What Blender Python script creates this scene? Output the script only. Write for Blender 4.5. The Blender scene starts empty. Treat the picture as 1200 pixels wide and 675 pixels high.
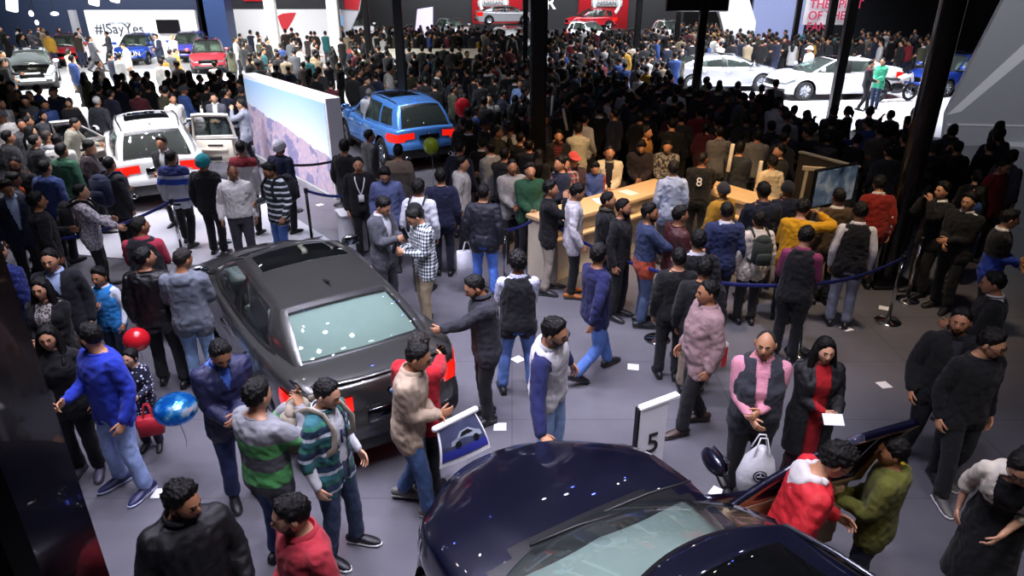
import bpy, math, random
import numpy as np
from mathutils import Vector, Matrix
SC = bpy.context.scene
COL = SC.collection
PI = math.pi
# ---------------------------------------------------------------- the viewpoint (only used to read places off the photograph)
F_PX, TILT, EYE = 800.0, math.radians(24.4), 4.25
def P(px, py, z=0.0):
    x = (px - 600) / F_PX; y = -(py - 337.5) / F_PX
    d = (x, math.cos(TILT) + y * math.sin(TILT), -math.sin(TILT) + y * math.cos(TILT))
    t = (z - EYE) / d[2]
    return Vector((d[0] * t, d[1] * t, z))
def pix(X, Y, Z):
    c, s = math.cos(TILT), math.sin(TILT)
    zc = Y * c - (Z - EYE) * s; yc = Y * s + (Z - EYE) * c
    return (600 + F_PX * X / max(zc, 1e-3), 337.5 - F_PX * yc / max(zc, 1e-3), zc)
# ---------------------------------------------------------------- materials
MATS = {}
def srgb(h):
    if isinstance(h, str):
        h = h.lstrip('#'); c = [int(h[i:i + 2], 16) / 255 for i in (0, 2, 4)]
    else: c = list(h)
    return tuple((v / 12.92 if v <= .04045 else ((v + .055) / 1.055) ** 2.4) for v in c) + (1,)
class NT:
    def __init__(s, name):
        s.m = bpy.data.materials.new(name); s.m.use_nodes = True
        s.n = s.m.node_tree.nodes; s.l = s.m.node_tree.links; s.b = s.n['Principled BSDF']
    def node(s, t, **kw):
        n = s.n.new(t)
        for k, v in kw.items():
            if k.startswith('i_'):
                key = k[2:]; key = int(key) if key.isdigit() else key.replace('_', ' ')
                n.inputs[key].default_value = v
            else: setattr(n, k, v)
        return n
    def link(s, a, b): s.l.new(a, b)
    def coord(s, out='Object'): return s.node('ShaderNodeTexCoord').outputs[out]
    def noise(s, scale, detail=3, vec=None, rough=.55):
        n = s.node('ShaderNodeTexNoise'); n.inputs['Scale'].default_value = scale; n.inputs['Detail'].default_value = detail
        n.inputs['Roughness'].default_value = rough
        s.link(vec if vec is not None else s.coord(), n.inputs['Vector']); return n.outputs['Fac']
    def ramp(s, fac, stops, interp='LINEAR'):
        r = s.node('ShaderNodeValToRGB'); r.color_ramp.interpolation = interp
        e = r.color_ramp.elements
        while len(e) < len(stops): e.new(.5)
        for el, (p, c) in zip(e, stops): el.position = p; el.color = c
        s.link(fac, r.inputs['Fac']); return r.outputs['Color']
    def mix(s, fac, a, b, mode='MIX'):
        m = s.node('ShaderNodeMix', data_type='RGBA', blend_type=mode)
        for sock, v in ((m.inputs[0], fac), (m.inputs[6], a), (m.inputs[7], b)):
            if isinstance(v, (int, float, tuple)): sock.default_value = v
            else: s.link(v, sock)
        return m.outputs[2]
    def math(s, op, a, b=None):
        m = s.node('ShaderNodeMath', operation=op)
        for i, v in enumerate((a, b)):
            if v is None: continue
            if isinstance(v, (int, float)): m.inputs[i].default_value = v
            else: s.link(v, m.inputs[i])
        return m.outputs[0]
    def xyz(s, vec=None):
        n = s.node('ShaderNodeSeparateXYZ'); s.link(vec if vec is not None else s.coord(), n.inputs[0]); return n.outputs
    def bump(s, h, strength=.3, dist=.01):
        b = s.node('ShaderNodeBump'); b.inputs['Strength'].default_value = strength; b.inputs['Distance'].default_value = dist
        s.link(h, b.inputs['Height']); s.link(b.outputs[0], s.b.inputs['Normal'])
    def set(s, **kw):
        for k, v in kw.items():
            k = k.replace('_', ' ')
            if isinstance(v, (int, float, tuple)): s.b.inputs[k].default_value = v
            else: s.link(v, s.b.inputs[k])
        return s
def plain(name, col, rough=.6, metal=0, coat=0, spec=.5, var=.12, emit=None, scale=9):
    """A surface of one colour with slight mottling."""
    key = (name, str(col), rough, metal, coat, emit)
    if key in MATS: return MATS[key]
    t = NT(name); c = srgb(col)
    d = tuple(v * (1 - var) for v in c[:3]) + (1,)
    t.set(Base_Color=t.mix(t.noise(scale, 2), d, c), Roughness=rough, Metallic=metal, Coat_Weight=coat, Specular_IOR_Level=spec)
    if coat: t.b.inputs['Coat Roughness'].default_value = .03
    if emit: t.b.inputs['Emission Color'].default_value = c; t.b.inputs['Emission Strength'].default_value = emit
    MATS[key] = t.m; return t.m
def fabric(col, kind='plain', cols=(), scale=1.0, rough=.85, name=None):
    """Cloth: woven bump, folds, and patterns kept inside the material."""
    key = ('fab', str(col), kind, str(cols), scale, rough)
    if key in MATS: return MATS[key]
    t = NT(name or 'cloth_' + kind); c = srgb(col); v = t.coord()
    base = t.mix(t.noise(14, 3, v), tuple(x * .78 for x in c[:3]) + (1,), c)
    x, y, z = t.xyz(v)
    if kind == 'stripes':            # horizontal bands, cols = list of colours going upward
        fr = t.math('FRACT', t.math('MULTIPLY', z, 1 / scale))
        n = len(cols); base = t.ramp(fr, [(i / n, srgb(k)) for i, k in enumerate(cols)], 'CONSTANT')
        base = t.mix(t.noise(20, 3, v), base, (.0, .0, .0, 1)) if False else base
    elif kind == 'vstripes':
        fr = t.math('FRACT', t.math('MULTIPLY', x, 1 / scale))
        n = len(cols); base = t.ramp(fr, [(i / n, srgb(k)) for i, k in enumerate(cols)], 'CONSTANT')
    elif kind == 'plaid':
        fz = t.math('FRACT', t.math('MULTIPLY', z, 1 / scale)); fx = t.math('FRACT', t.math('MULTIPLY', t.math('ADD', x, t.math('MULTIPLY', y, .8)), 1 / scale))
        n = len(cols)
        a = t.ramp(fz, [(i / n, srgb(k)) for i, k in enumerate(cols)], 'CONSTANT')
        b = t.ramp(fx, [(i / n, srgb(k)) for i, k in enumerate(cols)], 'CONSTANT')
        base = t.mix(.5, a, b)
    elif kind == 'check':
        fz = t.math('FRACT', t.math('MULTIPLY', z, 1 / scale)); fx = t.math('FRACT', t.math('MULTIPLY', t.math('ADD', x, t.math('MULTIPLY', y, .8)), 1 / scale))
        g = t.math('ADD', t.math('GREATER_THAN', fz, .5), t.math('GREATER_THAN', fx, .5))
        base = t.ramp(t.math('MULTIPLY', g, .5), [(0, c), (.3, srgb(cols[0])), (.8, srgb(cols[1]))], 'CONSTANT')
    elif kind == 'dots':
        w = t.node('ShaderNodeTexVoronoi'); w.inputs['Scale'].default_value = 1 / scale; w.inputs['Randomness'].default_value = .35; t.link(v, w.inputs['Vector'])
        base = t.mix(t.math('LESS_THAN', w.outputs['Distance'], .28), base, srgb(cols[0]))
    elif kind == 'floral':
        f = t.noise(1 / scale, 4, v, .7)
        base = t.ramp(f, [(0, c), (.45, c), (.5, srgb(cols[0])), (.62, srgb(cols[-1]))], 'CONSTANT')
    elif kind == 'denim':
        f = t.noise(5, 4, v, .65)
        base = t.ramp(f, [(.3, tuple(k * .6 for k in c[:3]) + (1,)), (.55, c), (.75, tuple(min(1, k * 1.5 + .02) for k in c[:3]) + (1,))])
    elif kind == 'yoke':             # two colours split at a height: cols=[upper], scale=height
        base = t.mix(t.math('GREATER_THAN', z, scale), base, srgb(cols[0]))
    elif kind == 'bands':            # (height, colour) steps from the hem upward
        st = [(max(0, (h - .4) / 1.4), srgb(k)) for h, k in cols]
        base = t.ramp(t.math('MULTIPLY', t.math('SUBTRACT', z, .4), 1 / 1.4), st, 'CONSTANT')
    elif kind == 'patch':            # one shoulder in a second colour
        base = t.mix(t.math('MULTIPLY', t.math('LESS_THAN', x, -.05), t.math('GREATER_THAN', z, scale)), base, srgb(cols[0]))
    elif kind == 'tint':             # shared by copies, colour taken from the object
        oi = t.node('ShaderNodeObjectInfo')
        base = t.mix(t.noise(14, 3, v), t.mix(.22, oi.outputs['Color'], (0, 0, 0, 1)), oi.outputs['Color'])
    elif kind == 'tintdeep':
        oi = t.node('ShaderNodeObjectInfo')
        base = t.ramp(oi.outputs['Random'], [(0, srgb('#16171c')), (.4, srgb('#1c2238')), (.55, srgb('#2b3a63')), (.7, srgb('#3b3733')), (.8, srgb('#17181a')), (.92, srgb('#5a5142'))], 'CONSTANT')
    t.set(Base_Color=base, Roughness=rough)
    t.b.inputs['Specular IOR Level'].default_value = .3 if rough > .6 else .5
    if rough > .6: t.b.inputs['Sheen Weight'].default_value = .08
    dn = t.node('ShaderNodeTexNoise'); dn.inputs['Scale'].default_value = 6; t.link(v, dn.inputs['Vector']); av = t.node('ShaderNodeMix', data_type='VECTOR'); av.inputs[0].default_value = .12; t.link(v, av.inputs[4]); t.link(dn.outputs['Color'], av.inputs[5])
    h = t.mix(.25, t.noise(13, 3, av.outputs[1], .5), t.noise(240, 1, v)); t.bump(h, .55, .03)
    MATS[key] = t.m; return t.m
def skin(col):
    key = ('skin', col)
    if key in MATS: return MATS[key]
    t = NT('skin'); c = srgb(col); v = t.coord()
    t.set(Base_Color=t.mix(t.noise(30, 3, v), tuple(x * k for x, k in zip(c[:3], (.82, .72, .68))) + (1,), c), Roughness=.48)
    t.b.inputs['Subsurface Weight'].default_value = .06; t.b.inputs['Subsurface Radius'].default_value = (.02, .008, .004)
    t.bump(t.noise(160, 3, v), .12, .004)
    MATS[key] = t.m; return t.m
def hairmat(col='#0c0a09'):
    key = ('hair', col)
    if key in MATS: return MATS[key]
    t = NT('hair'); c = srgb(col); v = t.coord()
    mp = t.node('ShaderNodeMapping'); mp.inputs['Scale'].default_value = (1, 1, .25); t.link(v, mp.inputs['Vector'])
    f = t.noise(110, 4, mp.outputs[0], .7)
    t.set(Base_Color=t.mix(f, tuple(k * .4 for k in c[:3]) + (1,), tuple(min(1, k * 1.3) for k in c[:3]) + (1,)), Roughness=.48, Specular_IOR_Level=.28)
    t.bump(f, .7, .012)
    MATS[key] = t.m; return t.m
def glass(col='#9fb8b0', alpha=.25, name='car_glass', rough=.02):
    """Tinted pane: a mirror-like dielectric coat over a partly clear body."""
    key = ('glass', col, alpha)
    if key in MATS: return MATS[key]
    t = NT(name); out = t.n['Material Output']
    tr = t.node('ShaderNodeBsdfTransparent'); tr.inputs[0].default_value = srgb(col)
    gl = t.node('ShaderNodeBsdfGlossy'); gl.inputs['Roughness'].default_value = rough
    df = t.node('ShaderNodeBsdfDiffuse'); df.inputs[0].default_value = tuple(k * .35 for k in srgb(col)[:3]) + (1,)
    m1 = t.node('ShaderNodeMixShader'); m1.inputs[0].default_value = alpha; t.link(tr.outputs[0], m1.inputs[1]); t.link(df.outputs[0], m1.inputs[2])
    fr = t.node('ShaderNodeFresnel'); fr.inputs[0].default_value = 1.55
    m2 = t.node('ShaderNodeMixShader'); t.link(fr.outputs[0], m2.inputs[0]); t.link(m1.outputs[0], m2.inputs[1]); t.link(gl.outputs[0], m2.inputs[2])
    t.link(m2.outputs[0], out.inputs[0]); t.n.remove(t.b)
    MATS[key] = t.m; return t.m
def paint(name, col, metallic=.5, rough=.28, flake=.06):
    key = ('paint', name, col)
    if key in MATS: return MATS[key]
    t = NT(name); c = srgb(col); v = t.coord()
    t.set(Base_Color=t.mix(t.noise(400, 1, v), tuple(k * (1 - flake * 3) for k in c[:3]) + (1,), c), Metallic=metallic, Roughness=rough, Coat_Weight=1.0)
    t.b.inputs['Coat Roughness'].default_value = .025; t.b.inputs['Coat IOR'].default_value = 1.6
    MATS[key] = t.m; return t.m
# ---------------------------------------------------------------- mesh building
def unit(v):
    v = np.asarray(v, float); n = np.linalg.norm(v); return v / n if n > 1e-9 else v
class MB:
    """Collects shapes; build() links them as one mesh object."""
    def __init__(s): s.v = []; s.f = []; s.m = []; s.n = 0
    def add(s, verts, faces, mi=0):
        verts = [tuple(map(float, p)) for p in verts]
        s.v += verts; s.f += [tuple(i + s.n for i in f) for f in faces]; s.m += [mi] * len(faces); s.n += len(verts); return s
    def box(s, c, d, R=None, mi=0, bev=0.0):
        x, y, z = (k / 2 for k in d)
        if bev <= 0:
            V = np.array([(a * x, b * y, e * z) for a in (-1, 1) for b in (-1, 1) for e in (-1, 1)])
            Fc = [(0, 1, 3, 2), (4, 6, 7, 5), (0, 4, 5, 1), (2, 3, 7, 6), (0, 2, 6, 4), (1, 5, 7, 3)]
        else:
            V = []; Fc = []
            b = min(bev, x * .49, y * .49, z * .49)
            rings = [(-z, b), (-z + b, 0), (z - b, 0), (z, b)]
            for zz, ins in rings:
                for (sx, sy) in ((1, 1), (-1, 1), (-1, -1), (1, -1)):
                    X, Y = x - ins, y - ins
                    for (px, py) in (((X, Y - b), (X - b, Y)) if sx * sy > 0 else ((X - b, Y), (X, Y - b))):
                        V.append((sx * px, sy * py, zz))
            V = np.array(V)
            for k in range(3):
                for i in range(8):
                    j = (i + 1) % 8; Fc.append((k * 8 + i, k * 8 + j, k * 8 + 8 + j, k * 8 + 8 + i))
            Fc.append(tuple(range(7, -1, -1))); Fc.append(tuple(range(24, 32)))
        if R is not None: V = V @ np.array(R).T
        return s.add(V + np.array(c), Fc, mi)
    def tube(s, pts, rad, seg=10, ref=(0, 1, 0), cap=True, mi=0, sup=2.0):
        """Loft of (super)elliptic rings along pts; rad = list of r or (r_side, r_ref)."""
        P_ = np.array(pts, float); n = len(P_)
        R_ = np.array([(r, r) if np.isscalar(r) else r for r in rad], float)
        T = np.gradient(P_, axis=0) if n > 2 else np.array([P_[1] - P_[0]] * 2)
        a = np.linspace(0, 2 * PI, seg, endpoint=False); ca, sa = np.cos(a), np.sin(a)
        if sup != 2: ca, sa = np.sign(ca) * np.abs(ca) ** (2 / sup), np.sign(sa) * np.abs(sa) ** (2 / sup)
        V = []; ref = np.array(ref, float); last = None
        def ring(p, t, rx, ry):
            nonlocal last
            t = unit(t); sd = np.cross(ref, t)
            if np.linalg.norm(sd) < .15: sd = last if last is not None else np.cross((1, .3, 0), t)
            sd = unit(sd); last = sd; fw = unit(np.cross(t, sd))
            V.extend(p + rx * c_ * sd + ry * s_ * fw for c_, s_ in zip(ca, sa))
        nr = 0
        if cap:
            t = unit(T[0]); m = R_[0].min()
            for q in (.35, .8): ring(P_[0] - t * m * math.cos(math.asin(q)) * .9, T[0], R_[0, 0] * q, R_[0, 1] * q); nr += 1
        for i in range(n): ring(P_[i], T[i], R_[i, 0], R_[i, 1]); nr += 1
        if cap:
            t = unit(T[-1]); m = R_[-1].min()
            for q in (.8, .35): ring(P_[-1] + t * m * math.cos(math.asin(q)) * .9, T[-1], R_[-1, 0] * q, R_[-1, 1] * q); nr += 1
        Fc = [(k * seg + i, k * seg + (i + 1) % seg, (k + 1) * seg + (i + 1) % seg, (k + 1) * seg + i) for k in range(nr - 1) for i in range(seg)]
        Fc.append(tuple(range(seg - 1, -1, -1))); Fc.append(tuple((nr - 1) * seg + i for i in range(seg)))
        return s.add(V, Fc, mi)
    def ball(s, c, r, seg=12, rings=8, R=None, mi=0):
        r = np.array((r, r, r) if np.isscalar(r) else r); V = []; 
        for k in range(rings + 1):
            e = -PI / 2 + PI * k / rings; e = max(min(e, PI / 2 - .02), -PI / 2 + .02)
            for i in range(seg):
                a = 2 * PI * i / seg; V.append((math.cos(a) * math.cos(e), math.sin(a) * math.cos(e), math.sin(e)))
        V = np.array(V) * r
        if R is not None: V = V @ np.array(R).T
        Fc = [(k * seg + i, k * seg + (i + 1) % seg, (k + 1) * seg + (i + 1) % seg, (k + 1) * seg + i) for k in range(rings) for i in range(seg)]
        Fc.append(tuple(range(seg - 1, -1, -1))); Fc.append(tuple(rings * seg + i for i in range(seg)))
        return s.add(V + np.array(c), Fc, mi)
    def lathe(s, c, prof, seg=24, axis='z', mi=0, cap=True):
        V = []
        for r, h in prof:
            for i in range(seg):
                a = 2 * PI * i / seg; x, y = r * math.cos(a), r * math.sin(a)
                V.append({'z': (x, y, h), 'y': (x, h, y), 'x': (h, x, y)}[axis])
        n = len(prof)
        Fc = [(k * seg + i, k * seg + (i + 1) % seg, (k + 1) * seg + (i + 1) % seg, (k + 1) * seg + i) for k in range(n - 1) for i in range(seg)]
        if cap: Fc.append(tuple(range(seg - 1, -1, -1))); Fc.append(tuple((n - 1) * seg + i for i in range(seg)))
        return s.add(np.array(V) + np.array(c), Fc, mi)
    def torus(s, c, R, r, seg=24, ring=8, M=None, mi=0, sy=1.0):
        V = []
        for i in range(seg):
            a = 2 * PI * i / seg
            for j in range(ring):
                b = 2 * PI * j / ring; q = R + r * math.cos(b)
                V.append((q * math.cos(a), q * math.sin(a) * sy, r * math.sin(b)))
        V = np.array(V)
        if M is not None: V = V @ np.array(M).T
        Fc = [(i * ring + j, ((i + 1) % seg) * ring + j, ((i + 1) % seg) * ring + (j + 1) % ring, i * ring + (j + 1) % ring) for i in range(seg) for j in range(ring)]
        return s.add(V + np.array(c), Fc, mi)
    def prism(s, poly, depth, M=None, o=(0, 0, 0), mi=0):
        """Polygon in x,z extruded along y by depth (y from 0 to depth)."""
        n = len(poly); V = np.array([(x, 0, z) for x, z in poly] + [(x, depth, z) for x, z in poly])
        if M is not None: V = V @ np.array(M).T
        Fc = [tuple(range(n)), tuple(range(2 * n - 1, n - 1, -1))] + [(i + n, (i + 1) % n + n, (i + 1) % n, i) for i in range(n)]
        return s.add(V + np.array(o), Fc, mi)
    def mesh(s, name='mesh'):
        me = bpy.data.meshes.new(name); me.from_pydata(s.v, [], s.f)
        if any(s.m): me.polygons.foreach_set('material_index', s.m)
        me.update(); return me
    def build(s, name, mats, parent=None, smooth=True, bevel=0, M=None):
        o = link_mesh(name, s.mesh(name), mats, parent, smooth)
        if M is not None: o.matrix_world = M
        if bevel: bevel_mod(o, bevel)
        return o
def bevel_mod(o, w, seg=2):
    m = o.modifiers.new('edge', 'BEVEL'); m.width = w; m.segments = seg; m.limit_method = 'ANGLE'; m.angle_limit = math.radians(40)
def fix_normals(me):
    import bmesh
    bm = bmesh.new(); bm.from_mesh(me); bmesh.ops.recalc_face_normals(bm, faces=bm.faces); bm.to_mesh(me); bm.free()
def link_mesh(name, me, mats, parent=None, smooth=True):
    fix_normals(me)
    for m in (mats if isinstance(mats, (list, tuple)) else [mats]): me.materials.append(m)
    if smooth is True: me.polygons.foreach_set('use_smooth', [True] * len(me.polygons))
    elif smooth: me.polygons.foreach_set('use_smooth', [True] * len(me.polygons)); me.set_sharp_from_angle(angle=smooth)
    o = bpy.data.objects.new(name, me); COL.objects.link(o)
    if parent is not None: o.parent = parent
    return o
def tag(o, label=None, cat=None, group=None, kind=None):
    if label: o['label'] = label
    if cat: o['category'] = cat
    if group: o['group'] = group
    if kind: o['kind'] = kind
    return o
def thing(name, label, cat, loc=(0, 0, 0), rz=0, group=None):
    o = bpy.data.objects.new(name, None); COL.objects.link(o); o.empty_display_size = .1
    o.location = loc; o.rotation_euler = (0, 0, rz); return tag(o, label, cat, group)
def struct(o): o['kind'] = 'structure'; return o
def remeshed(mb, voxel, smooth_it=3, fac=.5):
    """One continuous skin from overlapping lofts."""
    me = mb.mesh('tmp'); fix_normals(me)
    o = bpy.data.objects.new('tmp', me); COL.objects.link(o)
    r = o.modifiers.new('r', 'REMESH'); r.mode = 'VOXEL'; r.voxel_size = voxel; r.adaptivity = 0
    if smooth_it: q = o.modifiers.new('s', 'SMOOTH'); q.factor = fac; q.iterations = smooth_it
    dg = bpy.context.evaluated_depsgraph_get(); dg.update()
    out = bpy.data.meshes.new_from_object(o.evaluated_get(dg))
    bpy.data.objects.remove(o); bpy.data.meshes.remove(me); return out
def arrays(me):
    n = len(me.vertices); co = np.empty(n * 3, np.float32); me.vertices.foreach_get('co', co)
    nr = np.empty(n * 3, np.float32); me.vertices.foreach_get('normal', nr)
    return co.reshape(-1, 3).astype(float), nr.reshape(-1, 3).astype(float)
def set_co(me, co): me.vertices.foreach_set('co', co.astype(np.float32).ravel()); me.update()
def mesh_parts(me):
    n = len(me.polygons); tot = np.empty(n, np.int32); me.polygons.foreach_get('loop_total', tot)
    li = np.empty(len(me.loops), np.int32); me.loops.foreach_get('vertex_index', li)
    out = []; k = 0
    for t in tot: out.append(tuple(int(i) for i in li[k:k + t])); k += t
    return out
# ---------------------------------------------------------------- people
def sm(x, a, b):
    t = np.clip((np.asarray(x, float) - a) / (b - a), 0, 1); return t * t * (3 - 2 * t)
def gs(x, c, s): return np.exp(-((x - c) / s) ** 2)
_rng = np.random.RandomState(7)
_K = _rng.normal(size=(14, 3)) * np.array([1, 1, .75]); _PH = _rng.uniform(0, 6.28, 14)
def folds(co, freq=16, seed=0.):
    """Ridged cloth folds, -1..1"""
    w = np.zeros(len(co))
    for i in range(14):
        f = freq * (.6 + .16 * i); k = _K[i] / np.linalg.norm(_K[i]) * f
        w += np.sin(co @ k + _PH[i] + seed * (i + 1) + 1.3 * np.sin(co @ np.roll(k, 1) * .4 + seed)) / (1 + .18 * i)
    return 1 - np.abs(w / 2.2) * 1.4
def rx(a): c, s = math.cos(a), math.sin(a); return np.array([[1, 0, 0], [0, c, -s], [0, s, c]])
def ry(a): c, s = math.cos(a), math.sin(a); return np.array([[c, 0, s], [0, 1, 0], [-s, 0, c]])
def rz(a): c, s = math.cos(a), math.sin(a); return np.array([[c, -s, 0], [s, c, 0], [0, 0, 1]])
ARMS = dict(down=(.07, .03, -.515), relax=(.09, .10, -.49), pocket=(.05, .10, -.44), phone=(-.10, .30, -.20), hold=(-.05, .30, -.28), low=(-.12, .27, -.36),
            face=(-.10, .24, .10), clasp=(-.17, .25, -.30), fold=(-.26, .19, -.24), reach=(.0, .46, -.16), up=(-.04, .30, .34), behind=(-.10, -.13, -.42),
            swing=(.06, .22, -.46), back=(.08, -.20, -.47), hip=(.10, .04, -.36), table=(.02, .40, -.36), ear=(.02, .10, .14), chest=(-.16, .22, -.14))
LEGS = dict(stand=((.0, .02, 0), (.0, -.02, 0)), wide=((.07, .0, 0), (.07, .02, 0)), step=((.0, .16, 0), (.01, -.14, .02)), step2=((.01, -.14, .02), (.0, .16, 0)),
            walk=((0, .30, 0), (0, -.30, .07)), walk2=((0, -.30, .07), (0, .30, 0)), lunge=((.03, .22, 0), (.03, -.22, .03)), ease=((.02, .07, 0), (.05, -.03, 0)))
#            z,    half-width, half-depth, forward offset
TORSO = np.array([(.80, .135, .105, .00), (.88, .170, .120, -.005), (.95, .172, .118, -.004), (1.03, .158, .106, .004), (1.12, .153, .104, .004), (1.22, .165, .114, .004),
                  (1.30, .176, .118, .0), (1.37, .184, .104, -.008), (1.405, .176, .090, -.012), (1.435, .140, .076, -.016), (1.46, .090, .064, -.018), (1.485, .064, .058, -.014)])
TORSO_F = TORSO.copy(); TORSO_F[:, 1] *= np.array([1.06, 1.04, 1.0, .90, .88, .88, .89, .88, .88, .87, .85, .84]); TORSO_F[:, 2] *= np.array([1.05, 1.05, 1, .90, .88, 1.0, 1.04, .96, .95, .95, .9, .85])
TORSO_F[5:7, 3] = .02
class Rig:
    def __init__(r, q):
        r.q = q; H = q.get('H', 1.71); r.s = s = H / 1.72; r.b = q.get('build', 1.0); r.fem = q.get('fem', False); r.kid = q.get('kid', False)
        r.T = (TORSO_F if r.fem else TORSO).copy()
        r.T[:, 1:3] *= r.b; r.belly = q.get('belly', 0)
        r.T[2:6, 2] += r.belly; r.T[2:6, 3] += r.belly * .8
        r.lean, r.side, r.tw = (math.radians(q.get(k, 0)) for k in ('lean', 'side', 'twist'))
        legs = q.get('legs', 'stand'); legs = LEGS[legs] if isinstance(legs, str) else legs
        r.foot = []; need = 0
        for sgn, (o, f, l) in zip((1, -1), legs):
            an = np.array([sgn * (.10 + o), -f, .085 + l]); r.foot.append(an)
            hip = np.array([sgn * .09, 0, .905]); d = math.hypot(an[0] - hip[0], an[1]); 
            maxl = .815; zmax = an[2] + math.sqrt(max(maxl ** 2 - d * d, .1)); need = max(need, hip[2] - zmax)
        r.drop = need + q.get('crouch', 0)
        r.zs = np.linspace(.78, 1.56, 40)
        pv = np.array([0, 0, .80 - r.drop]); r.sp = []; p = pv + np.array([0, 0, -.02])
        dz = r.zs[1] - r.zs[0]
        for z in r.zs:
            w = float(sm(z, .80, 1.22)); a = r.lean * w; R = ry(r.side * w) @ rx(a) @ rz(r.tw * float(sm(z, .95, 1.35)))
            r.sp.append((p.copy(), R)); p = p + R @ np.array([0, 0, dz])
        # shoulders
        pc, Rc = r.at(1.385); r.chest = Rc; r.sh = []; r.el = []; r.wr = []
        sw = (.148 if r.fem else .166) * (.5 + .5 * r.b) * (.93 if r.kid else 1)
        for sgn, key in ((1, 'L'), (-1, 'R')):
            sh = pc + Rc @ np.array([sgn * sw, .005, -.005]); spec = q.get(key, 'down')
            elh = q.get(key + 'el')
            if isinstance(spec, str): spec = ARMS[spec]
            if spec[0] == 'w':
                W = np.array(spec[1:4], float) - np.array((q['pos'][0], q['pos'][1], q.get('z', 0))); wr = rz(-q.get('rz', 0) * PI / 180) @ W / s
            else: wr = sh + Rc @ np.array([sgn * spec[0], -spec[1], spec[2]])
            la, lb = .285, .255; d = wr - sh; D = np.linalg.norm(d); D2 = min(D, la + lb - .004)
            wr = sh + d / D * D2; ca = (la * la + D2 * D2 - lb * lb) / (2 * la * D2); ca = max(-1, min(1, ca)); 
            pole = Rc @ (np.array([sgn * .45, .6, -.75]) if elh is None else np.array([sgn * elh[0], -elh[1], elh[2]]))
            u = d / D; pole = unit(pole - u * (pole @ u)); el = sh + u * la * ca + pole * la * math.sqrt(1 - ca * ca)
            r.sh.append(sh); r.el.append(el); r.wr.append(wr)
        r.hip = [np.array([sg * .088, .0, .905 - r.drop]) for sg in (1, -1)]; r.kn = []
        for h, an in zip(r.hip, r.foot):
            d = an - h; D = np.linalg.norm(d); D2 = min(D, .818); la, lb = .415, .405; u = d / D
            ca = max(-1, min(1, (la * la + D2 * D2 - lb * lb) / (2 * la * D2))); pole = np.array([.12 * np.sign(h[0]), -1, .1]); pole = unit(pole - u * (pole @ u))
            r.kn.append(h + u * la * ca + pole * la * math.sqrt(max(0, 1 - ca * ca)))
        hp, hy, hr = (math.radians(q.get(k, 0)) for k in ('hp', 'hy', 'hr'))
        pn, Rn = r.at(1.49); r.neck = pn
        Rh = rz(0) @ ry(r.side * .4) @ rx(r.lean * .45) @ rz(r.tw + hy) @ rx(hp) @ ry(hr); r.Rh = Rh
        r.hs = (1.13 if r.kid else 1.0) * (.96 if r.fem else 1)
        r.hc = pn + unit(Rn @ np.array([0, 0, 1]) * .6 + Rh @ np.array([0, 0, 1]) * .4) * .014 + Rh @ np.array([0, -.020, .085 * r.hs])
    def at(r, z):
        k = np.clip((z - r.zs[0]) / (r.zs[1] - r.zs[0]), 0, len(r.zs) - 1.001); i = int(k); f = k - i
        return r.sp[i][0] * (1 - f) + r.sp[i + 1][0] * f, r.sp[i + 1][1]
    def torso(r, mb, z0, z1, ease=0., boxy=0., flare=0., seg=20, top_ease=None, trim=0.):
        """Trunk from height z0 to z1 (rest heights); below .80 it hangs as a skirt."""
        zs = list(np.linspace(z0, z1, max(4, int((z1 - z0) / .04)))); V = []; te = ease if top_ease is None else top_ease
        a = np.linspace(0, 2 * PI, seg, endpoint=False); e = .88
        ca = np.sign(np.cos(a)) * np.abs(np.cos(a)) ** e; sa = np.sign(np.sin(a)) * np.abs(np.sin(a)) ** e
        for z in zs:
            w, d, o = (np.interp(z, r.T[:, 0], r.T[:, i]) for i in (1, 2, 3)); k = float(sm(z, 1.36, 1.45)); ee = ease * (1 - k) + te * k
            if boxy and z < 1.30: w = w * (1 - boxy) + max(w, .172 * r.b) * boxy; d = d * (1 - boxy) + max(d, .118 * r.b) * boxy
            if flare: f = flare * max(0, 1.0 - z); w += f; d += f * .8
            w += ee - trim * float(sm(z, 1.22, 1.34)) * (1 - float(sm(z, 1.42, 1.46))); d += ee
            p, R = r.at(max(z, .79)); p = p.copy()
            if z < .79: p = p - R @ np.array([0, 0, .79 - z])
            ring = np.stack([ca * w, sa * d - o, np.zeros(seg)], 1)
            V.append(ring @ R.T + p)
        n = len(zs); Fc = [(k * seg + i, k * seg + (i + 1) % seg, (k + 1) * seg + (i + 1) % seg, (k + 1) * seg + i) for k in range(n - 1) for i in range(seg)]
        Fc += [tuple(range(seg - 1, -1, -1)), tuple((n - 1) * seg + i for i in range(seg))]
        mb.add(np.concatenate(V), Fc)
    def limb(r, mb, i, ease=0., end=1.0, seg=12, cuff=0., arm=True, start=0.0):
        if arm:
            A, B, C = r.sh[i], r.el[i], r.wr[i]; b = (.55 + .45 * r.b) * (.86 if r.fem else 1)
            rad = [(0, .060), (.18, .058), (.40, .050), (.5, .045), (.6, .046), (.75, .039), (1, .029)]
        else:
            A, B, C = r.hip[i], r.kn[i], r.foot[i]; b = (.5 + .5 * r.b) * (1.03 if r.fem else 1)
            rad = [(0, .092), (.15, .086), (.38, .066), (.5, .056), (.62, .058), (.75, .050), (1, .040)]
        ts = np.linspace(start, end, 15); pts = []; rr = []
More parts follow.
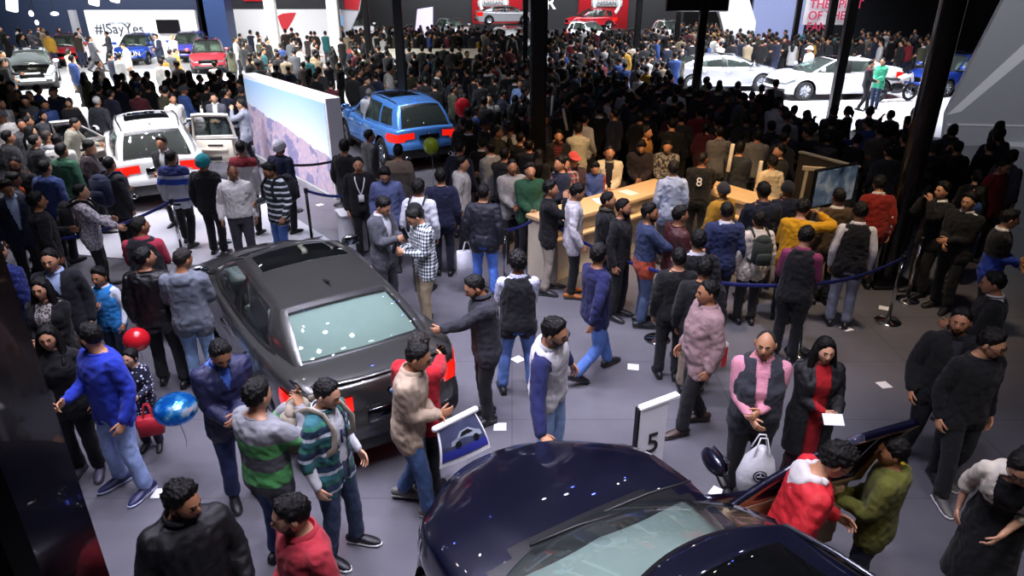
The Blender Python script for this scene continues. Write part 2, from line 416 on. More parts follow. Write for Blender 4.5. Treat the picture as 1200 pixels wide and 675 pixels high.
        for t in ts:
            w = .10  # rounded joint
            if t <= .5 - w: p = A + (B - A) * t * 2
            elif t >= .5 + w: p = B + (C - B) * (t - .5) * 2
            else:
                u = (t - .5 + w) / (2 * w); p0 = A + (B - A) * (1 - 2 * w); p2 = B + (C - B) * 2 * w; p = p0 * (1 - u) ** 2 + B * 2 * u * (1 - u) + p2 * u * u
            pts.append(p); k = np.interp(t, [a for a, _ in rad], [c for _, c in rad]) * b
            if end < 1 and False: pass
            rr.append(k + ease + cuff * float(sm(t, .62, .97)))
        mb.tube(pts, rr, seg, ref=(0, 1, .2) if not arm else (.3, 1, 0.1))
# head shape -------------------------------------------------------
def head_pts(az, el, fem=False, face=True):
    d = np.stack([np.sin(az) * np.cos(el), -np.cos(az) * np.cos(el), np.sin(el)], -1); p = d * np.array([.0765, .097, .119])
    az = (az + PI) % (2 * PI) - PI; fr = sm(np.cos(az), -.1, .6); z = p[..., 2]
    lo = np.clip(-z / .119, 0, 1)
    p[..., 0] *= 1 - (.34 if fem else .26) * lo ** 1.7
    bk = sm(np.cos(az), .25, -.5); p[..., 1] *= 1 - .42 * bk * sm(z, -.01, -.10)
    p[..., 1] += -.010 * fr * sm(z, -.02, -.09) + .012 * bk * sm(z, -.03, .05)
    p[..., 2] += np.where(z > 0, -.004, 0) * 1
    if face:
        aa = np.abs(az); y = np.zeros_like(az)
        nose = gs(az, 0, .15) * (sm(el, .22, -.16) * sm(el, -.40, -.24)); y += (.018 if fem else .023) * nose
        y += .010 * gs(aa, .17, .09) * gs(el, -.26, .08)
        y -= .011 * gs(aa, .38, .17) * gs(el, .06, .11)
        y += .006 * gs(aa, .30, .28) * gs(el, .25, .09)
        y += .006 * gs(az, 0, .24) * gs(el, -.46, .055) + .006 * gs(az, 0, .20) * gs(el, -.58, .055)
        y += .009 * gs(az, 0, .28) * gs(el, -.88, .17); y -= .004 * gs(az, 0, .3) * gs(el, -.70, .06)
        p[..., 1] -= y; p[..., 0] += np.sign(az) * .005 * gs(aa, .75, .2) * gs(el, -.12, .18)
    return p
def grid_faces(nv, nu, wrap=True):
    return [(k * nu + i, k * nu + (i + 1) % nu, (k + 1) * nu + (i + 1) % nu, (k + 1) * nu + i) for k in range(nv - 1) for i in range(nu if wrap else nu - 1)]
def az_samples(n):
    u = np.linspace(-PI, PI, n, endpoint=False); return u - .42 * np.sin(u)
def add_head(mb, r, lod, eyes=True):
    nu, nv = ((56, 38) if lod == 0 else (26, 18)); az = az_samples(nu); el = np.linspace(-1.50, 1.54, nv)
    A, E = np.meshgrid(az, el); p = head_pts(A, E, r.fem).reshape(-1, 3) * r.hs
    Fc = grid_faces(nv, nu); Fc += [tuple(range(nu - 1, -1, -1)), tuple((nv - 1) * nu + i for i in range(nu))]
    ac, ec = A.reshape(-1), E.reshape(-1); mi = []
    for f in Fc:
        a, e = ac[list(f)].mean(), ec[list(f)].mean()
        mi.append(3 if (abs(a) < .30 and -.64 < e < -.42 and len(f) == 4) else 0)
    base = mb.n; mb.add(p @ r.Rh.T + r.hc, Fc, 0); mb.m[-len(Fc):] = mi
    for sg in (1, -1):
        R = r.Rh @ rz(sg * .35) @ rx(.12)
        mb.ball(r.hc + r.Rh @ np.array([sg * .077, .010, -.004]) * r.hs, np.array([.011, .019, .033]) * r.hs, 10, 8, R)
        if lod == 0:
            mb.ball(r.hc + r.Rh @ np.array([sg * .0315, -.0775, .006]) * r.hs, np.array([.0135, .0105, .0072]) * r.hs, 10, 8, r.Rh @ rz(sg * .3), 1)
            mb.ball(r.hc + r.Rh @ np.array([sg * .0315, -.0872, .005]) * r.hs, np.array([.0056, .0040, .0058]) * r.hs, 8, 6, r.Rh, 2)
            aa = sg * np.linspace(.16, .58, 6); ee = .235 + .045 * np.sin(np.linspace(.3, 3.0, 6)); q = head_pts(aa, ee, r.fem) * 1.012
            mb.tube(q * r.hs @ r.Rh.T + r.hc, [(.004, .0035)] * 5 + [.002], 6, mi=2)
            ee2 = .125 - .03 * np.abs(np.linspace(-1, 1, 6)); q = head_pts(sg * np.linspace(.22, .55, 6), ee2, r.fem) * 1.02
            mb.tube(q * r.hs @ r.Rh.T + r.hc, [.0042] * 6, 6, mi=0)
def add_hand(mb, r, i, curl=.35, lod=0, thumb=.5):
    sg = (1, -1)[i]; w = r.wr[i]; d = unit(r.wr[i] - r.el[i]); hd = r.q.get('LR'[i] + 'hand')
    inw = r.chest @ np.array([-sg * 1., 0, -.15])
    if hd is not None: inw = r.chest @ np.array([sg * hd[0], -hd[1], hd[2]])      # direction the palm faces
    if r.q.get('LR'[i] + 'flat'): d = unit(d * .35 + r.chest @ np.array([0, -1, -.05]))
    pn = unit(inw - d * (inw @ d)); sd = np.cross(d, pn)                 # across the palm
    fwd = r.chest @ np.array([0, -1, .0]); up = np.array([0, 0, .3]) + fwd
    if sd @ up < 0: sd = -sd                                             # thumb side
    k = (.9 if r.fem else 1) * r.q.get('hand', 1)
    pts = [w - d * .03, w + d * .005, w + d * .035 * k, w + d * .07 * k, w + d * .092 * k]
    mb.tube(pts, [(.026 * k, .022 * k), (.027 * k, .019 * k), (.038 * k, .016 * k), (.041 * k, .014 * k), (.036 * k, .011 * k)], 10 if lod == 0 else 8, ref=pn)
    for j, (off, L) in enumerate(((.030, .070), (.010, .078), (-.010, .073), (-.028, .058))):
        p = w + d * (.083 - abs(j - 1.2) * .004) * k + sd * off * k; a = 0; pt = [p - d * .012]; rr = [.0092 * k]
        for q_, fl in ((.45, 1.0), (.32, 1.1), (.23, .7)):
            a += curl * fl * (1 + .12 * j); dd = d * math.cos(a) + pn * math.sin(a) + sd * off * 1.6 * max(0, 1 - curl)
            p = p + unit(dd) * L * q_ * k; pt += [p]; rr += [(.0088 - .0012 * len(rr)) * k]
        mb.tube(pt, rr, 7 if lod == 0 else 5, ref=sd)
    p = w + d * .022 * k + sd * .022 * k; pt = [p - d * .01]; rr = [.0125 * k]
    for q_, (a, b) in ((.036, (.75, .25)), (.030, (.35, .45)), (.024, (.1, .5))):
        dd = d * .75 + sd * a + pn * (b * thumb * 2); p = p + unit(dd) * q_ * k; pt.append(p); rr.append((.0115 - .0012 * len(rr)) * k)
    mb.tube(pt, rr, 7 if lod == 0 else 5, ref=pn)
# hair ----------------------------------------------------------------
HAIRLINE = dict(short=([0, .35, .75, 1.0, 1.25, 1.5, 1.62, 1.9, 2.4, PI], [.66, .68, .60, .42, .30, -.08, .02, -.30, -.50, -.56]),
                bald=([0, .6, 1.0, 1.2, 1.45, 1.6, 1.9, 2.4, PI], [1.6, 1.55, 1.2, .5, .12, -.02, -.25, -.5, -.55]),
                long=([0, .4, .8, 1.15, 1.5, 1.8, PI], [.74, .62, .42, .05, -.35, -.8, -1.1]))
def hair_obj(r, style, mat, parent, lod, seed=0):
    mb = MB(); kind = 'bald' if style == 'bald' else 'long' if style in ('long', 'bun', 'pony') else 'short'
    nu, nv = ((72, 44) if lod == 0 else (30, 18)); az = np.linspace(-PI, PI, nu, endpoint=False); el = np.linspace(-1.15, 1.55, nv)
    A, E = np.meshgrid(az, el); X, Y = HAIRLINE[kind]; rs = np.random.RandomState(seed); ph = rs.uniform(0, 6.28, 4)
    line = np.interp(np.abs(A), X, Y) + .045 * np.sin(A * 17 + ph[0]) * np.sin(A * 5 + ph[1]) + (.10 if kind == 'short' else 0) * sm(np.cos(A), .5, 1); d = E - line
    base = head_pts(A, E, r.fem, face=False)
    th = {'buzz': .006, 'bald': .006, 'short': .017, 'full': .024, 'curly': .026, 'quiff': .020}.get(style, .018)
    amt = sm(d, -.04, .45) * th * (.45 + .55 * sm(E, -.1, .8))
    if style == 'quiff': amt += .018 * gs(np.abs(A), 0, .8) * gs(E, .95, .35) * sm(d, 0, .2)
    if style == 'full': amt += .006 * sm(E, .3, 1.2)
    n1 = sum(np.sin(A * k1 + E * k2 * 3 + ph) for k1, k2, ph in ((9, 2, 1 + seed), (14, -3, 2), (6, 5, 3 + seed), (21, 3, .4), (15, 6, seed))) / 5
    tuft = np.abs(n1) * (.030 if style == 'curly' else .022 if style == 'full' else .015) * sm(d, .0, .25) * (0.4 if style in ('buzz', 'bald') else 1)
    nrm = base / np.linalg.norm(base, axis=-1, keepdims=True); p = base + nrm * (amt + tuft - .003 - .006 * sm(d, .02, -.1))[..., None]
    p = p.reshape(-1, 3) * r.hs; keep = (d > -.10).reshape(-1)
    Fc = [f for f in grid_faces(nv, nu) if keep[list(f)].all()]; Fc.append(tuple((nv - 1) * nu + i for i in range(nu)))
    mb.add(p @ r.Rh.T + r.hc, Fc)
    if style in ('long', 'pony', 'bun'):
        m2 = MB(); S = r.hs; L = lambda *a: r.hc + r.Rh @ (np.array(a) * S)
        up = np.array([0, 0, -1.]); back = r.at(1.40)[0] + r.chest @ np.array([0, .10, 0])
        m2.ball(L(0, .018, .018), np.array([.088, .110, .116]) * S, 16, 12, r.Rh)
        if style == 'long':
            m2.tube([L(0, .06, .02), L(0, .085, -.07), back + np.array([0, 0.02, .03]), back + r.chest @ np.array([0, .03, -.12]), back + r.chest @ np.array([0, .02, -.22])],
                    [(.085, .06), (.092, .05), (.105, .042), (.095, .034), (.06, .022)], 14)
            for sg in (1, -1): m2.tube([L(sg * .07, .02, .03), L(sg * .088, .01, -.06), r.at(1.42)[0] + r.chest @ np.array([sg * .10, -.03, -.01]), r.at(1.33)[0] + r.chest @ np.array([sg * .105, -.105, 0])], [(.028, .045), (.032, .046), (.032, .04), (.018, .02)], 10)
        elif style == 'pony': m2.tube([L(0, .10, .04), L(0, .14, .0), L(0, .135, -.10), L(0, .12, -.18)], [.03, .034, .028, .012], 10)
        else: m2.ball(L(0, .125, .01), .042 * S, 12, 8)
        me = remeshed(m2, .012 if lod == 0 else .02, 2); co, nr = arrays(me)
        loc = (co - r.hc) @ r.Rh / S                                  # keep the face clear
        hide = (loc[:, 1] < -.045 + .0 * loc[:, 2]) & (np.abs(loc[:, 0]) < .073) & (loc[:, 2] < .088) & (loc[:, 2] > -.13)
        co += nr * (folds(co * np.array([1, 1, .25]), 60, seed)[:, None]) * .003
        fs = [f for f in mesh_parts(me) if not hide[list(f)].any()]; bpy.data.meshes.remove(me); mb = MB(); mb.add(co, fs)
        if True:
            mb.add(p @ r.Rh.T + r.hc, Fc)
    return finish(r, mb, 'hair', mat, parent)
def finish(r, mb, name, mats, parent, smooth=True):
    """Scales to the person's height and links under the person."""
    mb.v = [tuple(c * r.s for c in v) for v in mb.v]
    return mb.build(name, mats, parent, smooth)
def patch_obj(r, name, a0, a1, e0, e1, th, mat, parent, keep=None, nu=30, nv=16, wrap=False, seed=0, face=True):
    A, E = np.meshgrid(np.linspace(a0, a1, nu), np.linspace(e0, e1, nv)); p = head_pts(A, E, r.fem, face)
    b = np.minimum(np.minimum(A - a0, a1 - A) / (a1 - a0), np.minimum(E - e0, e1 - E) / (e1 - e0)); k = sm(b, 0, .12)
    nrm = p / np.linalg.norm(p, axis=-1, keepdims=True); p = p + nrm * (th * k * (1 + .3 * np.sin(A * 37 + seed) * np.sin(E * 41)) - .002 * (1 - k))[..., None]
    p = p.reshape(-1, 3) * r.hs; ok = np.ones(len(p), bool) if keep is None else keep(A, E).reshape(-1)
    mb = MB(); mb.add(p @ r.Rh.T + r.hc, [f for f in grid_faces(nv, nu, False) if ok[list(f)].all()]); return finish(r, mb, name, mat, parent)
def headgear(r, kind, col, parent, lod):
    S = r.hs; L = lambda *a: r.hc + r.Rh @ (np.array(a) * S); mb = MB()
    if kind == 'turban':
        nu, nv = 40, 26; A, E = np.meshgrid(np.linspace(-PI, PI, nu, endpoint=False), np.linspace(-.35, 1.55, nv)); tilt = .55 * np.cos(A) * (1 - sm(E, .9, 1.5))
        E2 = E + tilt * .45 + .12; d = np.stack([np.sin(A) * np.cos(E2), -np.cos(A) * np.cos(E2), np.sin(E2)], -1)
        wrap = .006 * np.abs(np.sin(E * 13 + A * .9)) + .004 * np.abs(np.sin(E * 9 - A * 1.2 + 1)); p = d * np.array([.108, .125, .135]) + d * wrap[..., None] + np.array([0, .008, .018])
        Fc = grid_faces(nv, nu); Fc += [tuple((nv - 1) * nu + i for i in range(nu))]; mb.add((p.reshape(-1, 3) * S) @ r.Rh.T + r.hc, Fc)
        return finish(r, mb, 'turban', fabric(col, rough=.8), parent)
    nu, nv = 36, 18; A, E = np.meshgrid(np.linspace(-PI, PI, nu, endpoint=False), np.linspace(.12, 1.55, nv)); p = head_pts(A, E + (.28 * np.cos(A) if kind == 'cap' else .1 * np.cos(A)) * (1 - sm(E, .3, 1.4)), r.fem, False)
    n = p / np.linalg.norm(p, axis=-1, keepdims=True); p = p + n * (.024 if kind == 'cap' else .026)
    Fc = grid_faces(nv, nu); Fc += [tuple((nv - 1) * nu + i for i in range(nu))]; mb.add((p.reshape(-1, 3) * S) @ r.Rh.T + r.hc, Fc)
    if kind == 'cap':
        pts = []; 
        for y, w in ((-.085, .082), (-.13, .080), (-.165, .062), (-.18, .03)): pts.append((L(0, y, .052 - (abs(y) - .085) * .25), w))
        mb.tube([a for a, _ in pts], [(w * S, .006) for _, w in pts], 16, ref=r.Rh @ np.array([0, .3, 1]))
    return finish(r, mb, 'cap' if kind == 'cap' else 'woollen_hat', fabric(col, rough=.8), parent)
def garment(r, name, mat, parent, lod, z0=.84, ease=.019, boxy=.45, sleeve=.97, arm_ease=.014, flare=0, neck=1.455, open_v=None, collar=None, colmat=None, fold=.0065, cuff=0., seed=0, sleeveless=False, thick=None, cut=None):
    mb = MB(); seg = 22 if lod == 0 else 14
    r.torso(mb, z0, neck, ease, boxy, flare, seg, top_ease=ease * .75, trim=.035 if sleeveless else 0)
    if not sleeveless:
        for i in (0, 1): r.limb(mb, i, arm_ease, sleeve, 12 if lod == 0 else 9, cuff)
    else:
        pass
    if z0 < .90:
        for i in (0, 1): r.limb(mb, i, ease + .008, min(.30, (.92 - z0) * 1.1 + .04), 10, 0, arm=False)
    pc, Rc = r.at(1.445)
    if collar == 'hood':
        hb = MB() if colmat else mb
        pts = [pc + Rc @ np.array([math.cos(a) * .092, math.sin(a) * .075 + .018, .012 - .03 * max(0, math.sin(a))]) for a in np.linspace(-.7, PI + .7, 14)]
        hb.tube(pts, [.020] + [.032] * 12 + [.020], 10)
        hb.ball(pc + Rc @ np.array([0, .105, -.035]), (.120, .045, .075), 16, 10, Rc @ rx(.35)); hb.ball(pc + Rc @ np.array([0, .112, -.10]), (.085, .03, .075), 16, 10, Rc @ rx(.15))
    me = remeshed(mb, .0125 if lod == 0 else .022 if lod == 1 else .05, 3 if lod == 0 else 2)
    co, nr = arrays(me)
    if fold: co = co + nr * (folds(co, 40, seed) * fold * (1 if lod == 0 else 1.2))[:, None]
    Fc = mesh_parts(me); bpy.data.meshes.remove(me)
    if open_v is not None:      # front opening: half width at hem, at chest, and lowest height
        w0, w1, zlo = open_v; pz = np.array([ (np.argmin([np.linalg.norm((c - sp[0]) @ sp[1][:, 2]) for sp in ()]) if False else 0) for c in ()])
        zr = np.full(len(co), 0.); xr = np.zeros(len(co)); yr = np.zeros(len(co)); best = np.full(len(co), 9.)
        for (p, R), z in zip(r.sp, r.zs):
            q = (co - p) @ R; dd = np.abs(q[:, 2]); k = dd < best; best[k] = dd[k]; zr[k] = z + q[k, 2]; xr[k] = q[k, 0]; yr[k] = q[k, 1]
        w = w0 + (w1 - w0) * sm(zr, zlo, 1.42); hide = (np.abs(xr) < w) & (yr < -.045) & (zr > zlo)
        Fc = [f for f in Fc if not hide[list(f)].all()]
    out = MB(); out.add(co, Fc)
    mats = [mat, colmat or mat]
    if collar:
        pc, Rc = r.at(1.458); rr = (.070 + ease * .6) * (.9 if r.fem else 1)
        if collar in ('shirt', 'high', 'band'):
            h = {'shirt': .030, 'high': .055, 'band': .018}[collar]; seg = 26
            V = []; gap = .22 if collar == 'shirt' else .04
            for k, (q, z, ) in enumerate(((1.02, -.014), (1.0, h * .6), (.97, h), (1.10, h * .95), (1.22, .0 if collar == 'shirt' else h * .5))):
                for t in range(seg):
                    a = -PI / 2 + gap + (2 * PI - 2 * gap) * t / (seg - 1); drop = -.012 * max(0, -math.sin(a))
                    V.append(pc + Rc @ np.array([math.cos(a) * rr * q, math.sin(a) * rr * q * .95 + .006, z + drop]))
            n = 5 if collar != 'band' else 3
            out.add(V[:n * seg], [(k * seg + t, k * seg + t + 1, (k + 1) * seg + t + 1, (k + 1) * seg + t) for k in range(n - 1) for t in range(seg - 1)], 1)
        elif collar == 'hood' and colmat:
            m2 = remeshed(hb, .0125, 3); c2, n2 = arrays(m2); out.add(c2 + n2 * (folds(c2, 24, 3) * .006)[:, None], mesh_parts(m2), 1); bpy.data.meshes.remove(m2)
        elif collar == 'crew':
            out.torus(pc + Rc @ np.array([0, .004, -.004]), rr * .98, .010, 24, 8, Rc, 1, sy=.95)
    return finish(r, out, name, mats, parent)
def trousers(r, mat, parent, lod, ease=.013, cuff=.010, name='trousers', end=.955, seed=0):
    mb = MB(); r.torso(mb, .79, 1.0, ease * .5, 0, 0, 18)
    for i in (0, 1): r.limb(mb, i, ease, end, 12, cuff, arm=False)
    me = remeshed(mb, .0135 if lod == 0 else .024 if lod == 1 else .05, 3 if lod == 0 else 2); co, nr = arrays(me)
    k = .5 + .9 * gs(co[:, 2], .12, .12) + .5 * gs(co[:, 2], .5, .1); co += nr * (folds(co, 36, seed) * .0048 * k)[:, None]
    Fc = mesh_parts(me); bpy.data.meshes.remove(me); out = MB(); out.add(co, Fc); return finish(r, out, name, mat, parent)
def shoes(r, col, parent, lod, sole='#d8d8d8', bare=False):
    legs = r.q.get('legs', 'stand')
    for i in (0, 1):
        an = r.foot[i]; sg = (1, -1)[i]; lift = an[2] - .085; d = np.array([sg * .16, -1, 0]); d = unit(d); pit = min(.7, lift * 5)
        d = np.array([d[0] * math.cos(pit), d[1] * math.cos(pit), -math.sin(pit)]); u = unit(np.array([0, 0, 1]) - d * d[2]); b = an - u * .078
        mb = MB(); seg = 14 if lod == 0 else 8; f = lambda x, z: b + d * x + u * z
        mb.tube([f(-.075, .045), f(-.03, .052), f(.04, .048), f(.11, .038), f(.17, .030), f(.20, .026)], [(.032, .036), (.040, .046), (.042, .040), (.047, .030), (.040, .022), (.022, .014)], seg, ref=u)
        mb.tube([an + u * .03, an - u * .01, an - u * .04], [.044, .046, .042], seg, ref=d)
        mb.tube([f(-.085, .011), f(-.02, .011), f(.05, .011), f(.12, .011), f(.19, .012), f(.212, .013)], [(.036, .011), (.041, .011), (.040, .011), (.049, .011), (.040, .011), (.02, .010)], seg, ref=u, mi=1, sup=3.5)
        finish(r, mb, 'shoe', [plain('shoe_leather', col, .5, var=.2), plain('shoe_sole', sole, .7)], parent)
def glasses(r, parent, col='#0c0c0e'):
    S = r.hs; mb = MB(); L = lambda *a: r.hc + r.Rh @ (np.array(a) * S)
    for sg in (1, -1):
        M = r.Rh @ rz(sg * .12) @ rx(PI / 2); mb.torus(L(sg * .034, -.104, .004), .024 * S, .0028, 20, 6, M, sy=.82)
        mb.tube([L(sg * .058, -.098, .012), L(sg * .078, -.06, .012), L(sg * .084, .0, .008), L(sg * .083, .02, -.006)], [.0026] * 4, 6)
    mb.tube([L(-.011, -.108, .009), L(0, -.110, .011), L(.011, -.108, .009)], [.0025] * 3, 6)
    finish(r, mb, 'glasses', plain('spectacle_frame', col, .3), parent)
SKINS = ('#c08f6d', '#a37352', '#b38060', '#8a5d42', '#d0a282')
def person(q, lod=0, parent=None):
    """One figure. q: pos, rz (degrees, 0 faces the viewpoint), pose and a list of clothes."""
    r = Rig(q); mb = MB(); sk = SKINS[q.get('skin', 0)]
    r.torso(mb, .82, 1.47, -.012, 0, 0, 16)
    nk = [r.at(1.40)[0], r.at(1.45)[0], r.neck + (r.hc - r.neck) * .25, r.hc + r.Rh @ np.array([0, .014, -.045]) * r.hs]
    kf = .86 if r.fem else 1; mb.tube(nk, [(.085 * kf, .06), (.066 * kf, .060), (.055 * kf, .058 * kf), (.054 * kf, .058 * kf)], 14, ref=r.chest @ np.array([0, 1, 0]))
    for i in (0, 1):
        r.limb(mb, i, -.002, 1.0, 10); r.limb(mb, i, -.008, 1.0, 10, arm=False)
        mb.tube([r.foot[i] + np.array([0, .02, -.04]), r.foot[i] + np.array([0, -.06, -.05]), r.foot[i] + np.array([0, -.12, -.06])], [.034, .034, .022], 8, ref=(0, 0, 1))
    me = remeshed(mb, .016 if lod == 0 else .026 if lod == 1 else .05, 2); co, _ = arrays(me); Fc = mesh_parts(me); bpy.data.meshes.remove(me)
    out = MB(); out.add(co, Fc); add_head(out, r, lod)
    for i in (0, 1): add_hand(out, r, i, q.get('LR'[i] + 'curl', q.get('curl', .38)), lod)
    lip = skin(tuple_hex(sk, (.86, .62, .6)))
    body = finish(r, out, 'person', [skin(sk), plain('eye_white', '#d9d4cc', .3, var=.02), plain('iris', '#120b08', .25), lip], parent)
    hc = q.get('haircol', '#0d0b0a'); st = q.get('hair', 'short'); seed = q.get('seed', 1)
    if st != 'none': hair_obj(r, st, hairmat(hc), body, lod, seed)
    be = q.get('beard')
    if be:
        if be in ('full', 'stubble'):
            keepf = lambda A, E: ~((np.abs(A) < .34) & (E > -.66) & (E < -.40)) & (E < np.interp(np.abs(A), [0, .35, .8, 1.2, 1.6], [-.30, -.36, -.50, -.18, .12]))
            patch_obj(r, 'beard', -1.55, 1.55, -1.25, .12, .009 if be == 'full' else .003, hairmat('#14100e' if be == 'full' else '#2a1c15'), body, keepf, 60, 30, seed=seed)
        if be == 'moustache': patch_obj(r, 'moustache', -.36, .36, -.43, -.31, .006, hairmat(), body, None, 18, 6)
    if q.get('hat'): headgear(r, q['hat'][0], q['hat'][1], body, lod)
    if q.get('glasses'): glasses(r, body)
    for k, g in enumerate(q.get('wear', ())):
        g = dict(g); nm = g.pop('n'); m = g.pop('m')
        if nm in ('trousers', 'jeans', 'leggings'): trousers(r, m, body, lod, name=nm, seed=seed, **g)
        else: garment(r, nm, m, body, lod, seed=seed + k, **g)
    if q.get('shoes', '#15151a'): shoes(r, q.get('shoes', '#15151a'), body, lod, q.get('sole', '#1b1b1e'))
    body.location = (q['pos'][0], q['pos'][1], q.get('z', 0)); body.rotation_euler = (0, 0, math.radians(q.get('rz', 0)))
    if q.get('label'): tag(body, q['label'], 'person', q.get('group'))
    body['_h'] = 0; del body['_h']
    R_ = Matrix.Rotation(math.radians(q.get('rz', 0)), 3, 'Z')
    W = lambda p: R_ @ Vector(tuple(p * r.s)) + body.location
    d = {'L': W(r.wr[0]), 'R': W(r.wr[1])}
    for i, k in enumerate('LR'): d[k + 'h'] = W(r.wr[i] + unit(r.wr[i] - r.el[i]) * .09)
    d['back'] = W(r.at(1.25)[0] + r.chest @ np.array([0, .15, 0])); d['chestR'] = R_.to_4x4(); d['rig'] = r; d['W'] = W
    return body, d
def tuple_hex(h, k):
    c = [int(h[1 + i:3 + i], 16) for i in (0, 2, 4)]; return '#' + ''.join('%02x' % int(min(255, v * m)) for v, m in zip(c, k))
# ---------------------------------------------------------------- cars
class Shell:
    """A car skin as two stacked boxes (lower body, greenhouse), one fine grid each, cut afterwards into panels."""
    def __init__(s): s.V = []; s.F = []; s.I = []; s.n = 0
    def grid(s, deck, rows, wallf, tag_, skip=None):
        """deck[i][j] points (x stations by y stations); rows of wall below each rim point."""
        ni, nj = len(deck), len(deck[0]); D = np.array(deck); b = s.n
        idx = np.arange(ni * nj).reshape(ni, nj) + b; s.V += list(D.reshape(-1, 3)); s.n += ni * nj
        for i in range(ni - 1):
            for j in range(nj - 1):
                s.F.append((idx[i, j], idx[i + 1, j], idx[i + 1, j + 1], idx[i, j + 1]))
                s.I.append((tag_ + 'deck', (i + .5) / (ni - 1), (j + .5) / (nj - 1) * 2 - 1, 0, 0))
        rim = [(0, j) for j in range(nj - 1)] + [(i, nj - 1) for i in range(ni - 1)] + [(ni - 1, j) for j in range(nj - 1, 0, -1)] + [(i, 0) for i in range(ni - 1, 0, -1)]
        kinds = ['rear'] * (nj - 1) + ['left'] * (ni - 1) + ['front'] * (nj - 1) + ['right'] * (ni - 1)
        R = np.array([D[i, j] for i, j in rim]); N = len(rim)
        tg = np.roll(R, -1, 0) - np.roll(R, 1, 0); nrm = np.stack([-tg[:, 1], tg[:, 0], 0 * tg[:, 0]], 1); nrm /= np.linalg.norm(nrm, axis=1, keepdims=True)
        c = R.mean(0); 
        if ((R - c) * nrm).sum() < 0: nrm = -nrm
        prev = np.array([idx[i, j] for i, j in rim])
        fi = np.array([i / (ni - 1) for i, j in rim]); tj = np.array([j / (nj - 1) * 2 - 1 for i, j in rim])
        for k in range(1, len(rows)):
            W = np.array([wallf(R[q], nrm[q], rows[k], rim[q], (fi[q], tj[q])) for q in range(N)])
            cur = np.arange(N) + s.n; s.V += list(W); s.n += N
            for q in range(N):
                q2 = (q + 1) % N
                s.F.append((prev[q], prev[q2], cur[q2], cur[q])); s.I.append((tag_ + kinds[q], (fi[q] + fi[q2]) / 2, (tj[q] + tj[q2]) / 2, (rows[k] + rows[k - 1]) / 2, 0))
            prev = cur
    def done(s):
        s.V = np.array(s.V, float); n = np.zeros_like(s.V)
        for f in s.F:
            p = s.V[list(f)]; k = np.cross(p[2] - p[0], p[3] - p[1] if len(f) > 3 else p[1] - p[0])
            for i in f: n[i] += k
        c = np.array([0, 0, .6]); s.N = n / np.maximum(np.linalg.norm(n, axis=1, keepdims=True), 1e-9)
        sgn = np.sign(((s.V - c) * s.N).sum(1)); s.N *= np.where(np.median(sgn) < 0, -1, 1)
        s.C = np.array([s.V[list(f)].mean(0) for f in s.F])
    def cut(s, ids, name, mats, parent, inset=.006, off=0., midx=None, loc=None, solid=0, sub=False):
        """The panel made of faces ids, its rim turned in to leave a shut line."""
        used = sorted({i for k in ids for i in s.F[k]}); m = {g: l for l, g in enumerate(used)}
        V = s.V[used] + s.N[used] * off; cnt = {}
        for k in ids:
            f = s.F[k]
            for a, b in zip(f, f[1:] + f[:1]): e = (min(a, b), max(a, b)); cnt[e] = cnt.get(e, 0) + 1
        rim = {i for e, c in cnt.items() if c == 1 for i in e}
        for i in rim: V[m[i]] -= s.N[i] * inset
        if loc is not None: V = V - np.array(loc)
        mb = MB(); mb.add(V, [tuple(m[i] for i in s.F[k]) for k in ids]); 
        if midx is not None: mb.m = list(midx)
        me = mb.mesh(name); o = bpy.data.objects.new(name, me); COL.objects.link(o); o.parent = parent
        for q in (mats if isinstance(mats, (list, tuple)) else [mats]): me.materials.append(q)
        import bmesh
        bm = bmesh.new(); bm.from_mesh(me); 
        for f_, k in zip(bm.faces, ids):
            if f_.normal.dot(Vector(s.N[list(s.F[k])].mean(0))) < 0: f_.normal_flip()
        bm.to_mesh(me); bm.free(); me.polygons.foreach_set('use_smooth', [True] * len(me.polygons))
        if loc is not None: o.location = loc
        if solid: q = o.modifiers.new('thickness', 'SOLIDIFY'); q.thickness = solid; q.offset = -1; q.material_offset = len(me.materials) - 1; q.use_even_offset = False
        return o
BLK = lambda: plain('black_plastic', '#0b0b0d', .45)
GLOSS = lambda: plain('gloss_black', '#060608', .08, coat=.6)
CHROME = lambda: plain('chrome', '#d6d8dc', .12, metal=1, var=.02)
def tail_glass():
    return plain('tail_lamp_red', '#e01c10', .12, coat=.8, var=.6, emit=.9, scale=45)
CARBOX = []
